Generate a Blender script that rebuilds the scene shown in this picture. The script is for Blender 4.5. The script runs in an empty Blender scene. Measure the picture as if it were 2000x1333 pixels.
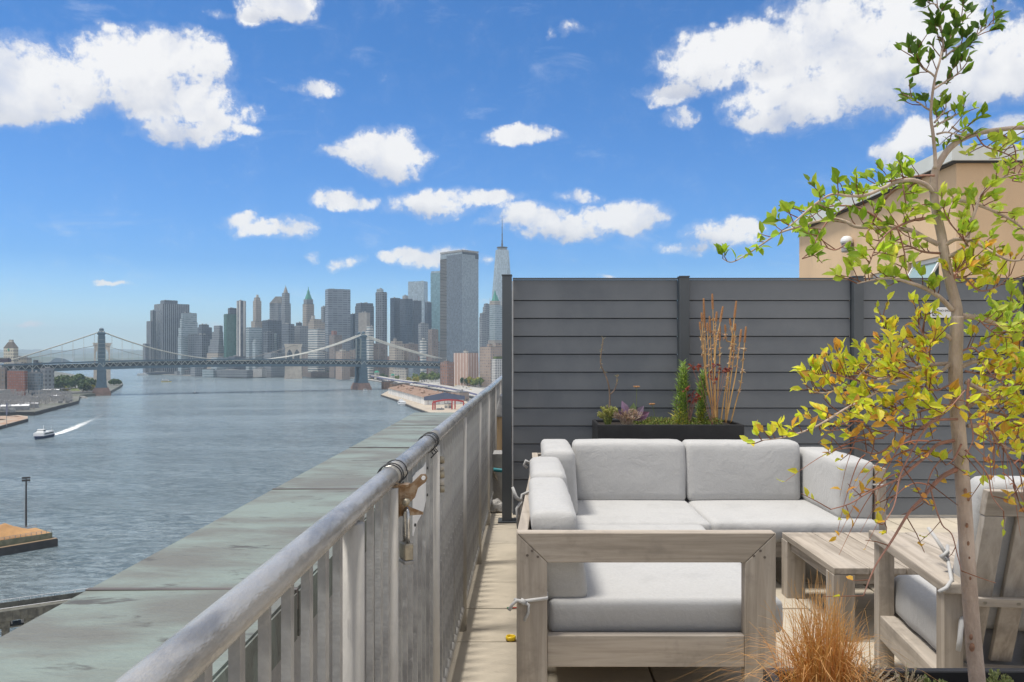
import bpy, math, random
from math import sin, cos, pi, sqrt, atan, atan2, radians, floor
from mathutils import Vector, Matrix, noise as mnoise
random.seed(11)
sc = bpy.context.scene
COL = sc.collection
# ---------------------------------------------------------------- camera, sky, sun, exposure
F, CX, CY, H = 1560.0, 1020.0, 692.0, 1.25      # focal length and principal point of the 2000 px photograph, eye height
cam = bpy.data.cameras.new('camera'); camo = bpy.data.objects.new('camera', cam); COL.objects.link(camo)
cam.sensor_width = 36.0; cam.lens = 36.0*F/2000.0
cam.shift_x = -(CX-1000.0)/2000.0; cam.shift_y = (CY-666.5)/2000.0
cam.clip_start = 0.05; cam.clip_end = 60000
camo.location = (0, 0, H); camo.rotation_euler = (pi/2, 0, 0)
sc.camera = camo
sc.view_settings.view_transform = 'Standard'; sc.view_settings.look = 'None'
sc.view_settings.exposure = 0.35; sc.view_settings.gamma = 1.0
sc.cycles.use_denoising = True
sc.cycles.max_bounces = 6; sc.cycles.transparent_max_bounces = 8; sc.cycles.volume_bounces = 0
sc.cycles.diffuse_bounces = 3; sc.cycles.glossy_bounces = 3
SUN = Vector((-0.31, -0.06, 0.95)).normalized()
sl = bpy.data.lights.new('sun', 'SUN'); so = bpy.data.objects.new('sun', sl); COL.objects.link(so)
sl.energy = 3.4; sl.angle = radians(12.0); sl.color = (1.0, 0.955, 0.88)
so.rotation_euler = SUN.to_track_quat('Z', 'Y').to_euler()

class NT:
    """small helper to write node trees in a line each"""
    def __init__(s, tree): s.t = tree
    def n(s, typ, ins=None, **kw):
        nd = s.t.nodes.new(typ)
        for k, v in kw.items(): setattr(nd, k, v)
        for k, v in (ins or {}).items():
            if isinstance(v, bpy.types.NodeSocket): s.t.links.new(v, nd.inputs[k])
            else: nd.inputs[k].default_value = v
        return nd
    def m(s, op, a, b=0.0, c=0.0, clamp=False):
        return s.n('ShaderNodeMath', {0: a, 1: b, 2: c}, operation=op, use_clamp=clamp).outputs[0]
    def v(s, op, a, b=(0, 0, 0)):
        nd = s.n('ShaderNodeVectorMath', {0: a, 1: b}, operation=op)
        return nd.outputs['Value'] if op in ('DOT_PRODUCT', 'LENGTH') else nd.outputs[0]
    def mix(s, f, a, b, mode='MIX'):
        nd = s.n('ShaderNodeMix', {0: f, 6: a, 7: b}, data_type='RGBA', blend_type=mode)
        return nd.outputs[2]
    def ramp(s, x, lo, hi, a=0.0, b=1.0, smooth=True):
        return s.n('ShaderNodeMapRange', {0: x, 1: lo, 2: hi, 3: a, 4: b}, interpolation_type='SMOOTHSTEP' if smooth else 'LINEAR').outputs[0]
    def noise(s, vec, scale, detail=4, rough=0.55, dist=0.0, out=0):
        return s.n('ShaderNodeTexNoise', {'Vector': vec, 'Scale': scale, 'Detail': detail, 'Roughness': rough, 'Distortion': dist}).outputs[out]

def rgba(c): return (c[0], c[1], c[2], 1.0)

def make_world():
    w = bpy.data.worlds.new('World'); sc.world = w; w.use_nodes = True
    t = NT(w.node_tree); w.node_tree.nodes.clear()
    sky = t.n('ShaderNodeTexSky', sky_type='NISHITA', sun_disc=False)
    sky.sun_elevation = math.asin(SUN.z); sky.sun_rotation = atan2(SUN.x, SUN.y) % (2*pi)
    sky.altitude = 60; sky.air_density = 1.0; sky.dust_density = 0.35; sky.ozone_density = 2.2
    d = t.n('ShaderNodeTexCoord').outputs['Generated']
    x = t.n('ShaderNodeSeparateXYZ', {0: d})
    az = t.m('ARCTAN2', x.outputs[0], x.outputs[1]); el = t.m('ARCSINE', x.outputs[2])
    p = t.n('ShaderNodeCombineXYZ', {0: az, 1: el}).outputs[0]
    # domain warp so that cloud outlines are ragged
    wv = t.noise(p, 14.0, 5, 0.6, 0.0, 1)
    pw = t.v('ADD', p, t.v('MULTIPLY', t.v('SUBTRACT', wv, (0.5, 0.5, 0.5)), (0.075, 0.045, 0)))
    blobs = [(30,150,110,75),(0,195,140,40),(150,165,110,50),(250,140,140,58),(340,120,110,50),(410,115,50,40),(330,190,130,55),(405,222,70,38),
      (345,252,85,26),(300,266,50,14),(225,62,38,16),(492,215,28,18),(475,243,50,10),(545,10,75,28),(495,28,35,22),(430,25,30,10),(612,172,50,13),
      (740,298,80,36),(780,298,62,40),(665,300,45,14),(765,325,62,24),(672,390,65,15),(463,426,45,17),(530,445,72,20),(578,440,36,18),
      (845,395,82,27),(950,383,65,20),(840,418,50,14),(1035,425,75,30),(1110,445,105,26),(1215,425,85,30),(1130,380,45,16),(945,437,22,10),
      (685,513,38,12),(605,500,18,12),(830,507,68,21),(870,500,60,18),(945,508,16,9),(1010,270,70,15),(1075,68,14,10),(1125,68,32,11),
      (1390,120,100,50),(1320,178,65,20),(1470,85,80,45),(1520,120,100,55),(1660,60,160,90),(1790,50,150,80),(1700,150,190,70),(1560,205,130,50),
      (1500,238,75,20),(1850,140,140,58),(1960,120,110,75),(1890,185,90,28),(1320,222,42,16),(1800,272,70,34),(1750,300,55,25),(1960,250,60,20),
      (1410,465,80,24),(1345,488,60,13),(1455,445,42,20),(230,563,42,6),(70,630,45,6),(1380,52,14,8),(960,595,30,6),(415,632,30,8),(1180,543,30,5)]
    M = None; W = None; S = None
    for (bx, by, rx, ry) in blobs:
        X = (bx-CX)/F; Z = (CY-by)/F
        a = atan(X); e = atan(Z/sqrt(1+X*X)); ra = rx/F/(1+X*X)*1.36; re = ry/F/sqrt(1+X*X)*1.40
        q = t.v('MULTIPLY', t.v('SUBTRACT', pw, (a, e, 0)), (1/ra, 1/re, 0))
        m = t.m('SUBTRACT', 1.0, t.v('DOT_PRODUCT', q, q), clamp=True)
        if ry <= 18 and rx <= 62: m = t.m('MULTIPLY', m, 0.72 if rx > 34 else 0.55)
        ly = t.n('ShaderNodeSeparateXYZ', {0: q}).outputs[1] if ry >= 24 else None
        if M is None: M, W, S = m, t.m('MULTIPLY', m, ly), m
        else:
            M = t.m('SMOOTH_MAX', M, m, 0.12)
            if ry >= 24: W = t.m('MULTIPLY_ADD', m, ly, W); S = t.m('ADD', S, m)
    n1 = t.noise(p, 26.0, 9, 0.60, 0.3)
    n2 = t.noise(t.v('ADD', p, (3.1, 1.7, 0)), 95.0, 7, 0.66, 0.2)
    n3 = t.noise(t.v('ADD', p, (0.0, 0.010, 0)), 13.0, 5, 0.55, 0.2)
    # noise only eats the rim of each cloud; the middle stays solid
    er = t.m('ADD', t.m('MULTIPLY', t.m('SUBTRACT', n1, 0.5), 2.5), t.m('MULTIPLY', t.m('SUBTRACT', n2, 0.5), 1.25))
    f = t.m('ADD', t.m('MULTIPLY_ADD', M, 1.42, -0.27), er)
    gate = t.ramp(M, 0.0, 0.30)
    veil = t.m('MULTIPLY', t.ramp(t.m('ADD', M, t.m('MULTIPLY', er, 0.55)), 0.0, 0.80), 0.30)
    alpha = t.m('MULTIPLY', t.m('MAXIMUM', t.m('MULTIPLY', t.ramp(f, 0.16, 0.88), t.ramp(n3, 0.30, 0.50, 0.80, 1.0)), veil), gate)
    lv = t.m('DIVIDE', W, t.m('ADD', S, 0.05))
    shade = t.m('ADD', t.ramp(lv, -0.95, 0.30, 0.1, 1.0), t.m('ADD', t.m('MULTIPLY', t.m('SUBTRACT', n3, 0.5), 2.2), t.m('MULTIPLY', t.m('SUBTRACT', n1, 0.5), 0.7)), clamp=True)
    cc = t.mix(shade, (4.7, 4.9, 5.6, 1), (7.5, 7.45, 7.5, 1))
    # thin wisps all over the sky
    wz = t.noise(t.v('MULTIPLY', p, (1.0, 2.6, 1.0)), 9.0, 8, 0.62, 0.6)
    wisp = t.m('MULTIPLY', t.ramp(wz, 0.56, 0.82), 0.30)
    hs = t.n('ShaderNodeHueSaturation', {'Color': sky.outputs[0], 'Hue': 0.5, 'Saturation': 1.06, 'Value': 1.12}).outputs[0]
    g1 = t.mix(t.ramp(el, 0.0, 0.11, smooth=False), (0.92, 1.16, 1.38, 1), (0.33, 0.66, 1.09, 1))
    hs = t.mix(1.0, hs, t.mix(t.ramp(el, 0.09, 0.36, smooth=False), g1, (0.22, 0.60, 0.97, 1)), 'MULTIPLY')
    base = t.mix(wisp, hs, (6.5, 6.8, 7.4, 1))
    colr = t.mix(alpha, base, cc)
    # unseen broken bright cloud, added over the rest of the sky as neutral fill
    far = t.m('MAXIMUM', t.ramp(t.m('ABSOLUTE', az), 0.75, 1.05), t.ramp(el, 0.52, 0.75))
    nb = t.noise(t.v('MULTIPLY', d, (1, 1, 1.6)), 2.4, 6, 0.6, 0.4)
    colr = t.mix(t.m('MULTIPLY', far, t.ramp(nb, 0.36, 0.56)), colr, (8.2, 8.0, 7.8, 1))
    bg = t.n('ShaderNodeBackground', {'Color': colr, 'Strength': 0.10})
    t.n('ShaderNodeOutputWorld', {'Surface': bg.outputs[0]})
make_world()

# ---------------------------------------------------------------- helpers
def P(px, py, Y): return Vector(((px-CX)/F*Y, Y, H-(py-CY)/F*Y))
def G(px, py, z): return P(px, py, F*(H-z)/(py-CY))
ZW, ZL = -64.75, -62.6          # river and quay level below the roof

def tag(o, label=None, cat=None, group=None, kind=None):
    if label: o['label'] = label
    if cat: o['category'] = cat
    if group: o['group'] = group
    if kind: o['kind'] = kind
    return o
def empty(name, loc=(0, 0, 0), rz=0.0, label=None, cat=None, group=None):
    o = bpy.data.objects.new(name, None); COL.objects.link(o)
    o.location = loc; o.rotation_euler = (0, 0, rz); o.empty_display_size = 0.1
    return tag(o, label, cat, group)
def copy_tree(o, parent=None):
    c = o.copy(); COL.objects.link(c)
    if parent is not None: c.parent = parent
    for ch in list(o.children): copy_tree(ch, c)
    return c

class MB:
    def __init__(s): s.V = []; s.Fc = []; s.UV = []; s.C = []; s.uv = False; s.col = False
    def face(s, idx, uv=None, col=None):
        s.Fc.append(tuple(idx)); s.UV.append(uv); s.C.append(col)
        if uv: s.uv = True
        if col is not None: s.col = True
    def quad(s, a, b, c, d, uv=None, col=None):
        i = len(s.V); s.V += [Vector(a), Vector(b), Vector(c), Vector(d)]; s.face((i, i+1, i+2, i+3), uv, col); return s
    def tri(s, a, b, c, col=None):
        i = len(s.V); s.V += [Vector(a), Vector(b), Vector(c)]; s.face((i, i+1, i+2), None, col)
    def hexa(s, b, t, uv=False):
        """b, t: four lower and four upper corners, counter-clockwise seen from above"""
        i = len(s.V); s.V += [Vector(p) for p in b] + [Vector(p) for p in t]
        u = 0.0
        for k in range(4):
            l = (k+1) % 4
            if uv:
                L = (Vector(b[l])-Vector(b[k])).length; z0, z1 = b[k][2], t[k][2]
                s.face((i+k, i+l, i+4+l, i+4+k), ((u, z0), (u+L, z0), (u+L, z1), (u, z1))); u += L
            else: s.face((i+k, i+l, i+4+l, i+4+k))
        s.face((i+3, i+2, i+1, i), ((0, 0),)*4 if uv else None); s.face((i+4, i+5, i+6, i+7), ((0, 0),)*4 if uv else None)
        return s
    def box(s, x0, x1, y0, y1, z0, z1, M=None, uv=False):
        b = [Vector((x0, y0, z0)), Vector((x1, y0, z0)), Vector((x1, y1, z0)), Vector((x0, y1, z0))]
        t = [Vector((x0, y0, z1)), Vector((x1, y0, z1)), Vector((x1, y1, z1)), Vector((x0, y1, z1))]
        if M is not None: b = [M @ p for p in b]; t = [M @ p for p in t]
        return s.hexa(b, t, uv)
    def bar(s, a, b, w, h=None, up=(0, 0, 1)):
        a, b = Vector(a), Vector(b); h = h or w; d = (b-a).normalized(); u = Vector(up)
        if abs(d.dot(u)) > 0.97: u = Vector((0, 1, 0))
        x = d.cross(u).normalized()*w/2; y = x.cross(d).normalized()*h/2
        return s.hexa([a-x-y, a+x-y, b+x-y, b-x-y], [a-x+y, a+x+y, b+x+y, b-x+y])
    def tube(s, pts, rad, n=8, cap=True, col=None):
        k0 = len(s.Fc)
        pts = [Vector(p) for p in pts]; m = len(pts)
        if not hasattr(rad, '__len__'): rad = [rad]*m
        d0 = (pts[1]-pts[0]).normalized(); u = Vector((0, 0, 1)) if abs(d0.z) < 0.9 else Vector((1, 0, 0))
        x = d0.cross(u).normalized(); base = len(s.V)
        for k in range(m):
            d = (pts[min(k+1, m-1)]-pts[max(k-1, 0)]).normalized()
            x = (x-d*x.dot(d)); x = x.normalized() if x.length > 1e-6 else d.orthogonal().normalized(); y = d.cross(x)
            for j in range(n):
                a = 2*pi*j/n; s.V.append(pts[k]+(x*cos(a)+y*sin(a))*rad[k])
        for k in range(m-1):
            for j in range(n):
                l = (j+1) % n; s.face((base+k*n+j, base+k*n+l, base+(k+1)*n+l, base+(k+1)*n+j))
        if cap:
            s.face(tuple(base+j for j in reversed(range(n)))); s.face(tuple(base+(m-1)*n+j for j in range(n)))
        if col is not None:
            s.col = True
            for k in range(k0, len(s.Fc)): s.C[k] = col
        return s
    def lathe(s, prof, n=16, c=(0, 0, 0)):
        c = Vector(c); base = len(s.V); m = len(prof)
        for r, z in prof:
            for j in range(n): s.V.append(c+Vector((r*cos(2*pi*j/n), r*sin(2*pi*j/n), z)))
        for k in range(m-1):
            for j in range(n):
                l = (j+1) % n; s.face((base+k*n+j, base+k*n+l, base+(k+1)*n+l, base+(k+1)*n+j))
        s.face(tuple(base+j for j in reversed(range(n)))); s.face(tuple(base+(m-1)*n+j for j in range(n)))
        return s
    def prism(s, poly, z0, z1):
        """poly counter-clockwise outline"""
        n = len(poly); i = len(s.V)
        s.V += [Vector((p[0], p[1], z0)) for p in poly] + [Vector((p[0], p[1], z1)) for p in poly]
        for k in range(n): l = (k+1) % n; s.face((i+k, i+l, i+n+l, i+n+k))
        s.face(tuple(i+k for k in reversed(range(n)))); s.face(tuple(i+n+k for k in range(n)))
        return s
    def build(s, name, mat, parent=None, smooth=False, bevel=0.0, seg=2):
        me = bpy.data.meshes.new(name); me.from_pydata([tuple(v) for v in s.V], [], s.Fc)
        if s.uv:
            l = me.uv_layers.new(name='UVMap'); k = 0
            for f, uv in zip(s.Fc, s.UV):
                for j in range(len(f)): l.data[k].uv = uv[j] if uv else (0, 0); k += 1
        if s.col:
            l = me.color_attributes.new('tint', 'FLOAT_COLOR', 'CORNER'); k = 0
            for f, c in zip(s.Fc, s.C):
                for j in range(len(f)): l.data[k].color = rgba(c if c is not None else (1, 1, 1)); k += 1
        me.materials.append(mat)
        if smooth:
            for f in me.polygons: f.use_smooth = True
        me.update()
        o = bpy.data.objects.new(name, me); COL.objects.link(o)
        if parent is not None: o.parent = parent
        if bevel:
            b = o.modifiers.new('edge', 'BEVEL'); b.width = bevel; b.segments = seg; b.limit_method = 'ANGLE'; b.angle_limit = radians(40)
            b.harden_normals = False
        return o

# ---------------------------------------------------------------- materials
def new_mat(name):
    m = bpy.data.materials.new(name); m.use_nodes = True; m.node_tree.nodes.clear()
    return m, NT(m.node_tree)
def out(t, sh): t.n('ShaderNodeOutputMaterial', {'Surface': sh})
def mat(name, c1, c2=None, scale=4.0, rough=0.6, bump=0.0, bscale=None, metal=0.0, stretch=(1, 1, 1), detail=5, spec=0.5, lo=0.35, hi=0.65, c3=None, s3=1.0, t3=(0.6, 0.75), r2=None):
    m, t = new_mat(name); c2 = c2 or tuple(v*0.8 for v in c1)
    co = t.n('ShaderNodeTexCoord').outputs['Object']; v = t.v('MULTIPLY', co, stretch)
    n = t.noise(v, scale, detail, 0.6, 0.2); f = t.ramp(n, lo, hi)
    c = t.mix(f, rgba(c1), rgba(c2))
    if c3:
        f3 = t.ramp(t.noise(t.v('ADD', v, (7.3, 2.1, 5.5)), s3, 6, 0.65, 0.4), t3[0], t3[1]); c = t.mix(f3, c, rgba(c3))
    ins = {'Base Color': c, 'Roughness': rough if r2 is None else t.ramp(f, 0, 1, rough, r2), 'Metallic': metal, 'Specular IOR Level': spec}
    if bump:
        nb = t.noise(v, bscale or scale*4, 5, 0.6)
        ins['Normal'] = t.n('ShaderNodeBump', {'Height': nb, 'Strength': bump, 'Distance': 0.02}).outputs[0]
    out(t, t.n('ShaderNodeBsdfPrincipled', ins).outputs[0]); return m
def wood(name, stretch):
    m, t = new_mat(name); co = t.n('ShaderNodeTexCoord').outputs['Object']; v = t.v('MULTIPLY', co, stretch)
    g = t.noise(v, 30.0, 6, 0.65, 0.5); b = t.noise(v, 5.0, 4, 0.6, 0.3); st = t.noise(co, 7.0, 6, 0.65)
    c = t.mix(t.ramp(g, 0.3, 0.7), rgba((0.425, 0.368, 0.305)), rgba((0.255, 0.217, 0.175)))
    c = t.mix(t.m('MULTIPLY', t.ramp(b, 0.42, 0.72), 0.6), c, rgba((0.50, 0.46, 0.415)))
    c = t.mix(t.m('MULTIPLY', t.ramp(st, 0.50, 0.72), 0.62), c, rgba((0.205, 0.18, 0.152)))
    bp = t.n('ShaderNodeBump', {'Height': g, 'Strength': 0.25, 'Distance': 0.004}).outputs[0]
    out(t, t.n('ShaderNodeBsdfPrincipled', {'Base Color': c, 'Roughness': 0.72, 'Normal': bp, 'Specular IOR Level': 0.3}).outputs[0]); return m
def fabric(name, col):
    m, t = new_mat(name); co = t.n('ShaderNodeTexCoord').outputs['Object']
    w1 = t.noise(t.v('MULTIPLY', co, (1, 1, 9)), 90, 3, 0.6); w2 = t.noise(t.v('MULTIPLY', co, (9, 9, 1)), 90, 3, 0.6)
    big = t.noise(co, 5.5, 4, 0.55, 0.8); wr = t.noise(t.v('MULTIPLY', co, (1.0, 2.6, 1.0)), 13, 4, 0.6, 1.2)
    c = t.mix(t.ramp(t.m('ADD', w1, w2), 0.8, 1.2), rgba(tuple(v*0.93 for v in col)), rgba(tuple(min(1, v*1.04) for v in col)))
    c = t.mix(t.m('MULTIPLY', t.ramp(big, 0.48, 0.75), 0.30), c, rgba(tuple(v*0.72 for v in col)))
    h = t.m('ADD', t.m('MULTIPLY', t.m('ADD', w1, w2), 0.05), t.m('ADD', t.m('MULTIPLY', wr, 0.34), t.m('MULTIPLY', big, 0.7)))
    bp = t.n('ShaderNodeBump', {'Height': h, 'Strength': 0.45, 'Distance': 0.018}).outputs[0]
    out(t, t.n('ShaderNodeBsdfPrincipled', {'Base Color': c, 'Roughness': 0.85, 'Normal': bp, 'Specular IOR Level': 0.25, 'Sheen Weight': 0.15}).outputs[0]); return m
def leafmat(name, trans=0.35, rough=0.5, sat=1.0):
    """leaf colour from the per-face tint, thin so light passes through"""
    m, t = new_mat(name); a = t.n('ShaderNodeAttribute', attribute_name='tint').outputs['Color']
    c = t.n('ShaderNodeHueSaturation', {'Color': a, 'Saturation': sat}).outputs[0]
    p = t.n('ShaderNodeBsdfPrincipled', {'Base Color': c, 'Roughness': rough, 'Specular IOR Level': 0.35}).outputs[0]
    tr = t.n('ShaderNodeBsdfTranslucent', {'Color': t.mix(1.0, c, (1.4, 1.35, 0.7, 1), 'MULTIPLY')}).outputs[0]
    out(t, t.n('ShaderNodeMixShader', {0: trans, 1: p, 2: tr}).outputs[0]); return m
def facade(name, wall, glass, bw=3.2, fh=3.6, fu=0.6, fv=0.55, rough=0.25, var=0.5, wn=0.12, metal=0.0, wrough=0.7):
    """wall with windows: uv in metres, one bay bw wide and fh high, window the first fu x fv of it"""
    m, t = new_mat(name); uv = t.n('ShaderNodeSeparateXYZ', {0: t.n('ShaderNodeUVMap').outputs[0]})
    a = t.m('DIVIDE', uv.outputs[0], bw); b = t.m('DIVIDE', uv.outputs[1], fh)
    mask = t.m('MULTIPLY', t.m('LESS_THAN', t.m('FRACT', a), fu), t.m('LESS_THAN', t.m('FRACT', b), fv))
    cell = t.n('ShaderNodeCombineXYZ', {0: t.m('FLOOR', a), 1: t.m('FLOOR', b)}).outputs[0]
    wn_ = t.n('ShaderNodeTexWhiteNoise', {'Vector': cell}, noise_dimensions='3D').outputs[0]
    co = t.n('ShaderNodeTexCoord').outputs['Object']
    big = t.noise(co, 0.02, 4, 0.6, 0.5)
    gc = t.mix(t.m('MULTIPLY', wn_, var), rgba(glass), rgba(tuple(min(1, v*2.6+0.05) for v in glass)))
    wc = t.mix(t.ramp(big, 0.3, 0.7), rgba(wall), rgba(tuple(v*(1-wn*2) for v in wall)))
    c = t.mix(mask, wc, gc)
    r = t.ramp(mask, 0, 1, wrough, rough, False)
    out(t, t.n('ShaderNodeBsdfPrincipled', {'Base Color': c, 'Roughness': r, 'Metallic': metal, 'Specular IOR Level': 0.5}).outputs[0]); return m

WX, WY, WZ = wood('weathered_teak_across', (0.06, 1, 1)), wood('weathered_teak_along', (1, 0.06, 1)), wood('weathered_teak_upright', (1, 1, 0.06))
FAB = fabric('grey_outdoor_fabric', (0.425, 0.420, 0.410))
GALV = mat('galvanised_steel', (0.37, 0.362, 0.345), (0.22, 0.215, 0.21), 9, 0.45, 0.12, 60, 0.2, (1, 1, 1), 6, 0.5, 0.35, 0.68, (0.55, 0.54, 0.52), 14, (0.58, 0.78))
PIPE = mat('galvanised_pipe', (0.385, 0.37, 0.34), (0.20, 0.195, 0.185), 11, 0.27, 0.2, 45, 0.3, (1, 0.35, 1), 6, 0.5, 0.4, 0.65, (0.55, 0.54, 0.51), 22, (0.60, 0.78))
POSTM = mat('chalky_painted_post', (0.47, 0.445, 0.405), (0.31, 0.295, 0.27), 6, 0.6, 0.15, 50, 0.15, (1, 1, 0.3), 6, 0.4, 0.4, 0.7, (0.25, 0.235, 0.22), 9, (0.62, 0.8))
COPPER = mat('weathered_copper', (0.188, 0.226, 0.202), (0.134, 0.136, 0.120), 2.6, 0.6, 0.3, 25, 0.0, (0.8, 2.0, 1), 9, 0.4, 0.36, 0.62, (0.075, 0.074, 0.066), 9, (0.56, 0.70))
SEAM = mat('dark_joint_sealant', (0.11, 0.095, 0.085))
CONC = mat('grey_roof_concrete', (0.42, 0.40, 0.37), (0.30, 0.285, 0.265), 6, 0.9, 0.3, 60)
STUCCO_DK = mat('grey_stucco', (0.36, 0.35, 0.33), (0.28, 0.27, 0.26), 5, 0.9, 0.3, 80)
FENCE = mat('charcoal_composite', (0.142, 0.153, 0.166), (0.112, 0.124, 0.139), 2.2, 0.40, 0.05, 90, 0, (0.7, 1, 0.5), 8, 0.5, 0.35, 0.65, (0.175, 0.18, 0.185), 1.6, (0.58, 0.8), 0.55)
FENCEP = mat('charcoal_post', (0.070, 0.080, 0.090), (0.060, 0.069, 0.078), 3, 0.38)
BLACK = mat('black_fibre_planter', (0.020, 0.020, 0.022), (0.014, 0.014, 0.015), 12, 0.5, 0.08, 150)
SOIL = mat('dark_soil', (0.035, 0.026, 0.02), (0.02, 0.015, 0.012), 40, 0.95, 0.8, 90)
TAN = mat('tan_stucco', (0.68, 0.49, 0.31), (0.60, 0.43, 0.275), 0.8, 0.9, 0.25, 120, 0, (1, 1, 0.35), 8, 0.3, 0.35, 0.65, (0.46, 0.36, 0.26), 1.3, (0.58, 0.8))
FASCIA = mat('off_white_fascia', (0.62, 0.64, 0.61), (0.54, 0.56, 0.53), 2, 0.6)
WHITE = mat('white_painted_metal', (0.74, 0.74, 0.73), (0.66, 0.66, 0.66), 8, 0.5)
RUST = mat('rusty_brass_latch', (0.20, 0.115, 0.055), (0.33, 0.25, 0.17), 60, 0.5, 0.3, 200, 0.5)
BRASS = mat('dull_brass', (0.36, 0.32, 0.24), (0.26, 0.235, 0.19), 60, 0.45, 0.1, 200, 0.6)
STEEL = mat('bright_steel', (0.55, 0.55, 0.55), (0.4, 0.4, 0.4), 50, 0.25, 0, None, 0.9)
WIRE = mat('black_wire', (0.03, 0.032, 0.035))
BARK = mat('smooth_pinkish_bark', (0.52, 0.415, 0.335), (0.37, 0.285, 0.225), 26, 0.75, 0.4, 120, 0, (1, 1, 0.35), 6, 0.3, 0.35, 0.65, (0.58, 0.49, 0.40), 20, (0.58, 0.78))
TWIG = mat('red_brown_twig', (0.34, 0.16, 0.11), (0.24, 0.13, 0.095), 40, 0.65)
LEAF = leafmat('serviceberry_leaf', 0.54, 0.5)
PLEAF = leafmat('planter_leaf', 0.3, 0.55)
GLASSW = mat('pale_window_glass', (0.32, 0.42, 0.40), (0.26, 0.36, 0.35), 2, 0.12)
# ---------------------------------------------------------------- terrace: building, deck, parapet
VPX = 0.0077                                    # the railing runs very slightly to the right of straight ahead
b = empty('terrace_building', (0, 0, -62), 0, 'tan apartment building whose flat roof carries the terrace', 'building')
MB().box(-0.52, 14, -6, 6.98, 0, 61.86).build('wall', TAN, b)
MB().box(-0.49, 9.0, 6.985, 10.4, 0, 61.86).build('lower_wing', TAN, b)
o = MB().box(-0.485, 9.0, -3, 10.3, -0.135, -0.055).build('roof_membrane', CONC); tag(o, kind='structure')
mb = MB(); pv = 0.45
rr = random.Random(4)
for i in range(-1, 19):
    for j in range(-14, 16):
        x0 = -0.394+pv*i; y0 = 3.476+pv*j
        if x0 < -0.42: continue
        if y0 > 9.8: continue
        dz = rr.uniform(-0.0015, 0.0015)
        mb.box(x0+0.005, x0+pv-0.005, y0+0.0045, y0+pv-0.0045, -0.054, dz)
def paver_mat():
    m, t = new_mat('sandstone_pavers'); co = t.n('ShaderNodeTexCoord').outputs['Object']
    ce = t.v('FLOOR', t.v('MULTIPLY', t.v('ADD', co, (0.394, -3.476, 0)), (1/pv, 1/pv, 0)))
    w = t.n('ShaderNodeTexWhiteNoise', {'Vector': ce}, noise_dimensions='3D').outputs[0]
    n = t.noise(co, 3.5, 6, 0.65, 0.4); g = t.noise(co, 140, 3, 0.6); s = t.noise(t.v('MULTIPLY', co, (1, 2.2, 1)), 6, 6, 0.7, 0.6)
    c = t.mix(t.ramp(n, 0.3, 0.7), rgba((0.56, 0.49, 0.385)), rgba((0.45, 0.395, 0.31)))
    c = t.mix(t.m('MULTIPLY', w, 0.35), c, rgba((0.40, 0.36, 0.30)))
    c = t.mix(t.m('MULTIPLY', t.ramp(s, 0.55, 0.75), 0.4), c, rgba((0.28, 0.235, 0.175)))
    c = t.mix(t.m('MULTIPLY', g, 0.25), c, rgba((0.30, 0.27, 0.22)))
    bp = t.n('ShaderNodeBump', {'Height': g, 'Strength': 0.25, 'Distance': 0.003}).outputs[0]
    out(t, t.n('ShaderNodeBsdfPrincipled', {'Base Color': c, 'Roughness': 0.85, 'Normal': bp}).outputs[0]); return m
o = mb.build('deck', paver_mat(), None, bevel=0.003, seg=1); tag(o, kind='structure')

p = empty('parapet', (0, 0, 0), 0, 'low roof parapet capped with green weathered copper beyond the railing', 'parapet')
MB().box(-0.90, -0.53, -3, 6.90, -3.0, 0.70).build('wall', STUCCO_DK, p)
MB().box(-0.53, 0.6, 6.62, 6.90, -0.05, 0.42).build('return_wall', STUCCO_DK, p)
joints = [-1.2, 0.42, 1.72, 3.0, 4.33, 5.70, 6.96]
for a, c in zip(joints[:-1], joints[1:]):
    m_ = MB()
    n = 10
    for k in range(n):                          # slightly uneven sheet metal, fall towards the roof
        y0, y1 = a+0.008+(c-a-0.016)*k/n, a+0.008+(c-a-0.016)*(k+1)/n
        f = lambda y: 0.003*sin(y*5.1)+0.002*sin(y*11+1)
        za, zb = f(y0), f(y1)
        m_.hexa([(-0.935, y0, 0.698), (-0.487, y0, 0.698), (-0.487, y1, 0.698), (-0.935, y1, 0.698)],
                [(-0.935, y0, 0.742), (-0.487, y0, 0.742+za), (-0.487, y1, 0.742+zb), (-0.935, y1, 0.742)])
    m_.box(-0.940, -0.9351, a+0.008, c-0.008, 0.62, 0.740); m_.box(-0.4869, -0.482, a+0.008, c-0.008, 0.64, 0.738)
    m_.build('cap_sheet', COPPER, p)
for y in joints[1:-1]:
    MB().box(-0.937, -0.484, y-0.0078, y+0.0078, 0.700, 0.745).build('joint', SEAM, p)

# ---------------------------------------------------------------- railing and gate
RX0, RZ, RR = -0.303, 0.983, 0.0215
def rx(y): return RX0+VPX*y
g = empty('guard_railing', (0, 0, 0), 0, 'long galvanised steel railing with pipe top rail and close flat bars', 'railing')
def rail(a, b, r, z, name, m, par, n=20):
    k = max(2, int((b-a)/0.12)); return MB().tube([(rx(a+(b-a)*i/k), a+(b-a)*i/k, z) for i in range(k+1)], r, n).build(name, m, par, True)
rail(-0.7, 1.735, RR, RZ, 'top_rail', PIPE, g, 28); rail(2.50, 10.2, RR, RZ, 'top_rail', PIPE, g, 20)
rail(-0.7, 1.70, 0.017, 0.10, 'bottom_rail', GALV, g, 14); rail(2.54, 10.2, 0.017, 0.10, 'bottom_rail', GALV, g, 14)
posts = [0.22, 1.36, 1.715, 2.52, 3.62, 4.76, 5.85, 7.0, 8.15, 9.3]
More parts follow.
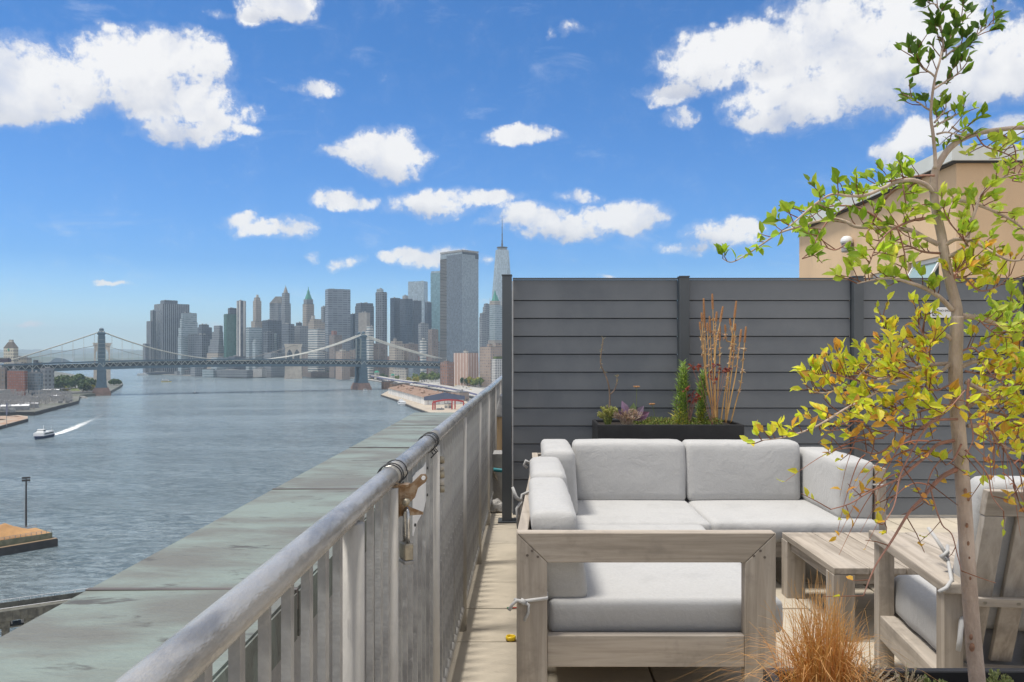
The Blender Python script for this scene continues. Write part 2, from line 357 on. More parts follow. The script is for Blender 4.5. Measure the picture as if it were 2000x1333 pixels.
for y in posts:
    q = MB().tube([(rx(y), y, -0.05), (rx(y), y, 0.962)], 0.0235, 18).build('post', POSTM, g, True)
    MB().box(rx(y)-0.05, rx(y)+0.05, y-0.045, y+0.045, -0.054, -0.043).build('base_plate', GALV, q)
bal = MB().box(-0.006, 0.006, -0.0075, 0.0075, 0.075, 0.975)
first = None; nb = 0
y = 0.30
rb = random.Random(2)
gate_bars = []
while y < 9.9:
    if 1.735 < y < 2.50: gate_bars.append(y)
    elif all(abs(y-q) > 0.03 for q in posts):
        if nb < 100:
            if first is None: first = bal.build('baluster', GALV, g); o = first
            else: o = first.copy(); COL.objects.link(o); o.parent = g
            o.location = (rx(y)+0.004, y, rb.uniform(-0.004, 0.004)); o.rotation_euler = (0, 0, rb.uniform(-0.12, 0.12)); nb += 1
    y += 0.0865
gt = empty('railing_gate', (0, 0, 0), 0, 'steel gate section of the railing tied with black wire', 'gate')
rail(1.741, 2.494, RR*1.04, RZ, 'top_rail', PIPE, gt, 28); rail(1.74, 2.49, 0.016, 0.12, 'bottom_rail', GALV, gt, 14)
for y in gate_bars:
    MB().box(rx(y)-0.003, rx(y)+0.009, y-0.0075, y+0.0075, 0.10, 0.97).build('baluster', GALV, gt)
for y in (1.75, 1.775, 1.83, 2.38, 2.44, 2.475):
    pts = [(rx(y)+cos(a)*(RR+0.0045), y+0.012*sin(a*0.5+y*9), RZ+sin(a)*(RR+0.0045)) for a in [2*pi*k/20 for k in range(21)]]
    w = MB().tube(pts, 0.0016, 5, False)
    w.tube([(rx(y)+0.015, y, RZ-0.026), (rx(y)+0.021, y+0.004, RZ-0.034), (rx(y)+0.012, y+0.002, RZ-0.043)], 0.0022, 5)
    w.build('wire_tie', WIRE, gt, True)
hg = empty('hinge', (0, 0, 0)); hg.parent = gt
for k in range(5):
    z = 0.805+k*0.0236
    MB().tube([(rx(2.575)+0.022, 2.575, z), (rx(2.575)+0.022, 2.575, z+0.0215)], 0.0105 if k % 2 else 0.0112, 12).build('hinge_knuckle', BRASS if k % 2 == 0 else POSTM, hg, True)
MB().box(rx(2.55)+0.012, rx(2.55)+0.017, 2.53, 2.575, 0.81, 0.92).build('hinge_plate', POSTM, hg)
hg2 = MB().tube([(rx(2.575)+0.022, 2.575, 0.03), (rx(2.575)+0.022, 2.575, 0.115)], 0.0115, 12).build('hinge', BRASS, gt, True)
# latch: fork and hooked plate, rusty
lx = rx(1.735)+0.016
lt = MB()
lt.box(lx-0.006, lx+0.006, 1.715, 1.752, 0.895, 0.968)
def plate(poly, y0, skew, th):
    m_ = MB(); n = len(poly)
    m_.V = [Vector((lx+a, y0+a*skew, c)) for a, c in poly]+[Vector((lx+a, y0+a*skew+th, c)) for a, c in poly]
    for k in range(n): l = (k+1) % n; m_.face((k, l, n+l, n+k))
    m_.face(tuple(reversed(range(n)))); m_.face(tuple(range(n, 2*n))); return m_
lt2 = plate([(0.0, 0.962), (0.030, 0.966), (0.050, 0.985), (0.060, 0.985), (0.064, 0.976), (0.060, 0.967), (0.044, 0.955), (0.038, 0.935), (0.022, 0.920), (0.028, 0.914), (0.055, 0.901), (0.055, 0.896), (0.0, 0.896)][::-1], 1.74, 0.4, 0.004)
lt3 = plate([(0.0, 0.966), (0.026, 0.966), (0.026, 0.962), (0.0, 0.962)][::-1], 1.728, 0.3, 0.03)
for q_ in (lt2, lt3):
    off = len(lt.V); lt.V += q_.V; [lt.face(tuple(i+off for i in f)) for f in q_.Fc]
lo_ = lt.build('latch', RUST, gt)
MB().tube([(lx+0.056, 1.757, 0.977), (lx+0.056, 1.7615, 0.977)], 0.0045, 12).build('latch_eye', WHITE, lo_)
MB().tube([(lx+0.022, 1.725, 0.929), (lx+0.022, 1.74, 0.929)], 0.008, 12).build('latch_bolt', BRASS, lo_, True)
sg = MB()
sy = [(1.975, 0.800), (2.06, 0.812), (2.16, 0.826), (2.255, 0.838)]
for k in range(3):
    (ya, za), (yb, zb) = sy[k], sy[k+1]
    xa, xb = rx(ya)+0.016+0.003*sin(ya*30), rx(yb)+0.016+0.003*sin(yb*30)
    sg.hexa([(xa-0.001, ya, za), (xa+0.001, ya, za), (xb+0.001, yb, zb), (xb-0.001, yb, zb)], [(xa-0.001, ya, 0.945), (xa+0.001, ya, 0.945), (xb+0.001, yb, 0.945), (xb-0.001, yb, 0.945)])
so_ = sg.build('blank_sign_back', WHITE, gt)
for (ya, za) in ((2.243, 0.93), (2.24, 0.855), (2.0, 0.822)):
    MB().tube([(rx(ya)+0.0178, ya, za), (rx(ya)+0.0215, ya, za)], 0.004, 10).build('sign_rivet', WIRE, so_)
pk = empty('padlock', (lx+0.022, 1.733, 0.806), 0.5, 'brass padlock with long shackle hanging from the rusty gate latch', 'padlock')
MB().box(-0.010, 0.010, -0.019, 0.019, 0.0, 0.036).build('body', BRASS, pk, bevel=0.003)
MB().box(-0.011, 0.011, -0.0195, 0.0195, -0.009, -0.0005).build('bumper', GALV, pk, bevel=0.002)
MB().tube([(0.012, 0, -0.0065), (0.0115, 0, -0.0015)], 0.003, 8).build('keyhole', WIRE, pk)
MB().tube([(0, -0.011, 0.034), (0, -0.011, 0.095), (0, -0.008, 0.104), (0, 0, 0.108), (0, 0.008, 0.104), (0, 0.011, 0.095), (0, 0.011, 0.034)], 0.0042, 10).build('shackle', STEEL, pk, True)

# ---------------------------------------------------------------- charcoal privacy fence
FY = 6.10
fn = empty('privacy_fence', (0, 0, 0), 0, 'tall charcoal board fence across the end of the terrace', 'fence')
pxs = [-0.150, 1.190, 2.508, 3.830, 5.150]
for i, x in enumerate(pxs):
    y0 = 5.93 if i == 0 else 6.035
    q = MB().box(x, x+(0.072 if i == 0 else 0.074), y0, y0+0.09, 0.0, 1.832).build('post', FENCEP, fn, bevel=0.004)
    MB().box(x-0.003, x+(0.075 if i == 0 else 0.077), y0-0.003, y0+0.093, 1.833, 1.842).build('post_cap', FENCEP, q, bevel=0.002)
    MB().box(x-0.03, x+0.11, y0-0.03, y0+0.12, 0.002, 0.010).build('base_plate', FENCEP, q)
MB().box(pxs[0]+0.073, pxs[0]+0.082, 6.02, 6.034, 0.05, 1.80).build('edge_channel', WHITE, fn)
tops = [1.818, 1.658]+[1.658-0.1368*k for k in range(1, 13)]
for a, c in zip(pxs[:-1], pxs[1:]):
    x0, x1 = a+0.078, c-0.004
    for k in range(len(tops)-1):
        zt, zb = tops[k], tops[k+1]
        if zt < 0.04: continue
        zb = max(zb, 0.02)
        # each board leans out towards its lower edge, leaving a shadow line
        MB().hexa([(x0, 6.0905, zb+0.003), (x1, 6.0905, zb+0.003), (x1, 6.115, zb+0.003), (x0, 6.115, zb+0.003)],
                  [(x0, 6.097, zt-0.002), (x1, 6.097, zt-0.002), (x1, 6.115, zt-0.002), (x0, 6.115, zt-0.002)]).build('board', FENCE, fn, bevel=0.003)
    MB().box(x0, x1, 6.116, 6.122, 0.03, 1.80).build('backing', WIRE, fn)
    MB().box(x0, x1, 6.075, 6.13, 1.820, 1.830).build('top_trim', FENCEP, fn)
nm = empty('no_smoking_sign', (0, 0, 0), 0, 'small white sign with a dark emblem square on the fence behind the tree', 'sign')
sx, sz = P(1817, 610, 6.07).x, P(1817, 621, 6.07).z
MB().box(sx, sx+0.185, 6.066, 6.0715, sz, sz+0.078).build('plaque', WHITE, nm, bevel=0.002)
MB().box(sx+0.013, sx+0.059, 6.063, 6.0655, sz+0.012, sz+0.065).build('emblem_square', FENCEP, nm)
rg = MB(); cx_, cz_ = sx+0.036, sz+0.0385
rg.tube([(cx_+0.018*cos(a), 6.0615, cz_+0.020*sin(a)) for a in [2*pi*k/24 for k in range(25)]], 0.0024, 6, False)
rg.bar((cx_-0.013, 6.0615, cz_+0.014), (cx_+0.013, 6.0615, cz_-0.014), 0.003)
rg.build('ring', WHITE, nm)
tc = bpy.data.curves.new('lettering', 'FONT'); tc.body = 'NO SMOKING'; tc.size = 0.021; tc.extrude = 0.0006
t0_ = bpy.data.objects.new('lettering_curve', tc); COL.objects.link(t0_); bpy.context.view_layer.update()
lm = bpy.data.meshes.new_from_object(t0_.evaluated_get(bpy.context.evaluated_depsgraph_get())); bpy.data.objects.remove(t0_)
lm.materials.clear(); lm.materials.append(WIRE)
to = bpy.data.objects.new('lettering', lm); COL.objects.link(to); to.location = (sx+0.066, 6.0645, sz+0.046); to.rotation_euler = (pi/2, 0, 0); to.parent = nm

# ---------------------------------------------------------------- things seen past the railing beyond the fence
o = empty('storage_box', (0, 0, 0), 0, 'pale timber box with grey metal lid beyond the fence end', 'storage box')
MB().box(-0.245, 0.5, 7.42, 7.9, 0.0, 0.665).build('box', mat('pale_pine', (0.55, 0.40, 0.24), (0.47, 0.33, 0.19), 5, 0.7, 0.1, 30, 0, (6, 6, 0.5)), o)
l_ = MB(); l_.hexa([(-0.26, 7.40, 0.666), (0.52, 7.40, 0.666), (0.52, 7.92, 0.666), (-0.26, 7.92, 0.666)], [(-0.21, 7.46, 0.86), (0.47, 7.46, 0.86), (0.47, 7.86, 0.86), (-0.21, 7.86, 0.86)])
l_.build('lid', GALV, o, bevel=0.006)
a_, b_ = P(957, 915, 6.6), P(985, 950, 6.6)
tag(MB().bar((-0.262, 6.58, 0.33), (-0.13, 6.72, 0.0), 0.03, 0.02).build('wooden_stake', WX), 'short grey wooden stake leaning beside the railing', 'stake')
tag(MB().tube([(-0.235, 6.5, 0.31), (-0.15, 6.5, 0.30), (-0.03, 6.5, 0.305)], 0.016, 10).build('garden_hose', mat('teal_plastic', (0.02, 0.19, 0.22)), None, True), 'teal plastic pipe end poking out behind the fence post', 'pipe')
def rock(name, r, sq, seed, m, loc):
    import bmesh
    bm = bmesh.new(); bmesh.ops.create_icosphere(bm, subdivisions=3, radius=1)
    for v in bm.verts:
        n = mnoise.fractal(v.co*1.3+Vector((seed, 0, 0)), 1.0, 2.0, 4)
        v.co *= (1+0.35*n); v.co = Vector((v.co.x*sq[0]*r, v.co.y*sq[1]*r, max(v.co.z, -0.6)*sq[2]*r))
    me = bpy.data.meshes.new(name); bm.to_mesh(me); bm.free(); me.materials.append(m)
    o = bpy.data.objects.new(name, me); COL.objects.link(o); o.location = loc; return o
tag(rock('stone', 0.075, (1, 1.1, 0.8), 3, CONC, (-0.215, 6.35, 0.035)), 'grey rough stone lying on the deck by the railing foot', 'stone')
q = MB()
for z in range(2):
    pr = [(0.020, 0), (0.021, 0.010), (0.017, 0.012), (0.016, 0.003)]
q.lathe([(0.0225, 0.0), (0.0225, 0.012), (0.0205, 0.016), (0.0165, 0.016), (0.0150, 0.012), (0.0150, 0.004)], 22)
o = q.build('bottle_cap', mat('yellow_plastic', (0.80, 0.56, 0.02), (0.72, 0.5, 0.02), 10, 0.35), None, True); o.location = (-0.050, 3.49, 0.003)
tag(o, 'bright yellow plastic ring cap lying on the pavers beside the sofa', 'cap')
o = empty('pencil', (0, 0, 0), 0, 'thin red and green stick lying on the pavers by the sofa leg', 'pencil')
MB().tube([(-0.075, 3.915, 0.006), (-0.047, 3.917, 0.006)], 0.0035, 8).build('green_end', mat('green_lacquer', (0.03, 0.22, 0.10)), o)
MB().tube([(-0.0468, 3.917, 0.006), (-0.012, 3.920, 0.006)], 0.0033, 8).build('red_end', mat('red_lacquer', (0.5, 0.05, 0.03)), o)

# ---------------------------------------------------------------- tan penthouse on the right
h = empty('penthouse', (0, 0, 0), 0, 'tan stucco rooftop house with pale roof edge behind the fence', 'house')
X0, Y0, Y1, ZT = 6.0, 11.04, 17.3, 3.93
W_ = [(11.50, 12.42, 1.5, 2.66), (12.86, 13.78, 1.5, 2.62)]
w = MB()                                        # left wall built round its window openings
ys = [Y0, 11.50, 12.42, 12.86, 13.78, Y1]
for k in range(5):
    if k in (1, 3):
        win = W_[0] if k == 1 else W_[1]
        w.box(X0, X0+0.3, ys[k], ys[k+1], 0, win[2]); w.box(X0, X0+0.3, ys[k], ys[k+1], win[3], ZT)
    else: w.box(X0, X0+0.3, ys[k], ys[k+1], 0, ZT)
w.build('side_wall', TAN, h)
MB().box(X0+0.301, 13, Y0+0.0015, Y0+0.3, 0, ZT).build('front_wall', TAN, h)
MB().box(X0+0.301, 13, Y1-0.3, Y1, 0, ZT).build('rear_wall', TAN, h)
rf = MB().box(X0-0.10, 13.1, Y0-0.10, Y1+0.10, ZT+0.001, ZT+0.05).build('roof', FASCIA, h)
MB().box(X0-0.13, X0-0.101, Y0-0.13, Y1+0.13, ZT-0.03, ZT+0.17).build('fascia', FASCIA, rf)
MB().box(X0-0.101, 13.1, Y0-0.13, Y0-0.101, ZT-0.03, ZT+0.17).build('fascia', FASCIA, rf)
MB().box(X0-0.10, X0-0.012, Y0-0.10, Y1, ZT-0.05, ZT-0.031).build('drip_edge', WIRE, rf)
MB().box(X0-0.012, 13.1, Y0-0.10, Y0-0.03, ZT-0.05, ZT-0.031).build('drip_edge', WIRE, rf)
for (a, c, z0, z1) in W_:
    fr = MB(); fr.box(X0+0.05, X0+0.10, a+0.001, a+0.05, z0, z1-0.001); fr.box(X0+0.05, X0+0.10, c-0.05, c-0.001, z0, z1-0.001)
    fr.box(X0+0.05, X0+0.10, a+0.051, c-0.051, z1-0.06, z1-0.001); fr.box(X0+0.05, X0+0.10, a+0.051, c-0.051, z0, z0+0.05)
    f_ = fr.build('window', WHITE, h)
    MB().box(X0+0.07, X0+0.075, a+0.051, c-0.051, z0+0.051, z1-0.061).build('pane', GLASSW, f_)
    # awning sash pushed open
    s_ = MB(); t0 = Vector((X0+0.045, 0, z1-0.07)); t1 = Vector((X0-0.22, 0, z1-0.50))
    for yy in (a+0.06, c-0.10): s_.hexa([t1+Vector((0, yy, 0)), t1+Vector((0.03, yy, 0)), t1+Vector((0.03, yy+0.04, 0)), t1+Vector((0, yy+0.04, 0))], [t0+Vector((-0.015, yy, 0)), t0+Vector((0.015, yy, 0)), t0+Vector((0.015, yy+0.04, 0)), t0+Vector((-0.015, yy+0.04, 0))])
    s_.box(t1.x-0.002, t1.x+0.032, a+0.06, c-0.06, t1.z-0.03, t1.z-0.001)
    sh = s_.build('sash', WHITE, f_)
    MB().quad(t1+Vector((0.015, a+0.1, 0)), t1+Vector((0.015, c-0.1, 0)), t0+Vector((0, c-0.1, 0)), t0+Vector((0, a+0.1, 0))).build('pane', GLASSW, f_)
lp = empty('wall_lamp', (X0-0.11, 14.5, 3.10), 0, 'white dome capped fixture on the tan penthouse wall', 'wall lamp')
MB().lathe([(0.085, 0), (0.09, 0.02), (0.09, 0.15), (0.07, 0.16)], 18).build('body', GALV, lp, True)
MB().lathe([(0.105, 0.161), (0.108, 0.20), (0.095, 0.25), (0.06, 0.285), (0.01, 0.295)], 18).build('dome_cap', WHITE, lp, True)
MB().box(0.05, 0.109, -0.03, 0.03, 0.05, 0.11).build('bracket', GALV, lp)
# ---------------------------------------------------------------- outdoor furniture
def cushion(name, x0, x1, y0, y1, z0, z1, par, r=0.030, puff=0.008, tilt=None, seed=0, material=None, pipe=True):
    """soft box: rounded edges, puffed faces, a welt seam round the two broad faces"""
    import bmesh
    cx, cy, cz = (x0+x1)/2, (y0+y1)/2, (z0+z1)/2; hx, hy, hz = (x1-x0)/2, (y1-y0)/2, (z1-z0)/2
    nx, ny, nz = [max(6, min(26, int(v/0.035))) for v in (2*hx, 2*hy, 2*hz)]
    V = []; Fc = []; idx = {}
    r = min(r, hx*0.9, hy*0.9, hz*0.9)
    def spread(i, n): 
        t = -1+2*i/n; return math.copysign(1-(1-abs(t))**1.25, t)
    def vert(i, j, k):
        key = (i, j, k)
        if key in idx: return idx[key]
        u, v, w = spread(i, nx), spread(j, ny), spread(k, nz)
        p = Vector((u*hx, v*hy, w*hz))
        c = Vector((max(-hx+r, min(hx-r, p.x)), max(-hy+r, min(hy-r, p.y)), max(-hz+r, min(hz-r, p.z))))
        d = p-c
        if d.length > 1e-6: p = c+d.normalized()*min(r, max(abs(d.x), abs(d.y), abs(d.z)))
        b = Vector((0, 0, 0)); 
        e = lambda q: max(0.0, 1-q*q)
        if abs(u) > 0.999: b.x = math.copysign(puff, u)*e(v)*e(w)
        if abs(v) > 0.999: b.y = math.copysign(puff, v)*e(u)*e(w)
        if abs(w) > 0.999: b.z = math.copysign(puff, w)*e(u)**0.6*e(v)**0.6
        q = (p+Vector((seed*3.7, 0, 0)))
        s = mnoise.fractal(q*4.0, 1.0, 2.0, 3)*0.006+mnoise.fractal(Vector((q.x*3, q.y*9, q.z*9)), 1.0, 2.0, 2)*0.0025
        p = p+b+(p.normalized()*s)
        if tilt: p.x += tilt[0]*(p.z+hz); p.y += tilt[1]*(p.z+hz)
        idx[key] = len(V); V.append((p.x+cx, p.y+cy, p.z+cz)); return idx[key]
    for i in range(nx):
        for j in range(ny):
            for k, fl in ((0, True), (nz, False)):
                f = [vert(i, j, k), vert(i+1, j, k), vert(i+1, j+1, k), vert(i, j+1, k)]; Fc.append(tuple(reversed(f)) if fl else tuple(f))
    for i in range(nx):
        for k in range(nz):
            for j, fl in ((0, False), (ny, True)):
                f = [vert(i, j, k), vert(i+1, j, k), vert(i+1, j, k+1), vert(i, j, k+1)]; Fc.append(tuple(reversed(f)) if fl else tuple(f))
    for j in range(ny):
        for k in range(nz):
            for i, fl in ((0, True), (nx, False)):
                f = [vert(i, j, k), vert(i, j+1, k), vert(i, j+1, k+1), vert(i, j, k+1)]; Fc.append(tuple(reversed(f)) if fl else tuple(f))
    me = bpy.data.meshes.new(name); me.from_pydata(V, [], Fc); me.materials.append(material or FAB)
    for f in me.polygons: f.use_smooth = True
    o = bpy.data.objects.new(name, me); COL.objects.link(o); o.parent = par
    return o
def tie(par, pts, ends=True):
    return MB().tube(pts, 0.0075, 7).build('tie', FAB, par, True)
def miter_frame(par, x0, x1, y0, y1, z0, z1, w, wz):
    """arm frame: two legs and a top rail meeting in mitres"""
    MB().hexa([(x0, y0, z0), (x0+w, y0, z0), (x0+w, y1, z0), (x0, y1, z0)], [(x0, y0, z1-0.0004), (x0+w, y0, z1-wz), (x0+w, y1, z1-wz), (x0, y1, z1-0.0004)]).build('leg', WZ, par, bevel=0.003)
    MB().hexa([(x1-w, y0, z0), (x1, y0, z0), (x1, y1, z0), (x1-w, y1, z0)], [(x1-w, y0, z1-wz), (x1, y0, z1-0.0004), (x1, y1, z1-0.0004), (x1-w, y1, z1-wz)]).build('leg', WZ, par, bevel=0.003)
    m = MB(); g = 0.0012
    m.V = [Vector(v) for v in [(x0+g, y0, z1), (x0+w+g, y0, z1-wz), (x1-w-g, y0, z1-wz), (x1-g, y0, z1), (x0+g, y1, z1), (x0+w+g, y1, z1-wz), (x1-w-g, y1, z1-wz), (x1-g, y1, z1)]]
    for f in ((0, 1, 2, 3), (7, 6, 5, 4), (0, 3, 7, 4), (1, 5, 6, 2), (0, 4, 5, 1), (3, 2, 6, 7)): m.face(f)
    q = m.build('arm_rail', WX, par, bevel=0.003)
    pg = MB()
    for (ax, az) in ((x0+0.055, z1-0.062), (x0+0.075, z1-0.083), (x0+0.038, z1-0.078), (x1-0.055, z1-0.062), (x1-0.078, z1-0.080), (x1-0.04, z1-0.085)):
        pg.tube([(ax, y0-0.0012, az), (ax, y0+0.004, az)], 0.0048, 9)
    pg.build('plug', mat('dark_teak_plug', (0.13, 0.105, 0.085)), q)

s1 = empty('outdoor_sofa', (0, 0, 0), 0, 'teak sofa section with open front arm and pale grey cushions nearest the railing', 'sofa', 'grey cushioned sectional sofa')
miter_frame(s1, -0.020, 0.893, 2.81, 2.865, 0.0, 0.62, 0.108, 0.104)
MB().box(0.0885, 0.7845, 2.817, 2.855, 0.146, 0.257).build('front_rail', WX, s1, bevel=0.003)
sh = 0.062/1.45
def sk(x, y): return x+(y-2.865)*sh
def skbox(m, x0, x1, y0, y1, z0, z1): return m.hexa([(sk(x0, y0), y0, z0), (sk(x1, y0), y0, z0), (sk(x1, y1), y1, z0), (sk(x0, y1), y1, z0)], [(sk(x0, y0), y0, z1), (sk(x1, y0), y0, z1), (sk(x1, y1), y1, z1), (sk(x0, y1), y1, z1)])
skbox(MB(), -0.018, 0.020, 2.867, 4.30, 0.50, 0.619).build('back_rail', WY, s1, bevel=0.003)
skbox(MB(), -0.018, 0.020, 2.867, 4.30, 0.146, 0.257).build('side_rail', WY, s1, bevel=0.003)
MB().box(sk(-0.018, 4.30), sk(0.04, 4.30), 4.22, 4.30, 0, 0.145).build('leg', WZ, s1)
MB().box(0.85, 0.91, 4.14, 4.2, 0, 0.145).build('leg', WZ, s1)
for k in range(9):
    y = 2.93+k*0.15; skbox(MB(), -0.0175, 0.012, y, y+0.07, 0.2575, 0.4995).build('back_slat', WZ, s1)
MB().box(0.06, 0.90, 2.868, 4.18, 0.20, 0.236).build('seat_platform', WY, s1)
MB().box(0.86, 0.90, 2.868, 4.18, 0.146, 0.199).build('side_rail', WY, s1)
cushion('seat_cushion', 0.095, 0.945, 2.872, 4.19, 0.238, 0.362, s1, 0.026, 0.006, seed=1)
c1 = cushion('back_cushion', 0.075, 0.245, 2.90, 3.74, 0.350, 0.675, s1, 0.032, 0.007, (-0.15, 0), seed=2)
c2 = cushion('back_cushion', 0.085, 0.252, 3.742, 4.36, 0.350, 0.690, s1, 0.032, 0.007, (-0.14, 0), seed=3)
t_ = MB(); t_.tube([(0.088, 2.895, 0.385), (0.086, 2.806, 0.392), (0.03, 2.803, 0.386), (-0.004, 2.805, 0.380), (-0.026, 2.83, 0.38)], 0.0065, 7)
t_.tube([(0.005, 2.800, 0.381), (-0.018, 2.796, 0.388), (-0.035, 2.80, 0.372), (-0.046, 2.80, 0.352)], [0.008, 0.006, 0.006, 0.007], 7)
t_.tube([(0.004, 2.799, 0.380), (0.022, 2.795, 0.372), (0.021, 2.796, 0.345), (0.008, 2.797, 0.316)], [0.008, 0.006, 0.005, 0.006], 7)
t_.tube([(-0.006, 2.797, 0.388), (0.010, 2.792, 0.380)], 0.010, 8); t_.build('tie', FAB, s1, True)
t_ = MB(); y = 3.60; x = sk(-0.02, y)
t_.tube([(x+0.10, y, 0.63), (x+0.02, y-0.01, 0.632), (x-0.012, y-0.01, 0.618), (x-0.018, y-0.02, 0.57), (x-0.02, y-0.02, 0.50)], 0.007, 7)
t_.tube([(x-0.014, y-0.02, 0.59), (x-0.04, y-0.03, 0.61), (x-0.055, y-0.03, 0.655)], [0.007, 0.009, 0.006], 7)
t_.tube([(x-0.014, y-0.02, 0.59), (x-0.035, y-0.03, 0.56), (x-0.03, y-0.03, 0.47)], [0.008, 0.007, 0.006], 7); t_.build('tie', FAB, s1, True)

s2 = empty('outdoor_sofa', (0, 0, 0), 0, 'wide teak corner sofa with tall grey back cushions standing before the fence', 'sofa', 'grey cushioned sectional sofa')
MB().box(0.062, 0.098, 4.305, 5.10, 0.50, 0.621).build('back_rail', WY, s2, bevel=0.003)
MB().box(0.062, 0.098, 4.305, 5.10, 0.146, 0.257).build('side_rail', WY, s2)
MB().box(0.0985, 1.955, 5.05, 5.098, 0.50, 0.62).build('back_rail', WX, s2, bevel=0.003)
MB().box(0.0985, 1.955, 5.05, 5.098, 0.146, 0.257).build('back_rail', WX, s2)
for (x, y) in ((0.064, 4.31), (0.064, 5.03), (1.895, 5.0), (0.96, 4.26)): MB().box(x, x+0.058, y, y+0.045, 0.0, 0.1455).build('leg', WZ, s2)
MB().box(1.905, 1.960, 4.30, 4.355, 0.0, 0.635).build('leg', WZ, s2, bevel=0.003)
MB().box(1.905, 1.960, 4.3555, 5.0495, 0.53, 0.634).build('arm_rail', WY, s2, bevel=0.003)
MB().box(0.985, 1.9045, 4.262, 4.30, 0.165, 0.246).build('front_rail', WX, s2, bevel=0.003)
MB().box(0.10, 1.9, 4.305, 5.045, 0.20, 0.244).build('seat_platform', WX, s2)
cushion('seat_cushion', 0.11, 1.003, 4.205, 4.98, 0.246, 0.362, s2, 0.028, 0.006, seed=4)
cushion('seat_cushion', 1.008, 1.900, 4.235, 4.98, 0.246, 0.362, s2, 0.030, 0.006, seed=5)
cushion('back_cushion', 0.315, 0.994, 4.825, 5.01, 0.355, 0.712, s2, 0.027, 0.007, (0, 0.10), seed=6)
cushion('back_cushion', 1.000, 1.690, 4.825, 5.01, 0.355, 0.712, s2, 0.027, 0.007, (0, 0.10), seed=7)
cushion('back_cushion', 0.135, 0.310, 4.37, 5.00, 0.355, 0.720, s2, 0.03, 0.006, (-0.06, 0), seed=8)
cushion('arm_cushion', 1.705, 1.893, 4.305, 5.02, 0.358, 0.668, s2, 0.025, 0.005, (0.03, 0), seed=9)
t_ = MB(); t_.tube([(0.15, 4.70, 0.655), (0.09, 4.69, 0.64), (0.05, 4.69, 0.625), (0.045, 4.68, 0.55), (0.05, 4.68, 0.47)], 0.007, 7)
t_.tube([(0.047, 4.685, 0.61), (0.02, 4.68, 0.625), (0.01, 4.68, 0.60), (0.03, 4.68, 0.585)], 0.009, 7); t_.build('tie', FAB, s2, True)
t_ = MB(); t_.tube([(1.87, 4.33, 0.545), (1.93, 4.293, 0.545), (1.966, 4.31, 0.54)], 0.006, 7); t_.build('tie', FAB, s2, True)

# coffee table
tb = empty('coffee_table', (1.353, 3.47, 0), 0, 'low weathered teak coffee table of wide planks in front of the sofa', 'coffee table')
TX, TY, TZ = 0.96, 0.70, 0.32
n = 6; wd = (TX-0.0)/n
for k in range(n):
    MB().box(k*wd+0.002, (k+1)*wd-0.002, 0.0015, TY-0.0015, TZ-0.028, TZ-(0.0006*(k % 2))).build('plank', WY, tb, bevel=0.0025)
for (x, y) in ((0.0, 0.0), (0.0, TY-0.09), (TX-0.095, 0.0), (TX-0.095, TY-0.09)):
    MB().box(x, x+0.095, y+0.002, y+0.09, 0.0, TZ-0.029).build('leg', WZ, tb, bevel=0.003)
for (x) in (0.02, TX-0.045): MB().box(x, x+0.022, 0.0905, TY-0.0905, TZ-0.075, TZ-0.0295).build('apron', WY, tb)
for (y) in (0.02, TY-0.045): MB().box(0.0955, TX-0.0955, y, y+0.022, TZ-0.075, TZ-0.0295).build('apron', WX, tb)

# armchair seen from behind
ch = empty('armchair', (1.335, 2.53, 0), -0.122, 'slatted teak armchair with grey cushions turned towards the coffee table', 'armchair')
CW = 0.76
for x in (0.0, CW-0.06):
    MB().box(x, x+0.06, 0.0, 0.062, 0.0, 0.498).build('leg', WZ, ch, bevel=0.003)
    MB().box(x, x+0.06, 0.64, 0.70, 0.0, 0.498).build('leg', WZ, ch, bevel=0.003)
    MB().box(x-0.012, x+0.085, -0.03, 0.735, 0.4985, 0.533).build('arm', WY, ch, bevel=0.005)
    MB().box(x+0.004, x+0.062, 0.0625, 0.6395, 0.120, 0.215).build('side_rail', WY, ch, bevel=0.003)
MB().box(0.0625, CW-0.0605, 0.655, 0.69, 0.12, 0.214).build('front_rail', WX, ch)
MB().box(0.0625, CW-0.0605, 0.02, 0.055, 0.16, 0.255).build('rear_rail', WX, ch, bevel=0.003)
MB().box(0.0625, CW-0.0605, 0.06, 0.65, 0.175, 0.207).build('seat_platform', WX, ch)
def lean(z): return 0.055-(z-0.25)*0.36
def slat(x0, x1, z0, z1, th, name, m=WZ, dy=0.0):
    a, b_ = lean(z0)+dy, lean(z1)+dy
    return MB().hexa([(x0, a, z0), (x1, a, z0), (x1, a+th, z0), (x0, a+th, z0)], [(x0, b_, z1), (x1, b_, z1), (x1, b_+th, z1), (x0, b_+th, z1)]).build(name, m, ch, bevel=0.003)
slat(0.066, CW-0.066, 0.765, 0.845, 0.04, 'top_rail', WX)
for x in (0.068, CW-0.13): slat(x, x+0.062, 0.262, 0.764, 0.036, 'stile')
xs = 0.165
while xs < CW-0.19:
    slat(xs, xs+0.064, 0.262, 0.764, 0.022, 'slat', WZ, 0.008); xs += 0.107
q = slat(0.062, CW-0.062, 0.468, 0.498, 0.024, 'stretcher', WX, -0.0255)
for x in (0.10, 0.197, 0.304, 0.411): MB().tube([(x, lean(0.483)-0.027, 0.483), (x, lean(0.483)-0.0235, 0.483)], 0.0055, 9).build('plug', BRASS, q)
cushion('seat_cushion', 0.066, CW-0.066, 0.10, 0.72, 0.209, 0.365, ch, 0.03, 0.008, seed=11)
cushion('back_cushion', 0.07, CW-0.07, 0.052, 0.20, 0.36, 0.868, ch, 0.034, 0.007, (0, -0.36), seed=12)
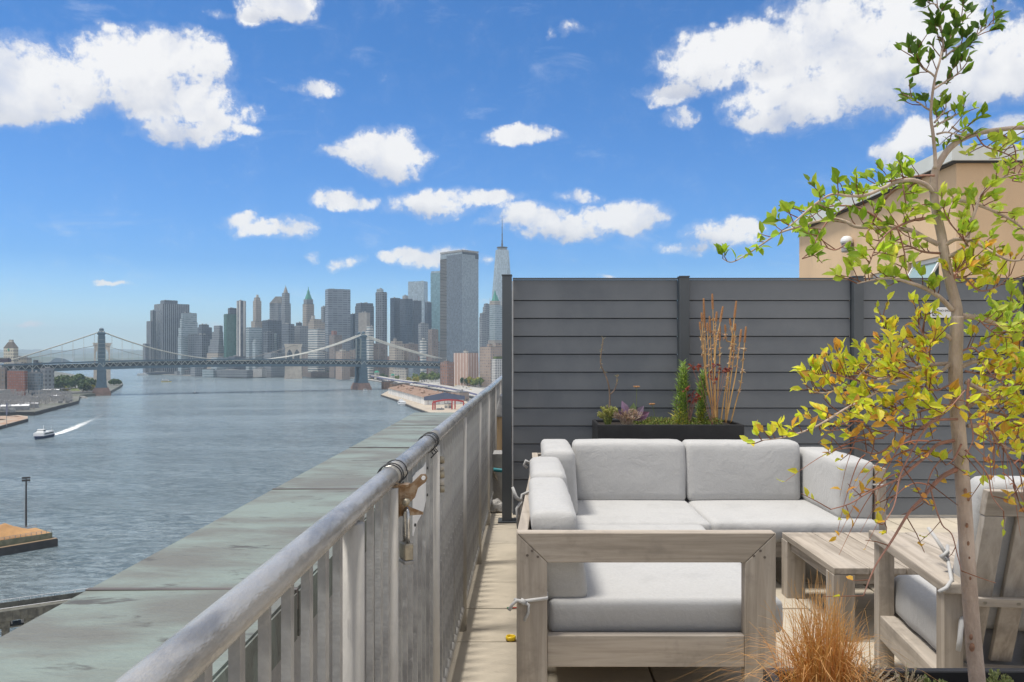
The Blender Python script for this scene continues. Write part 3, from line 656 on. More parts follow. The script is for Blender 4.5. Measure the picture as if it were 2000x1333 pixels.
t_ = MB(); t_.tube([(0.085, 0.19, 0.60), (0.06, 0.13, 0.58), (0.045, 0.07, 0.552), (0.02, -0.01, 0.537), (-0.01, -0.045, 0.522), (-0.035, -0.055, 0.512)], 0.006, 7)
t_.tube([(0.062, 0.14, 0.575), (0.05, 0.10, 0.60), (0.03, 0.10, 0.585), (0.05, 0.115, 0.57)], 0.007, 7); t_.tube([(0.062, 0.14, 0.58), (0.045, 0.17, 0.62), (0.03, 0.21, 0.655)], 0.006, 7); t_.build('tie', FAB, ch, True)
t_ = MB(); t_.tube([(0.07, 0.03, 0.42), (0.045, -0.02, 0.41), (0.035, -0.035, 0.36), (0.03, -0.035, 0.325)], 0.008, 7); t_.build('tie', FAB, ch, True)
t_ = MB(); t_.tube([(0.01, 0.16, 0.03), (-0.03, 0.13, 0.13), (-0.005, 0.09, 0.17), (0.03, 0.07, 0.17)], 0.007, 7); t_.build('tie', FAB, ch, True)

# ---------------------------------------------------------------- planters
def planter(name, x0, x1, y0, y1, z, label, wall=0.022, soil=0.03):
    e = empty(name, (x0, y0, 0), 0, label, 'planter'); X, Y = x1-x0, y1-y0
    m = MB(); m.box(0, X, 0, wall, 0.0, z); m.box(0, X, Y-wall, Y, 0.0, z); m.box(0, wall, wall+0.0005, Y-wall-0.0005, 0.0, z-0.0004); m.box(X-wall, X, wall+0.0005, Y-wall-0.0005, 0.0, z-0.0004)
    m.build('shell', BLACK, e, bevel=0.004)
    MB().box(wall+0.001, X-wall-0.001, wall+0.001, Y-wall-0.001, 0.02, z-soil).build('soil', SOIL, e)
    return e
planter('planter_box', 0.527, 1.550, 5.57, 6.02, 0.757, 'long black planter box behind the sofa against the fence', soil=0.02)
planter('planter_box', 0.575, 2.30, 1.44, 1.912, 0.50, 'black planter box at the front edge holding the young tree')
# ---------------------------------------------------------------- plants
LR = random.Random(21)
def leaf(m, base, d, nrm, L, W, col, fold=0.25, curl=0.15):
    """ovate pointed leaf folded along its midrib"""
    d = d.normalized(); s = d.cross(nrm)
    s = s.normalized() if s.length > 1e-5 else d.orthogonal().normalized(); n = s.cross(d)
    i = len(m.V)
    mid = [base, base+d*L*0.36-n*curl*L*0.05, base+d*L*0.70-n*curl*L*0.30, base+d*L-n*curl*L*0.8]
    w = [0.0, 0.5, 0.38, 0.0]
    lf = [mid[k]+s*W*w[k]+n*W*w[k]*fold*2 for k in (1, 2)]; rt = [mid[k]-s*W*w[k]+n*W*w[k]*fold*2 for k in (1, 2)]
    m.V += mid+lf+rt                            # 0-3 mid, 4-5 left, 6-7 right
    c2 = tuple(v*LR.uniform(0.9, 1.1) for v in col)
    for f, c in (((0, 4, 1), col), ((1, 4, 5, 2), col), ((2, 5, 3), col), ((0, 1, 6), c2), ((1, 2, 7, 6), c2), ((2, 3, 7), c2)): m.face([i+k for k in f], None, c)
def rdir(rng=LR):
    while True:
        v = Vector((rng.uniform(-1, 1), rng.uniform(-1, 1), rng.uniform(-1, 1)))
        if 0.05 < v.length < 1: return v.normalized()
def smooth_path(pts, sub=5):
    """Catmull-Rom through (point, radius) pairs"""
    R = []; n = len(pts)
    for i in range(n-1):
        p0, p1, p2, p3 = pts[max(i-1, 0)], pts[i], pts[i+1], pts[min(i+2, n-1)]
        for k in range(sub):
            t = k/sub; a = [0.5*((2*p1[j])+(p2[j]-p0[j])*t+(2*p0[j]-5*p1[j]+4*p2[j]-p3[j])*t*t+(3*p1[j]-p0[j]-3*p2[j]+p3[j])*t**3) for j in range(4)]
            R.append(a)
    R.append(list(pts[-1])); return R

TYB = 1.72
tree = empty('young_tree', (0, 0, 0), 0, 'slender young tree with yellow green autumn leaves rising from the front planter', 'tree')
def path(px, depth0, slope, r0, r1, wob=0.012, seed=0):
    """branch from guide points; its depth drifts by slope metres per metre of length"""
    rng = random.Random(seed); pts = []; L = 0.0; pv_ = None; n = len(px)
    for k, (x, y) in enumerate(px):
        q = P(x, y, TYB)
        if pv_ is not None: L += (q-pv_).length
        pv_ = q
        Y = TYB+depth0+slope*L+rng.uniform(-wob, wob)
        q = P(x, y, Y); pts.append((q.x, q.y, q.z, r0+(r1-r0)*k/(n-1)))
    return smooth_path(pts)
def branch(px, depth0, slope, r0, r1, name='branch', m=None, n=8, wob=0.006, seed=0):
    R = path(px, depth0, slope, r0, r1, wob, seed)
    MB().tube([a[:3] for a in R], [a[3] for a in R], n).build(name, m or BARK, tree, True)
    return R
c4 = lambda *a: [(1560+x/2.898, 240+y/2.898) for x, y in a]
c3 = lambda *a: [(1600+x/2.665, 500+y/2.665) for x, y in a]
c2f = lambda *a: [(1360+x/2.6656, y/2.6656) for x, y in a]
branch([(1910, 1345), (1903, 1270), (1897, 1200), (1890, 1100), (1884, 1000), (1877, 900), (1869, 800), (1866, 720), (1868, 660), (1869, 618)], 0, 0, 0.0168, 0.0132, 'trunk', None, 14, 0.003, 1)
branch([(1869, 622), (1868, 600), (1857, 557), (1848, 516), (1839, 461), (1827, 405), (1824, 371), (1826, 337), (1836, 316), (1853, 292), (1877, 273), (1908, 261), (1943, 255), (2000, 250), (2050, 262), (2090, 300)], 0, 0.05, 0.0118, 0.0036, 'trunk', None, 12, 0.003, 2)
PTHS = []       # (path, leaf size, density, height zone)
top = branch([(1827, 330), (1826, 300), (1822, 260), (1818, 230), (1820, 195), (1826, 154), (1836, 118), (1840, 95)], 0.0, -0.1, 0.0042, 0.002, seed=3)
PTHS.append((top[int(len(top)*0.7):], 0.036, 0.9, 'top'))
for g_ in [((1230, 470), (1290, 430), (1340, 400), (1385, 360)), ((1245, 405), (1225, 385), (1190, 360), (1160, 330), (1140, 300), (1150, 250)), ((1218, 575), (1190, 560), (1165, 540), (1130, 520), (1100, 500)),
           ((1280, 310), (1340, 260), (1400, 220), (1450, 190), (1500, 150), (1545, 120)), ((1280, 290), (1285, 230), (1275, 150), (1260, 90), (1255, 30), (1215, 20)), ((1290, 270), (1320, 210), (1350, 160), (1385, 100), (1410, 95)),
           ((1240, 640), (1265, 610), (1290, 580), (1300, 560)), ((1240, 660), (1310, 620), (1370, 590), (1390, 580)), ((1330, 660), (1380, 690), (1410, 660)), ((1250, 700), (1300, 690), (1350, 700), (1400, 720))]:
    PTHS.append((branch(c2f(*g_), 0.0, LR.uniform(-0.4, 0.4), 0.0024, 0.0010, seed=len(PTHS)), 0.036, 1.15, 'top' if g_[0][1] < 600 else 'high'))
BR = [  # guide, depth0, slope, r0, r1, leaf zone, density
 (c4((760, 395), (720, 352), (640, 325), (560, 335), (480, 368), (380, 410), (280, 415), (190, 405), (100, 455), (0, 540), (-60, 590)), 0, -0.35, .0058, .0014, 'high', 1.0),
 (c4((790, 690), (720, 655), (640, 612), (560, 600), (490, 595), (330, 590), (270, 562), (200, 545), (100, 560), (0, 590), (-110, 625), (-210, 690), (-300, 750), (-380, 790), (-430, 770)), 0, 0.22, .0060, .0010, 'high', 0.55),
 (c4((500, 590), (430, 530), (340, 482), (240, 470), (150, 482), (60, 540)), 0.05, 0.2, .0035, .001, 'high', 0.8),
 (c4((765, 540), (680, 545), (600, 570), (520, 610), (470, 660), (430, 720), (400, 800)), 0, -0.5, .0035, .001, 'mid', 0.9),
 (c4((380, 640), (430, 540), (500, 420), (590, 350)), 0.02, 0.0, .0022, .003, 'high', 0.5),
 (c4((785, 490), (870, 440), (960, 450), (1040, 475), (1120, 510), (1200, 550), (1275, 605), (1340, 680)), 0, 0.3, .0050, .0015, 'mid', 0.8),
 (c4((830, 692), (890, 660), (960, 665), (1040, 700), (1120, 745), (1200, 780), (1290, 770), (1370, 740)), 0, -0.35, .0050, .0015, 'mid', 0.8),
 (c4((845, 762), (940, 700), (970, 580), (1000, 500), (1030, 410), (1100, 340), (1200, 300), (1290, 290)), 0, -0.15, .0048, .0014, 'mid', 0.8),
 (c4((870, 1060), (800, 990), (720, 940), (640, 910), (570, 890), (500, 880), (420, 890), (330, 910)), 0, -0.35, .0062, .0012, 'mid', 0.75),
 (c4((930, 1095), (1020, 1105), (1120, 1140), (1200, 1170), (1290, 1195), (1380, 1250)), 0, 0.3, .0075, .002, 'mid', 1.0),
 (c4((960, 700), (900, 620), (850, 560), (820, 490)), -0.02, -0.2, .002, .001, 'mid', 0.9),
 (c4((770, 300), (700, 300), (620, 310), (520, 330), (430, 345)), 0.0, 0.4, .003, .001, 'high', 1.0),
 (c4((590, 350), (600, 420), (620, 500), (660, 480)), -0.05, 0.3, .002, .001, 'high', 0.9),
 (c4((1000, 60), (1050, 130), (1130, 160), (1200, 190), (1260, 250)), 0.02, -0.2, .002, .001, 'mid', 0.9),
 (c4((1100, 45), (1200, 100), (1230, 200), (1210, 330)), 0.02, 0.2, .002, .001, 'mid', 0.9),
 (c4((560, 600), (590, 700), (600, 780), (560, 860)), -0.05, 0.2, .002, .001, 'mid', 0.7),
 (c4((800, 740), (700, 730), (620, 700), (540, 720), (470, 700)), 0.0, 0.3, .003, .001, 'mid', 0.9),
 (c4((860, 880), (940, 880), (1020, 950), (1120, 930), (1200, 860)), 0, 0.3, .003, .001, 'warm', 0.9),
 (c4((870, 930), (900, 830), (960, 790), (1040, 830)), 0, -0.3, .003, .001, 'warm', 1.1),
 (c4((160, 560), (110, 640), (70, 720), (20, 770)), -0.03, -0.2, .002, .001, 'high', 0.9), (c4((290, 670), (210, 720), (140, 700), (90, 690)), -0.05, 0.1, .0018, .001, 'high', 0.9),
 (c3((700, 445), (640, 405), (560, 420), (480, 452), (400, 500), (320, 520), (250, 580), (190, 640)), 0, -0.3, .0060, .0013, 'warm', 1.2),
 (c3((705, 560), (560, 570), (430, 610), (330, 640), (220, 655), (120, 690), (20, 715), (-60, 690)), 0, 0.3, .0050, .0012, 'warm', 1.2),
 (c3((700, 540), (640, 600), (540, 640), (420, 650), (330, 690), (230, 750), (130, 800), (0, 880), (-110, 925), (-210, 950), (-300, 960)), 0.01, -0.45, .0045, .001, 'warm', 0.7),
 (c3((725, 730), (620, 840), (540, 890), (450, 950), (380, 990), (290, 1030), (180, 1000), (90, 1010)), -0.02, 0.1, .0045, .001, 'red', 0.5),
 (c3((715, 960), (620, 980), (560, 1040), (500, 1090), (430, 1150), (350, 1190), (260, 1230), (160, 1290), (60, 1320)), 0, -0.3, .0045, .001, 'red', 0.5),
 (c3((715, 1110), (640, 1150), (580, 1210), (530, 1270), (470, 1333), (380, 1480), (290, 1620), (230, 1770)), 0, -0.25, .0062, .0012, 'red', 0.25),
 (c3((720, 850), (600, 860), (540, 920), (470, 1040), (420, 1150), (390, 1300), (330, 1400)), -0.03, -0.4, .003, .001, 'red', 0.3),
 (c3((725, 800), (640, 790), (560, 800), (470, 830), (380, 870), (300, 870)), 0.02, 0.35, .0035, .001, 'warm', 1.0),
 (c3((735, 580), (830, 545), (930, 560), (1066, 540), (1150, 545)), 0, 0.25, .0060, .002, 'warm', 1.0),
 (c3((760, 790), (850, 730), (930, 690), (1066, 660), (1150, 650)), 0.02, 0.3, .0085, .004, 'warm', 0.6),
 (c3((760, 655), (850, 700), (930, 720), (1000, 770), (1066, 820), (1140, 870)), 0, -0.3, .0055, .002, 'warm', 0.8),
 (c3((775, 850), (850, 812), (930, 820), (1010, 850), (1080, 880)), 0, -0.3, .004, .0015, 'warm', 0.7),
 (c3((775, 885), (880, 890), (940, 980), (1066, 1030), (1120, 1040)), 0, 0.2, .0055, .002, 'warm', 0.6),
 (c3((740, 980), (700, 1060), (660, 1090)), -0.03, -0.2, .0025, .001, 'warm', 0.5),
 (c3((760, 1010), (830, 1080), (880, 1150), (900, 1250), (960, 1330)), -0.02, -0.3, .0025, .0008, 'red', 0.3),
 (c3((780, 640), (770, 760), (790, 860), (800, 960), (760, 1040)), -0.05, -0.1, .003, .001, 'red', 0.5),
 (c3((890, 900), (960, 1000), (1000, 1100), (1010, 1200)), 0.0, 0.3, .002, .0008, 'red', 0.4),
 (c3((950, 1000), (1030, 1100), (1060, 1200), (1070, 1290)), 0.05, 0.1, .002, .0008, 'red', 0.4),
 (c3((690, 1010), (600, 1100), (560, 1200), (540, 1290)), -0.05, 0.3, .002, .0008, 'red', 0.4),
 (c3((700, 660), (610, 700), (520, 680), (440, 730), (390, 790)), -0.03, -0.3, .0025, .001, 'warm', 1.1),
 (c3((730, 500), (800, 480), (850, 520), (900, 500), (980, 510)), 0.0, -0.3, .0025, .001, 'warm', 1.2),
 (c3((760, 600), (860, 620), (960, 640), (1060, 600)), 0.0, 0.4, .0025, .001, 'warm', 1.0),
 (c3((600, 850), (520, 850), (420, 880), (340, 940), (260, 960)), -0.04, 0.2, .002, .001, 'red', 0.7),
 (c3((580, 1210), (600, 1290), (640, 1400), (690, 1450), (720, 1560), (740, 1640)), -0.05, -0.1, .002, .0008, 'red', 0.3),
 (c3((300, 640), (200, 600), (130, 560), (90, 530)), 0.05, 0.2, .0018, .0008, 'warm', 1.3),
 (c3((250, 660), (160, 640), (60, 610), (0, 620), (-40, 600)), -0.06, 0.1, .0018, .0008, 'warm', 1.3),
 (c3((420, 560), (380, 470), (350, 400), (330, 350)), 0.04, 0.0, .0018, .0008, 'warm', 1.0),
 (c3((560, 440), (530, 390), (520, 340), (545, 310)), -0.06, 0.0, .0018, .0008, 'warm', 1.2),
 (c3((480, 640), (400, 580), (380, 540)), -0.1, 0.1, .0016, .0008, 'warm', 1.3), (c3((600, 560), (560, 500), (600, 440)), -0.08, 0.1, .0016, .0008, 'warm', 1.3),
 (c3((330, 800), (260, 770), (180, 770), (140, 780)), 0.0, 0.2, .0016, .0008, 'warm', 1.3), (c3((250, 830), (190, 860), (140, 900), (60, 910)), 0.02, -0.2, .0016, .0008, 'warm', 1.1),
 (c3((450, 830), (400, 800), (370, 830), (330, 850)), -0.08, 0.2, .0016, .0008, 'warm', 1.2), (c3((760, 700), (690, 780), (640, 820)), -0.12, 0.0, .0016, .0008, 'warm', 1.2),
 (c3((850, 560), (900, 620), (980, 680), (1050, 690)), -0.1, 0.2, .0018, .0008, 'warm', 1.2), (c3((860, 720), (930, 780), (1000, 860), (1060, 900)), -0.1, 0.2, .0018, .0008, 'warm', 1.1),
 (c3((920, 540), (980, 460), (1030, 440), (1080, 420)), 0.0, 0.2, .0018, .0008, 'warm', 1.2), (c3((830, 330), (880, 380), (950, 420), (1060, 430)), -0.1, 0.2, .0018, .0008, 'mid', 1.4),
 (c3((900, 330), (980, 320), (1060, 360)), 0.1, 0.2, .0018, .0008, 'mid', 1.4), (c3((940, 350), (1000, 290), (1060, 240)), -0.05, 0.2, .0018, .0008, 'mid', 1.3),
 (c3((880, 880), (920, 940), (1000, 960), (1060, 950)), 0.1, 0.2, .0018, .0008, 'warm', 1.0), (c3((760, 760), (830, 700), (900, 740)), 0.1, 0.1, .0016, .0008, 'warm', 1.1),
 (c3((700, 100), (760, 60), (800, 20), (850, 60)), -0.05, 0.1, .0018, .0008, 'warm', 1.2), (c3((640, 640), (560, 620), (500, 560), (440, 540)), 0.1, 0.1, .0016, .0008, 'warm', 1.2),
]
for i, (g_, d0, sl_, r0, r1, zone, den) in enumerate(BR):
    R = branch(g_, d0, sl_, r0*0.92, r1, 'branch', BARK if r0 >= 0.0042 and zone != 'red' else TWIG, 7, 0.005, 40+i)
    PTHS.append((R[int(len(R)*0.12):], {'high': 0.036, 'mid': 0.034, 'warm': 0.033, 'red': 0.026}[zone], den, zone))
PAL = {'top': [(0.085, 0.16, 0.025), (0.065, 0.13, 0.02), (0.12, 0.20, 0.03)],
       'high': [(0.22, 0.34, 0.04), (0.30, 0.43, 0.05), (0.40, 0.52, 0.07), (0.17, 0.27, 0.03)],
       'mid': [(0.36, 0.47, 0.06), (0.46, 0.54, 0.08), (0.30, 0.43, 0.05), (0.54, 0.58, 0.13), (0.40, 0.50, 0.07)],
       'warm': [(0.56, 0.62, 0.07), (0.66, 0.65, 0.08), (0.46, 0.57, 0.06), (0.62, 0.64, 0.08), (0.66, 0.56, 0.08), (0.62, 0.35, 0.08)],
       'red': [(0.56, 0.50, 0.07), (0.62, 0.38, 0.07), (0.46, 0.50, 0.07), (0.54, 0.25, 0.07)]}
fol = MB(); tw = fol; spurs = 0; TC = (0.26, 0.13, 0.085)
for R, LS, den, zone in PTHS:
    # walk along the branch and set short spurs with rosettes of leaves
    acc = 0.0; step = 0.0062/den*(2.4 if zone == 'red' else 1.0)*(1.5 if zone in ('top',) else 1.0)*(1.75 if zone == 'high' else 1.05 if zone == 'mid' else 1.0)
    for k in range(1, len(R)):
        a, b_ = Vector(R[k-1][:3]), Vector(R[k][:3]); L = (b_-a).length; acc += L
        if acc < step and k < len(R)-1: continue
        acc = LR.uniform(-0.3, 0.3)*step
        d = (b_-a).normalized(); o_ = rdir(); o_ = (o_-d*o_.dot(d)).normalized()
        o_ = (o_+Vector((0, 0, 0.75 if zone != 'red' else 0.1))).normalized()
        sp = LR.uniform(0.012, 0.055) if zone != 'red' else LR.uniform(0.02, 0.09)
        tip = b_+(o_+d*0.6).normalized()*sp
        tw.tube([b_, b_+(tip-b_)*0.5+rdir()*0.003, tip], [0.0012, 0.001, 0.0007], 4, True, TC); spurs += 1
        if zone == 'red' and LR.random() < 0.35: continue
        nl = LR.choice([2, 3, 3, 4, 5]) if zone != 'red' else LR.choice([1, 2, 3])
        for j in range(nl):
            dd = (o_*0.8+d*0.4+rdir()*0.85+Vector((0, 0, 0.35))).normalized(); nn = (rdir()*0.7+Vector((-0.25, -0.5, 0.7))).normalized()
            c = LR.choice(PAL[zone]); v = LR.uniform(0.82, 1.18); s = LS*LR.uniform(0.42, 0.98)
            p0 = tip-(tip-b_)*LR.uniform(0, 0.5)
            leaf(fol, p0, dd, nn, s, s*LR.uniform(0.42, 0.58), tuple(q*v for q in c), LR.uniform(0.12, 0.4), LR.uniform(0.0, 0.35))
# thin red shoots hanging in the lower crown
sh_ = fol
for k in range(24):
    x0, y0 = LR.uniform(1690, 1990), LR.uniform(800, 960)
    pts = []; sd = LR.uniform(-1, 1); bw_ = LR.uniform(-10, 22); Yb = TYB+LR.uniform(-0.25, 0.25); dx = LR.uniform(-190, -40) if x0 < 1880 else LR.uniform(-20, 60); dy = LR.uniform(40, 170)
    for q in range(6):
        t = q/5; pts.append((*P(x0+dx*t+LR.uniform(-2, 2), y0+dy*t**1.7-sin(t*3.1)*bw_, Yb+0.05*t*sd), 0.0011*(1-t)+0.0004))
    R = smooth_path(pts, 3)
    for a_ in R[4:]:
        if LR.random() < 0.22: leaf(fol, Vector(a_[:3]), rdir()+Vector((0, 0, 0.3)), rdir(), LR.uniform(0.014, 0.028), LR.uniform(0.007, 0.014), LR.choice(PAL['red']), 0.2, 0.4)
    sh_.tube([a[:3] for a in R], [a[3] for a in R], 4, True, (0.40, 0.19, 0.13))
fol.build('foliage', LEAF, tree)  # one mesh of leaves, spur twigs and red shoots
# pruning scars on the trunk
sc_ = MB()
for (px, py, s) in ((1886, 960, 6), (1892, 975, 5), (1889, 1027, 5), (1892, 1062, 5), (1896, 1130, 4), (1894, 1090, 4), (1899, 1265, 9), (1897, 1245, 6)):
    q = P(px, py, TYB-0.0165); sc_.lathe([(0.0005, -0.002), (s*0.0007, 0), (s*0.0006, 0.0)], 8, (0, 0, 0))
    for v in sc_.V[-24:]: x, y, z = v; v.x, v.y, v.z = q.x+x, q.y+z+0.001, q.z+y*1.6
sc_.build('pruning_scar', mat('cut_wood_scar', (0.30, 0.15, 0.075), (0.16, 0.08, 0.05), 60), tree)

# ornamental grass in the front planter
gr = MB(); gx = P(1612, 1320, 1.76)
for k in range(820):
    b_ = Vector((gx.x+LR.gauss(0, 0.030), gx.y+LR.gauss(0, 0.025), 0.468)); a = LR.uniform(0, 2*pi); sprd = abs(LR.gauss(0, 0.060))+0.008; hh = LR.uniform(0.17, 0.335)*(1-sprd*1.1)
    dr = Vector((cos(a)*1.2-0.15, sin(a)*0.8, 0)); w = LR.uniform(0.0007, 0.0015)
    pts = []
    for q in range(7):
        t = q/6; pts.append(b_+dr*sprd*(t**1.7)*1.7+Vector((0, 0, hh*(t-0.42*t**3*(sprd*15)))) + Vector((LR.uniform(-1, 1), 0, 0))*0.002*t)
    c0 = LR.choice([(0.52, 0.175, 0.035), (0.56, 0.225, 0.045), (0.44, 0.15, 0.028), (0.56, 0.30, 0.09), (0.33, 0.17, 0.03)])
    s = Vector((cos(a+1.57), sin(a+1.57), 0))*w
    if LR.random() < 0.6: s = Vector((w, 0, 0))
    for q in range(6):
        f0, f1 = 1-0.75*q/6, 1-0.75*(q+1)/6; t = q/6
        c = tuple(c0[j]*(1-t)+(0.56, 0.34, 0.15)[j]*t for j in range(3)) if c0[0] > 0.3 else c0
        gr.quad(pts[q]-s*f0, pts[q]+s*f0, pts[q+1]+s*f1, pts[q+1]-s*f1, None, c)
tag(gr.build('ornamental_grass', PLEAF), 'fountain of orange brown ornamental grass in the front planter', 'ornamental grass')

def bush(name, cx, cy, cz, rx_, ry_, rz_, n, L, W, cols, label, cat, stems=14, stemcol=None, upright=0.7, m=None, spike=None):
    e = empty(name, (cx, cy, cz), 0, label, cat); f = MB(); st = MB()
    ends = []
    for k in range(stems):
        a = LR.uniform(0, 2*pi); r = sqrt(LR.random()); tip = Vector((cos(a)*r*rx_, sin(a)*r*ry_, rz_*LR.uniform(0.55, 1.0)*(1-0.35*r*r)))
        mid = tip*0.5+Vector((0, 0, rz_*0.12)); ends.append((mid, tip)); st.tube([(tip.x*0.2, tip.y*0.2, 0), mid, tip], [0.0022, 0.0016, 0.0009], 4)
    for k in range(n):
        mid, tip = LR.choice(ends); t = LR.random(); p_ = mid*(1-t)+tip*t if LR.random() < 0.8 else mid*t
        dd = (Vector((p_.x, p_.y, 0)).normalized()*0.6 if p_.length > 0 else Vector((0, 0, 1)))+Vector((0, 0, upright))+rdir()*0.6
        s = L*LR.uniform(0.6, 1.2); v = LR.uniform(0.75, 1.2)
        leaf(f, p_+rdir()*L*0.25, dd, rdir(), s, W*LR.uniform(0.7, 1.2), tuple(q*v for q in LR.choice(cols)))
    st.build('stems', stemcol or TWIG, e); f.build('foliage', m or PLEAF, e); return e
DRYS = mat('dry_stem', (0.42, 0.34, 0.24), (0.33, 0.26, 0.18), 30, 0.8)
GRNS = mat('green_stem', (0.17, 0.21, 0.06))
# front planter
bush('lavender_bush', P(1690, 1320, 1.78).x, 1.78, 0.465, 0.075, 0.07, 0.12, 900, 0.007, 0.0025, [(0.42, 0.36, 0.30), (0.50, 0.44, 0.38), (0.36, 0.31, 0.27)], 'dry grey lavender like bush at the foot of the orange grass', 'dry bush', 70, DRYS, 1.0)
bush('lavender_bush', P(1770, 1322, 1.80).x, 1.80, 0.465, 0.05, 0.05, 0.085, 260, 0.008, 0.003, [(0.40, 0.36, 0.28), (0.32, 0.30, 0.2)], 'sparse dry sprigs between the grass and the tree trunk', 'dry bush', 26, DRYS, 1.0)
bush('thyme_bush', P(1822, 1330, 1.80).x, 1.80, 0.465, 0.045, 0.035, 0.055, 420, 0.010, 0.006, [(0.24, 0.28, 0.10), (0.33, 0.36, 0.16), (0.18, 0.22, 0.08)], 'low green thyme tuft just left of the tree trunk', 'herb', 30, GRNS)
bush('thyme_bush', P(1942, 1322, 1.80).x, 1.80, 0.465, 0.045, 0.04, 0.075, 480, 0.010, 0.006, [(0.24, 0.27, 0.10), (0.33, 0.35, 0.16), (0.18, 0.21, 0.08)], 'low green thyme tuft just right of the tree trunk', 'herb', 34, GRNS)
# back planter
PZ = 0.735; PY = 5.72
def bx(px, Y=PY): return (px-CX)/F*Y
bush('boxwood_bush', bx(1186), 5.68, PZ, 0.085, 0.06, 0.165, 950, 0.018, 0.011, [(0.40, 0.41, 0.16), (0.48, 0.47, 0.22), (0.32, 0.34, 0.11)], 'small yellow green bush at the left end of the back planter', 'bush', 40, GRNS, 1.2)
bush('dry_heather', bx(1222), 5.66, PZ, 0.125, 0.06, 0.135, 1300, 0.016, 0.006, [(0.44, 0.33, 0.30), (0.52, 0.42, 0.38), (0.34, 0.22, 0.20)], 'dry pinkish grey heather clump in the back planter', 'heather', 60, DRYS, 0.8)
gc = MB()
for k in range(2600):
    x = LR.uniform(bx(1238), bx(1408)); hh = 0.045+0.035*mnoise.noise(Vector((x*9, 3, 0)))+0.02
    p_ = Vector((x, LR.uniform(5.60, 5.92), PZ-0.02+LR.random()*max(0.02, hh))); c = LR.choice([(0.13, 0.20, 0.03), (0.19, 0.25, 0.05), (0.24, 0.25, 0.07), (0.09, 0.14, 0.02), (0.28, 0.24, 0.10)])
    leaf(gc, p_, rdir()+Vector((0, 0, 0.9)), rdir(), LR.uniform(0.010, 0.024), 0.006, c)
tag(gc.build('ground_cover', PLEAF), 'low green ground cover plants filling the back planter', 'ground cover', kind='stuff')
def column(px, top_py, label, w, Y=5.70):
    x = bx(px, Y); zt = P(px, top_py, Y).z; e = empty('rosemary_plant', (x, Y, PZ), 0, label, 'plant'); f = MB(); st = MB(); hh = zt-PZ
    for s in range(15):
        a = LR.uniform(0, 6.28); b0 = Vector((cos(a)*w*0.8*LR.random(), sin(a)*w*0.6, 0)); b1 = Vector((cos(a)*w*0.45*LR.random()+0.25*w, sin(a)*w*0.4, hh*LR.uniform(0.7, 1.0) if s else hh))
        st.tube([b0, (b0+b1)*0.5, b1], 0.0022, 4)
        n = int(hh/0.0058)
        for k in range(n):
            t = k/n; p_ = b0+(b1-b0)*t; a2 = LR.uniform(0, 6.28); dd = Vector((cos(a2), sin(a2), 0.7+t*0.6)); v = LR.uniform(0.8, 1.2)
            c = LR.choice([(0.23, 0.35, 0.08), (0.30, 0.42, 0.11), (0.17, 0.28, 0.06)]) if t > 0.28 else LR.choice([(0.42, 0.48, 0.09), (0.30, 0.40, 0.08), (0.52, 0.45, 0.10)])
            leaf(f, p_, dd, Vector((0, 0, 1))+rdir()*0.4, LR.uniform(0.030, 0.058), 0.0055, tuple(q*v for q in c), 0.1, 0.3)
    st.build('stems', GRNS, e); f.build('foliage', PLEAF, e)
column(1330, 708, 'tall green needle leaved plant in front of the second fence post', 0.075)
column(1368, 724, 'narrower green needle leaved plant beside the dry seed stalks', 0.058, 5.78)
# red leaved plants
def redp(x0, pts, label):
    e = empty('red_leaf_plant', (bx(x0, 5.66), 5.66, PZ), 0, label, 'plant'); st = MB(); f = MB(); o0 = Vector((bx(x0, 5.66), 5.66, PZ))
    for (px, py) in pts:
        t_ = P(px, py, 5.66+LR.uniform(-0.04, 0.04))-o0; st.tube([(LR.uniform(-.01, .01), 0, 0), t_*0.55+Vector((0, 0, 0.02)), t_], 0.0018, 4)
        for k in range(7): leaf(f, t_+rdir()*0.014, rdir()+Vector((0, 0, -0.2)), rdir(), LR.uniform(0.022, 0.042), 0.015, tuple(q*LR.uniform(.8, 1.2) for q in LR.choice([(0.22, 0.045, 0.035), (0.30, 0.07, 0.045), (0.16, 0.04, 0.035)])), 0.2, 0.5)
    st.build('stems', TWIG, e); f.build('foliage', PLEAF, e)
redp(1345, [(1340, 762), (1350, 768), (1358, 779), (1363, 774), (1352, 782)], 'small plant with dark red leaves among the green needle plants')
redp(1392, [(1362, 716), (1352, 718), (1404, 722), (1415, 720), (1395, 712), (1394, 745), (1421, 719), (1386, 733)], 'taller plant with red drooping leaves behind the seed stalks')
# ornamental cabbage
kb = empty('ornamental_cabbage', (bx(1232, 5.74), 5.74, PZ+0.02), 0, 'purple ornamental cabbage leaves rising behind the dry heather', 'cabbage'); f = MB()
for (dx, dz, s, c) in ((-0.075, 0.05, 0.13, (0.24, 0.15, 0.24)), (-0.03, 0.08, 0.15, (0.30, 0.20, 0.30)), (0.01, 0.085, 0.13, (0.20, 0.27, 0.13)), (0.055, 0.08, 0.13, (0.30, 0.22, 0.31)), (0.10, 0.06, 0.12, (0.20, 0.10, 0.17)), (-0.05, 0.03, 0.10, (0.22, 0.12, 0.18)), (0.075, 0.03, 0.12, (0.26, 0.18, 0.26))):
    leaf(f, Vector((dx*0.3, 0.01*LR.uniform(-1, 1), 0.02)), Vector((dx, LR.uniform(-.02, .02), dz)), Vector((0, -1, 0.3)), s, 0.065, c, 0.15, 0.1)
f.build('leaves', PLEAF, kb)
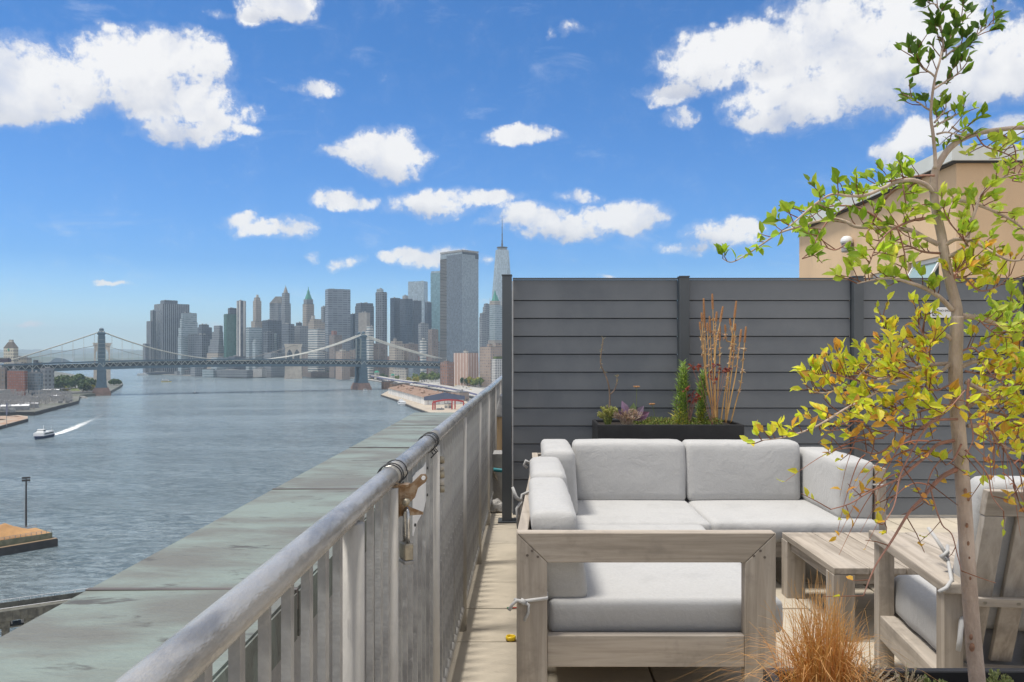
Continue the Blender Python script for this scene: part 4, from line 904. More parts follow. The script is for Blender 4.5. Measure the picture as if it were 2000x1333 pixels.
# yarrow: flat dry flower heads
def yarrow(px, py, base, label):
    b_ = Vector((bx(base, 5.72), 5.72, PZ)); t_ = P(px, py, 5.70); e = empty('yarrow', b_, 0, label, 'flower')
    MB().tube([(0, 0, 0), (t_-b_)*0.5+Vector((0.006, 0, 0)), t_-b_], 0.002, 5).build('stem', GRNS, e)
    hd = MB()
    for k in range(26):
        a = LR.uniform(0, 6.28); r = 0.024*sqrt(LR.random()); c = t_-b_+Vector((cos(a)*r, sin(a)*r, LR.uniform(-.002, .004))); hd.lathe([(0.001, -0.004), (0.005, -0.001), (0.004, 0.003), (0.001, 0.004)], 6, c)
    hd.build('flower_head', mat('rust_flower', (0.42, 0.22, 0.09), (0.30, 0.14, 0.06), 90), e)
yarrow(1244, 756, 1238, 'dry yarrow flower head above the purple cabbage')
yarrow(1274, 790, 1280, 'single dry orange flower head at the middle of the planter')
yarrow(1328, 792, 1326, 'dry flower head in front of the tall green needle plant')
yarrow(1364, 776, 1360, 'pinkish dry flower head near the dry seed stalks')
# bare twig
tp = empty('bare_shrub', (bx(1190), 5.80, PZ), 0, 'bare twiggy shrub with a few dry tips left in the back planter', 'shrub'); o0 = Vector((bx(1190), 5.80, PZ))
c8 = lambda x, y: (1130+x/4.3, 560+y/4.3)
def tw8(pts, r0, r1, Y=5.82):
    q = [P(*c8(*p_), Y)-o0 for p_ in pts]; R = smooth_path([(v.x, v.y+LR.uniform(-.008, .008), v.z, r0+(r1-r0)*k/(len(q)-1)) for k, v in enumerate(q)], 4)
    MB().tube([a[:3] for a in R], [a[3] for a in R], 6).build('branch', DRYBARK, tp, True); return R
DRYBARK = mat('dry_bark', (0.24, 0.17, 0.125), (0.17, 0.12, 0.09), 30, 0.8)
Rm = tw8([(262, 1140), (262, 1020), (262, 900), (245, 800), (215, 720), (185, 650), (190, 560), (200, 500), (205, 435)], 0.0075, 0.003)
Rs = tw8([(268, 905), (300, 870), (318, 820), (322, 770), (330, 740)], 0.0048, 0.0018)
f = MB()
for R in (Rm[len(Rm)//2:], Rs[len(Rs)//2:]):
    for a in R:
        for k in range(3):
            leaf(f, Vector(a[:3]), rdir()+Vector((0, 0, 0.3)), rdir(), LR.uniform(0.010, 0.026), 0.004, LR.choice([(0.33, 0.30, 0.12), (0.26, 0.20, 0.12), (0.38, 0.30, 0.18)]), 0.1, 0.6)
f.build('dry_tips', PLEAF, tp)
# dry seed stalks
SPK = mat('seed_spike', (0.54, 0.28, 0.12), (0.36, 0.17, 0.07), 160, 0.85, 0.5, 300); STK = mat('straw_stem', (0.60, 0.36, 0.13), (0.46, 0.26, 0.09), 12, 0.6); CALX = leafmat('dry_calyx', 0.2, 0.7)
ds = empty('seed_stalk_plant', (bx(1398), 5.74, PZ), 0, 'tall dry straw coloured stalks with brown seed spikes in the back planter', 'dry plant'); o0 = Vector((bx(1398), 5.74, PZ))
ST = [((1150, 1135), (1075, 800), (1050, 100), 250), ((1155, 1135), (1145, 600), (1122, 62), 130), ((1140, 1130), (1068, 780), (1033, 220), 75), ((1135, 1130), (1055, 640), (1018, 298), 65), ((1150, 1135), (1120, 700), (1100, 248), 145),
      ((1160, 1135), (1140, 480), (1160, 212), 80), ((1150, 1135), (1150, 520), (1212, 168), 130), ((1165, 1135), (1185, 640), (1186, 330), 125), ((1145, 1135), (1100, 740), (1080, 305), 70),
      ((1195, 1142), (1250, 760), (1325, 122), 140), ((1232, 1142), (1265, 700), (1300, 415), 130), ((1240, 1145), (1300, 600), (1316, 312), 60), ((1238, 1145), (1320, 740), (1366, 360), 105), ((1278, 1145), (1365, 800), (1406, 338), 135), ((1300, 480), (1240, 450), (1230, 322), 60), ((1308, 460), (1285, 380), (1271, 270), 60), ((1150, 1135), (1146, 980), (1146, 830), 0)]
for k, (a, m_, c, sp) in enumerate(ST):
    Y = 5.74+LR.uniform(-0.10, 0.10); q = [P(*c8(*p_), Y)-o0 for p_ in (a, ((a[0]+m_[0])/2+LR.uniform(-6, 2), (a[1]+m_[1])/2), m_, ((m_[0]+c[0])/2, (m_[1]+c[1])/2), c)]
    R = smooth_path([(v.x, v.y, v.z, 0.0050-0.0005*i) for i, v in enumerate(q)], 5)
    st = MB().tube([r_[:3] for r_ in R], [r_[3] for r_ in R], 6).build('stalk', STK, ds, True)
    if sp:
        top_, dn = Vector(R[-1][:3]), (Vector(R[-1][:3])-Vector(R[-3][:3])).normalized(); Ls = sp/4.3/F*5.74; hd = MB(); nr = int(Ls/0.0055)+1
        ax = dn.orthogonal().normalized(); ay = dn.cross(ax)
        for j in range(nr):
            c0 = top_-dn*Ls+dn*Ls*(j+0.5)/nr; rr_ = 0.0062*(1-0.45*(j/nr)**3)
            for q_ in range(6):
                an = q_*pi/3+j*0.55; hd.lathe([(0.0004, -0.0022), (0.0036, 0), (0.0008, 0.0038)], 5, c0+(ax*cos(an)+ay*sin(an))*rr_*0.95)
        hd.tube([top_-dn*Ls, top_+dn*0.001], [0.0068, 0.0050], 7); hd.build('seed_head', SPK, st)
        cl = MB(); zz = top_-dn*Ls
        for j in range(LR.choice([3, 4, 5])):
            r_ = R[max(1, int(len(R)*(0.80-0.095*j)))]; p_ = Vector(r_[:3])
            if p_.z > zz.z-0.01: continue
            for q_ in range(7): leaf(cl, p_, rdir()*0.9+Vector((0, 0, -0.35)), rdir(), LR.uniform(0.014, 0.028), 0.011, LR.choice([(0.58, 0.45, 0.30), (0.50, 0.33, 0.22), (0.45, 0.28, 0.18)]), 0.3, 0.8)
        if cl.V: cl.build('leaves', CALX, st)  # these are the dry calyces along the stalk
# ---------------------------------------------------------------- river, land, far hills
def water_mat():
    m, t = new_mat('river_water'); co = t.n('ShaderNodeTexCoord').outputs['Object']
    v1 = t.v('MULTIPLY', co, (1.0, 1.9, 1)); w1 = t.noise(v1, 0.16, 6, 0.66, 0.6); w2 = t.noise(t.v('MULTIPLY', co, (1, 1.6, 1)), 0.55, 4, 0.6, 0.4); w3 = t.noise(v1, 0.018, 4, 0.6, 0.5)
    cur = t.noise(t.v('MULTIPLY', co, (0.35, 1.3, 1)), 0.006, 5, 0.6, 1.5)
    h = t.m('ADD', t.m('MULTIPLY', w1, 1.5), t.m('ADD', t.m('MULTIPLY', w2, 0.35), t.m('MULTIPLY', w3, 3.0)))
    bp = t.n('ShaderNodeBump', {'Height': h, 'Strength': 1.0, 'Distance': 2.2}).outputs[0]
    c = t.mix(t.ramp(cur, 0.3, 0.7), rgba((0.195, 0.25, 0.28)), rgba((0.25, 0.305, 0.325)))
    rip = t.m('MULTIPLY', t.ramp(t.m('ADD', w1, t.m('MULTIPLY', t.m('SUBTRACT', w2, 0.5), 0.55)), 0.36, 0.60, 1.0, 0.0), t.ramp(t.noise(t.v('MULTIPLY', co, (0.5, 1.6, 1)), 0.013, 4, 0.6, 1.0), 0.35, 0.65, 0.30, 0.85)); c = t.mix(rip, c, rgba((0.06, 0.09, 0.105)))  # dark wave troughs painted into the water colour
    r = t.ramp(cur, 0.3, 0.7, 0.10, 0.2)
    out(t, t.n('ShaderNodeBsdfPrincipled', {'Base Color': c, 'Roughness': r, 'IOR': 1.33, 'Normal': bp, 'Specular IOR Level': 0.5}).outputs[0]); return m
o = MB(); o.quad((-9000, -60, ZW), (9000, -60, ZW), (15500, 15500, ZW), (-15500, 15500, ZW))
tag(o.build('river', water_mat()), kind='structure')
LAND = mat('city_ground', (0.24, 0.235, 0.22), (0.17, 0.17, 0.165), 0.02, 0.9, 0, None, 0, (1, 1, 1), 8, 0.3, 0.4, 0.6, (0.32, 0.30, 0.26), 0.05)
BULK = mat('dark_bulkhead', (0.055, 0.052, 0.05), (0.035, 0.034, 0.035), 0.4, 0.9)
GRASS = mat('park_grass', (0.10, 0.14, 0.035), (0.15, 0.16, 0.05), 0.05, 0.95)
def shore(name, pts, z1=ZL, m=LAND, extra=(), z0=ZW-3, cap=True):
    poly = [G(x, y, ZW) for x, y in pts]; poly = [(p_.x, p_.y) for p_ in poly]+list(extra)
    A = sum(poly[i][0]*poly[(i+1) % len(poly)][1]-poly[(i+1) % len(poly)][0]*poly[i][1] for i in range(len(poly)))
    if A < 0: poly = poly[::-1]
    return tag(MB().prism(poly, z0, z1).build(name, m), kind='structure')
shore('land', [(279, 731), (330, 733), (410, 737), (470, 739), (530, 738), (600, 736.5), (655, 738), (705, 741.5), (745, 748), (775, 755), (800, 761), (830, 769), (862, 782), (905, 803), (960, 835), (1080, 915), (1300, 1060)],
      ZL, LAND, [(700, 230), (9000, 230), (9000, 15000), (400, 15000), (-500, 4300), (-1050, 3600), (-1300, 2900)])
shore('land', [(-140, 812), (68, 812), (153, 789), (156, 777), (183, 774), (216, 769), (238, 756), (240, 751), (212, 745), (160, 737), (110, 728), (60, 718), (-100, 713)], -60.6, mat('brooklyn_ground', (0.15, 0.145, 0.135), (0.10, 0.105, 0.08), 0.02, 0.9))
shore('pier', [(-80, 858), (0, 839), (54, 824), (54.5, 819.5), (36, 817), (-80, 824)], -61.6, mat('rusty_pier_surface', (0.30, 0.17, 0.10), (0.34, 0.30, 0.24), 0.08, 0.9))
# hills on the far side of the bay
def hills(name, pts, Y, dep, m, seed):
    mb_ = MB(); n = len(pts)
    top = [P(x, y, Y) for x, y in pts]
    dense = []
    for i in range(n-1):
        for k in range(14):
            t = k/14; q = top[i]*(1-t)+top[i+1]*t; dense.append(q+Vector((0, 0, 22*(Y/12000)*mnoise.fractal(Vector((q.x*0.0022, seed, 0)), 1.0, 2.0, 5))))
    k = len(dense); rows = [(-dep*0.5, 0.0), (-dep*0.2, 0.75), (0, 1.0), (dep*0.5, 0.7), (dep, 0.0)]
    for dy, f in rows:
        for q in dense: mb_.V.append(Vector((q.x, q.y+dy+60*mnoise.noise(Vector((q.x*.003, dy, seed))), ZW-1+(q.z-ZW)*f)))
    for r in range(len(rows)-1):
        for j in range(k-1): mb_.face((r*k+j, r*k+j+1, (r+1)*k+j+1, (r+1)*k+j))
    return tag(mb_.build(name, m, None, True), kind='structure')
HILL = mat('far_wooded_hill', (0.06, 0.085, 0.05), (0.12, 0.13, 0.10), 0.004, 0.95, 0, None, 0, (1, 1, 1), 8)
hills('hills', [(-200, 683), (-60, 684), (40, 683), (100, 684), (170, 681), (230, 682), (300, 685), (380, 690), (480, 693), (650, 694)], 13200, 1100, HILL, 1.0)
hills('hills', [(-200, 691), (-40, 689), (60, 690), (95, 691), (150, 692), (210, 689), (250, 686), (300, 685), (400, 686), (520, 689), (640, 692)], 9400, 700, HILL, 5.0)
hills('island', [(-60, 698.5), (20, 697.5), (70, 697), (100, 698), (112, 699.3)], 6300, 220, mat('island_trees', (0.045, 0.075, 0.035), (0.08, 0.09, 0.06), 0.01, 0.95), 9.0)
hills('island', [(150, 698.5), (190, 698.2), (260, 698), (300, 698.6)], 7600, 220, HILL, 12.0)
hills('island', [(205, 702), (222, 699.0), (232, 701.5), (250, 703.0), (300, 702.8), (330, 703.5)], 4700, 150, mat('islet_trees', (0.05, 0.07, 0.045), (0.10, 0.10, 0.09), 0.02, 0.95), 15.0)

# ---------------------------------------------------------------- towers of the skyline
def foot(px0, px1, Yc, split, sq=1.0):
    YN = Yc; pn = px0+(px1-px0)*split; d1 = d2 = 0
    for _ in range(4):
        a, b_ = (pn-px0)/F*YN, (px1-pn)/F*YN; d = sqrt(max(a*b_, 4.0)); d1, d2 = min(d*sq, 120), min(d/sq, 120); YN = Yc-(d1+d2)/2
    Pt = lambda px, Y: Vector(((px-CX)/F*Y, Y, 0))
    N, L, R = Pt(pn, YN), Pt(px0, YN+d1), Pt(px1, YN+d2)
    return [N, R, L+R-N, L], YN
def at(poly, z): return [(p_.x, p_.y, z) for p_ in poly]
def scale_poly(poly, s):
    c = sum(poly, Vector((0, 0, 0)))/4; return [c+(p_-c)*s for p_ in poly]
ROOFM = mat('grey_flat_roof', (0.20, 0.20, 0.20), (0.13, 0.13, 0.135), 0.08, 0.9)
CLUT = mat('roof_plant_metal', (0.36, 0.36, 0.35), (0.24, 0.24, 0.25), 0.2, 0.7)
BR_ = random.Random(8)
def bld(name, label, cat, Y, tiers, split=0.3, sq=1.0, clutter=3, group=None, z0=None):
    """tiers: (px0, px1, py_top, part name, material[, shape]); each stands on the one before"""
    e = None; zb = ZL if z0 is None else z0; main = None
    for ti, tr in enumerate(tiers):
        px0, px1, pt, pname, m_ = tr[:5]; shape = tr[5] if len(tr) > 5 else None
        poly, YN = foot(px0, px1, Y, split, sq); zt = H-(pt-CY)/F*YN
        if e is None: c = sum(poly, Vector((0, 0, 0)))/4; e = empty(name, (c.x, c.y, zb), 0, label, cat, group); base = Vector((c.x, c.y, zb))
        if shape and shape[0] == 'ground': zb = ZL
        tp_ = scale_poly(poly, shape[1]) if shape and shape[0] == 'taper' else poly
        mb_ = MB(); mb_.hexa([Vector(v)-base for v in at(poly, zb)], [Vector(v)-base for v in at(tp_, zt)], True)
        o = mb_.build(pname, m_, e)
        if main is None: main = o
        if not shape or shape[0] == 'ground':
            ip = scale_poly(poly, 0.94)
            r = MB().hexa([Vector(v)-base for v in at(ip, zt+0.05)], [Vector(v)-base for v in at(ip, zt+0.9)]).build('roof', ROOFM, e)
            if ti == len(tiers)-1 and clutter:
                m2 = MB(); X_ = (poly[1]-poly[0]); Y_ = (poly[3]-poly[0])
                for k in range(clutter):
                    u, v = BR_.uniform(0.12, 0.7), BR_.uniform(0.12, 0.7); du, dv = BR_.uniform(0.08, 0.22), BR_.uniform(0.08, 0.22)
                    q = [poly[0]+X_*a+Y_*b_ for a, b_ in ((u, v), (u+du, v), (u+du, v+dv), (u, v+dv))]
                    m2.hexa([Vector(w)-base for w in at(q, zt+0.9+0.01*k)], [Vector(w)-base for w in at(q, zt+BR_.uniform(2, 4.5))])
                m2.build('rooftop_plant', CLUT, r)
        zb = zt
    return e, base
def spire(e, base, px, pt, pb, Y, r0, r1, m, name='spire', n=8):
    a, b_ = P(px, pb, Y)-base, P(px, pt, Y)-base
    return MB().tube([a, b_], [r0, r1], n).build(name, m, e)
fc = facade
GSTRIPE = fc('dark_vertical_stripes', (0.288, 0.31, 0.33), (0.035, 0.04, 0.055), 5.95, 7.00, 0.62, 1.1, 0.25, 0.3)
GBEIGE = fc('beige_stone_tower', (0.44, 0.385, 0.32), (0.1, 0.1, 0.11), 5.25, 6.48, 0.42, 0.5)
GGREY = fc('grey_stone_tower', (0.248, 0.27, 0.29), (0.07, 0.075, 0.09), 5.60, 6.65, 0.5, 0.5)
GPALE = fc('pale_banded_tower', (0.368, 0.432, 0.46), (0.13, 0.17, 0.19), 7.00, 6.65, 1.1, 0.42)
GDARK = fc('dark_office_tower', (0.104, 0.126, 0.155), (0.03, 0.038, 0.055), 5.25, 6.83, 0.7, 0.65)
GDGRID = fc('dark_grid_tower', (0.176, 0.198, 0.225), (0.04, 0.05, 0.065), 8.75, 7.00, 0.72, 0.68)
GGREEN = fc('green_glass_tower', (0.056, 0.135, 0.125), (0.045, 0.12, 0.1), 4.38, 7.00, 0.9, 0.85, 0.16, 0.25)
GWHITE = fc('white_banded_tower', (0.62, 0.61, 0.57), (0.1, 0.13, 0.15), 5.25, 6.48, 1.1, 0.45)
GWSTR = fc('white_and_dark_stripes', (0.62, 0.6, 0.56), (0.06, 0.065, 0.08), 15.75, 6.30, 0.5, 1.1, 0.3, 0.5)
GCHASE = fc('steel_banded_tower', (0.24, 0.279, 0.32), (0.09, 0.1, 0.12), 15.75, 7.17, 0.88, 0.5)
GGLASS = fc('pale_glass_tower', (0.336, 0.423, 0.5), (0.27, 0.33, 0.37), 5.25, 7.35, 0.94, 0.8, 0.12, 0.3)
GTEAL = fc('teal_glass_tower', (0.152, 0.261, 0.31), (0.13, 0.23, 0.26), 5.25, 7.35, 0.94, 0.8, 0.12, 0.3)
GBLUE = fc('blue_black_glass_tower', (0.06, 0.081, 0.115), (0.035, 0.05, 0.075), 4.55, 7.00, 0.85, 0.8, 0.14, 0.3)
GOMS = fc('mottled_glass_tower', (0.27, 0.31, 0.35), (0.2, 0.25, 0.29), 2.40, 3.20, 0.86, 0.82, 0.2, 0.28)
GOMS_SHADE = fc('shaded_mottled_glass', (0.13, 0.155, 0.185), (0.085, 0.11, 0.14), 2.40, 3.20, 0.86, 0.82, 0.2, 0.35)  # same tower glass, with the left side's shade put into its colour
GOMSD = fc('dark_balcony_face', (0.16, 0.155, 0.15), (0.035, 0.04, 0.045), 30.00, 3.20, 1.1, 0.62)
GBRICK = fc('red_brown_brick_slab', (0.33, 0.19, 0.145), (0.1, 0.09, 0.09), 5.78, 5.51, 0.45, 0.5, 0.3, 0.9)
GPINK = fc('pinkish_brick_tower', (0.50, 0.32, 0.25), (0.60, 0.50, 0.43), 8.0, 5.8, 0.30, 1.1, 0.6, 0.25)
GTANB = fc('tan_brick_slab', (0.4, 0.31, 0.25), (0.12, 0.11, 0.11), 5.78, 5.51, 0.5, 0.5, 0.3, 0.8)
GBROWN = fc('brown_apartment_slab', (0.25, 0.205, 0.18), (0.09, 0.085, 0.09), 6.12, 5.51, 0.5, 0.5, 0.3, 0.9)
GCREAM = fc('cream_concrete_block', (0.52, 0.485, 0.42), (0.13, 0.13, 0.13), 6.80, 6.46, 0.7, 0.45, 0.3, 0.7)
GWGRID = fc('white_grid_slab', (0.66, 0.65, 0.62), (0.06, 0.065, 0.075), 4.20, 3.00, 0.62, 0.6, 0.3, 0.3)
GRED = fc('red_brick_loft', (0.3, 0.12, 0.085), (0.11, 0.09, 0.09), 4.40, 4.00, 0.45, 0.5, 0.3, 0.8)
GLOFT = fc('blue_grey_loft_glass', (0.21, 0.23, 0.25), (0.07, 0.1, 0.13), 3.00, 4.20, 0.75, 0.75, 0.15, 0.6)
GREENCU = mat('green_copper_roof', (0.07, 0.30, 0.22), (0.06, 0.24, 0.19), 0.2, 0.6)
DKROOF = mat('dark_slate_roof', (0.13, 0.115, 0.10), (0.09, 0.08, 0.075), 0.3, 0.8)
STONE = mat('grey_carved_stone', (0.34, 0.32, 0.29), (0.27, 0.25, 0.23), 0.1, 0.85)
GRANITE = mat('warm_granite', (0.70, 0.61, 0.50), (0.58, 0.50, 0.41), 0.12, 0.9)
PALEM = mat('pale_masonry', (0.50, 0.48, 0.42), (0.42, 0.40, 0.36), 0.2, 0.85)
SK = 'office tower'
bld('office_tower', 'broad dark striped slab with flat roof at the far left of the skyline', SK, 2620, [(301, 370, 593.6, 'wall', GSTRIPE), (313, 347, 587, 'penthouse', GDARK)], 0.25)
bld('office_tower', 'striped stepped wing with three levels beside the broad dark slab', SK, 2590, [(286, 305, 628, 'wall', GSTRIPE), (293.5, 304, 607, 'wall', GSTRIPE)], 0.5)
bld('office_tower', 'lowest dark step at the left foot of the broad striped slab', SK, 2560, [(279, 292, 672, 'wall', GSTRIPE)], 0.4, clutter=0)
bld('office_tower', 'pale greenish tower with sloped shoulders right of the broad striped slab', SK, 2540, [(352, 386, 630, 'wall', GPALE), (354, 384.5, 612, 'wall', GPALE)], 0.15)
bld('office_tower', 'narrow pale stepped tower in front of the striped slab', SK, 2480, [(347, 361, 658, 'wall', GPALE), (348.5, 360, 641, 'wall', GPALE), (351, 359, 624, 'wall', GPALE), (354, 358.5, 612.5, 'wall', GPALE)], 0.5, clutter=0)
bld('office_tower', 'dark low tower showing behind the grey grid block', SK, 2700, [(386, 414, 640, 'wall', GDARK), (388, 408, 634.6, 'penthouse', GDARK)], 0.3)
bld('office_tower', 'squat grey grid block with a white crowned base behind the bridge', SK, 2500, [(367, 412, 654, 'wall', GDGRID)], 0.6)
bld('office_tower', 'grey stone tower with a stepped sloping left side', SK, 2460, [(404, 437, 690, 'wall', GBEIGE), (407, 437, 676, 'wall', GGREY), (410, 436.5, 663, 'wall', GGREY), (414, 436, 649, 'wall', GGREY), (417.5, 435, 637, 'wall', GGREY)], 0.65, clutter=1)
bld('office_tower', 'dark green glass slab with a dark box on its roof', SK, 2440, [(437, 462, 614, 'wall', GGREEN), (445, 462, 602.4, 'penthouse', GDARK)], 0.2)
bld('office_tower', 'slim white tower with one dark vertical stripe', SK, 2420, [(462, 480.5, 588, 'wall', GWSTR)], 0.45)
bld('office_tower', 'low tower with white bands and a curved looking top', SK, 2400, [(480, 512, 640.5, 'wall', GPALE)], 0.2)
bld('office_tower', 'small pale block standing before the white banded tower', SK, 2340, [(493, 507, 668, 'wall', GPALE), (495, 505, 664, 'penthouse', GPALE)], 0.4, clutter=0)
e, b_ = bld('office_tower', 'slim beige art deco tower with a small bright crown', SK, 2650, [(490.5, 513, 628, 'wall', GBEIGE), (494, 510.5, 588, 'wall', GBEIGE), (496, 508.5, 582, 'wall', GBEIGE), (499, 506, 576, 'crown', PALEM, ('taper', 0.7))], 0.35, clutter=0)
bld('office_tower', 'wide grey tower below the gabled and the spired towers', SK, 2480, [(512, 550, 626, 'wall', GDARK)], 0.3)
bld('office_tower', 'dark brownish block with its base behind the bridge', SK, 2380, [(514, 536, 649, 'wall', GDGRID)], 0.4)
bld('office_tower', 'dark block with a pale green strip beside the granite bridge tower', SK, 2400, [(535.5, 541, 652, 'stair_tower', GPALE), (541.5, 549, 656, 'wall', GDARK, ('ground',))], 0.4, clutter=0)
e, b_ = bld('office_tower', 'grey tower with a tall gabled crown left of the spired tower', SK, 2700, [(526.5, 549, 592.7, 'wall', GGREY)], 0.75, clutter=0)
g0, g1, g2, g3 = P(526, 593, 2690)-b_, P(549, 593, 2690)-b_, P(538, 579.5, 2690)-b_, P(549, 579.5, 2690)-b_; dy = Vector((0, 34, 0))
m2 = MB(); m2.V = [g0, g1, g3, g2, g0+dy, g1+dy, g3+dy, g2+dy]
for f_ in ((0, 1, 2, 3), (7, 6, 5, 4), (0, 3, 7, 4), (1, 5, 6, 2), (3, 2, 6, 7), (0, 4, 5, 1)): m2.face(f_)
m2.build('gable_roof', STONE, e)
e, b_ = bld('office_tower', 'grey stone tower narrowing to a pointed spire', SK, 2600, [(549, 568, 593, 'wall', GGREY), (550.5, 566, 573, 'wall', GGREY), (553, 563, 566, 'crown', STONE, ('taper', 0.62)), (555, 561, 561, 'crown', STONE, ('taper', 0.4))], 0.4, clutter=0)
spire(e, b_, 557.5, 557.5, 566, 2600, 2.2, 0.4, STONE)
bld('office_tower', 'dull grid fronted tower behind the granite bridge tower', SK, 2330, [(550, 575, 633.6, 'wall', GDGRID)], 0.55)
bld('office_tower', 'dull grey block right of the granite bridge tower', SK, 2360, [(575, 602, 637, 'wall', GGREY), (578, 590, 631, 'penthouse', GDARK)], 0.4)
e, b_ = bld('office_tower', 'stone tower with a steep green copper pyramid roof and spire', SK, 2680, [(591, 613.5, 594, 'wall', GBEIGE), (593, 611.5, 585, 'wall', GGREY), (594.5, 610, 572, 'roof', GREENCU, ('taper', 0.34)), (599, 605.5, 566, 'roof', GREENCU, ('taper', 0.25))], 0.35, clutter=0)
spire(e, b_, 602.2, 560, 567, 2680, 1.6, 0.4, GREENCU)
bld('office_tower', 'white horizontally banded block in front of the skyline', SK, 2230, [(601.5, 635, 643, 'wall', GWHITE)], 0.55)
bld('office_tower', 'pale stepped stone building rising behind the white banded block', SK, 2450, [(602, 634, 630, 'wall', GBEIGE), (605, 628, 624, 'wall', GBEIGE), (608, 615, 617, 'crown', PALEM)], 0.35)
bld('office_tower', 'thin grey tower edge left of the big steel slab', SK, 2760, [(627, 640, 599.6, 'wall', GGREY)], 0.4)
bld('office_tower', 'big rectangular steel banded slab in the middle of the skyline', SK, 2600, [(635, 684.5, 565, 'wall', GCHASE)], 0.12)
bld('apartment_block', 'brown block with a small red rooftop box', 'apartment block', 2150, [(643, 668, 655, 'wall', GBROWN), (647, 658, 646.7, 'penthouse', GRED)], 0.4)
bld('office_tower', 'dark wide tower with a stepped roof right of the steel slab', SK, 2700, [(693.5, 730.5, 598, 'wall', GDARK), (695, 729, 592.5, 'penthouse', GDARK)], 0.3)
bld('office_tower', 'narrow dark tower strip behind the steel slab', SK, 2740, [(684, 697, 614, 'wall', GBLUE)], 0.4)
bld('office_tower', 'plain grey windowless slab above the right bridge tower', SK, 2350, [(700, 723, 611, 'wall', STONE)], 0.7)
bld('office_tower', 'tall grey residential tower with a small square cap', SK, 2480, [(733.5, 756, 571, 'wall', GDGRID), (735.5, 749, 565, 'penthouse', GPALE)], 0.65)
bld('apartment_block', 'white stepped slab touching the right bridge tower', 'apartment block', 2050, [(714, 729.5, 645, 'wall', GWHITE), (716, 729, 638, 'wall', GWHITE)], 0.45)
bld('office_tower', 'blue black tower at the left of the dark trio', SK, 2600, [(762, 782, 582.5, 'wall', GBLUE)], 0.4)
bld('office_tower', 'bluish glass tower with a small peak in the middle of the dark trio', SK, 2520, [(781, 806, 584, 'wall', GBLUE), (786, 797, 578, 'penthouse', CLUT)], 0.55)
bld('office_tower', 'blue black tower at the right of the dark trio', SK, 2560, [(803, 823.5, 587.7, 'wall', GBLUE)], 0.3)
bld('office_tower', 'pale glass tower with a darker right edge behind the dark trio', SK, 2850, [(797, 835.5, 549.7, 'wall', GGLASS)], 0.8)
bld('office_tower', 'teal glass tower left of the big mottled glass tower', SK, 2760, [(841, 866, 533, 'wall', GTEAL), (842, 864, 530, 'penthouse', GGLASS)], 0.75, clutter=0)
bld('office_tower', 'narrow blue grey tower between the pale and the teal glass towers', SK, 2700, [(829.5, 843, 591, 'wall', GBLUE)], 0.4)
bld('office_tower', 'mid grey block below the pale glass tower', SK, 2250, [(817, 837, 632.4, 'wall', GGREY)], 0.3)
bld('office_tower', 'brownish grey slab left of the mottled glass tower', SK, 2100, [(836, 856, 644, 'wall', GBROWN)], 0.4)
# the big mottled glass tower by the river
e, b_ = bld('residential_tower', 'big mottled blue glass tower by the river left of the fence', 'residential tower', 1720, [(860, 934.5, 492.5, 'wall', GOMS)], 0.56, 1.25)
poly, YN = foot(860, 934.5, 1720, 0.56, 1.25); zt = H-(492.5-CY)/F*YN
d_ = (poly[0]-poly[3]).normalized(); nrm = Vector((d_.y, -d_.x, 0)).normalized()
Lw = (poly[0]-poly[3]).length
a0, a1 = poly[3]+nrm*0.6, poly[3]+d_*Lw*0.31+nrm*0.6
m2 = MB(); m2.hexa([Vector(v)-b_ for v in ((a0.x, a0.y, ZL), (a1.x, a1.y, ZL), (a1.x-nrm.x*.5, a1.y-nrm.y*.5, ZL), (a0.x-nrm.x*.5, a0.y-nrm.y*.5, ZL))], [Vector(v)-b_ for v in ((a0.x, a0.y, zt-10), (a1.x, a1.y, zt-10), (a1.x-nrm.x*.5, a1.y-nrm.y*.5, zt-10), (a0.x-nrm.x*.5, a0.y-nrm.y*.5, zt-10))], True)
m2.build('balcony_face', GOMSD, e)
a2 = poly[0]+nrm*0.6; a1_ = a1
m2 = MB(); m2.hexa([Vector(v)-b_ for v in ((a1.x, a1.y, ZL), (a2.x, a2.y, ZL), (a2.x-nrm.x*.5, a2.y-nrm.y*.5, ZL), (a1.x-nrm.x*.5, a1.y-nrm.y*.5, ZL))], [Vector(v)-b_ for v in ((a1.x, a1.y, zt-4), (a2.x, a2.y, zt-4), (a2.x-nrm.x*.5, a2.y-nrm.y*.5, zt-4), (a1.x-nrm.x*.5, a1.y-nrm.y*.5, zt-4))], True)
m2.build('shaded_left_face', GOMS_SHADE, e)
tp_ = scale_poly(poly, 1.01); MB().hexa([Vector(v)-b_ for v in at(tp_, zt+1)], [Vector(v)-b_ for v in at(tp_, zt+5)]).build('crown_band', CLUT, e)
for k, nr in ((0, -1), (1, 1)):
    q0 = poly[1]; dd = (poly[1]-poly[0]).normalized()
m2 = MB(); dd = (poly[1]-poly[0]).normalized(); n2 = Vector((dd.y, -dd.x, 0)); L2 = (poly[1]-poly[0]).length
for (u0, u1, zz0, zz1) in ((0.80, 1.0, zt-12, zt-0.5), (0.05, 0.80, zt-4, zt-0.5)):
    p0_, p1_ = poly[0]+dd*L2*u0+n2*0.5, poly[0]+dd*L2*u1+n2*0.5
    m2.hexa([Vector((v.x, v.y, zz0))-b_ for v in (p0_, p1_, p1_-n2*.4, p0_-n2*.4)], [Vector((v.x, v.y, zz1))-b_ for v in (p0_, p1_, p1_-n2*.4, p0_-n2*.4)])
m2.build('dark_loggia', GBLUE, e)
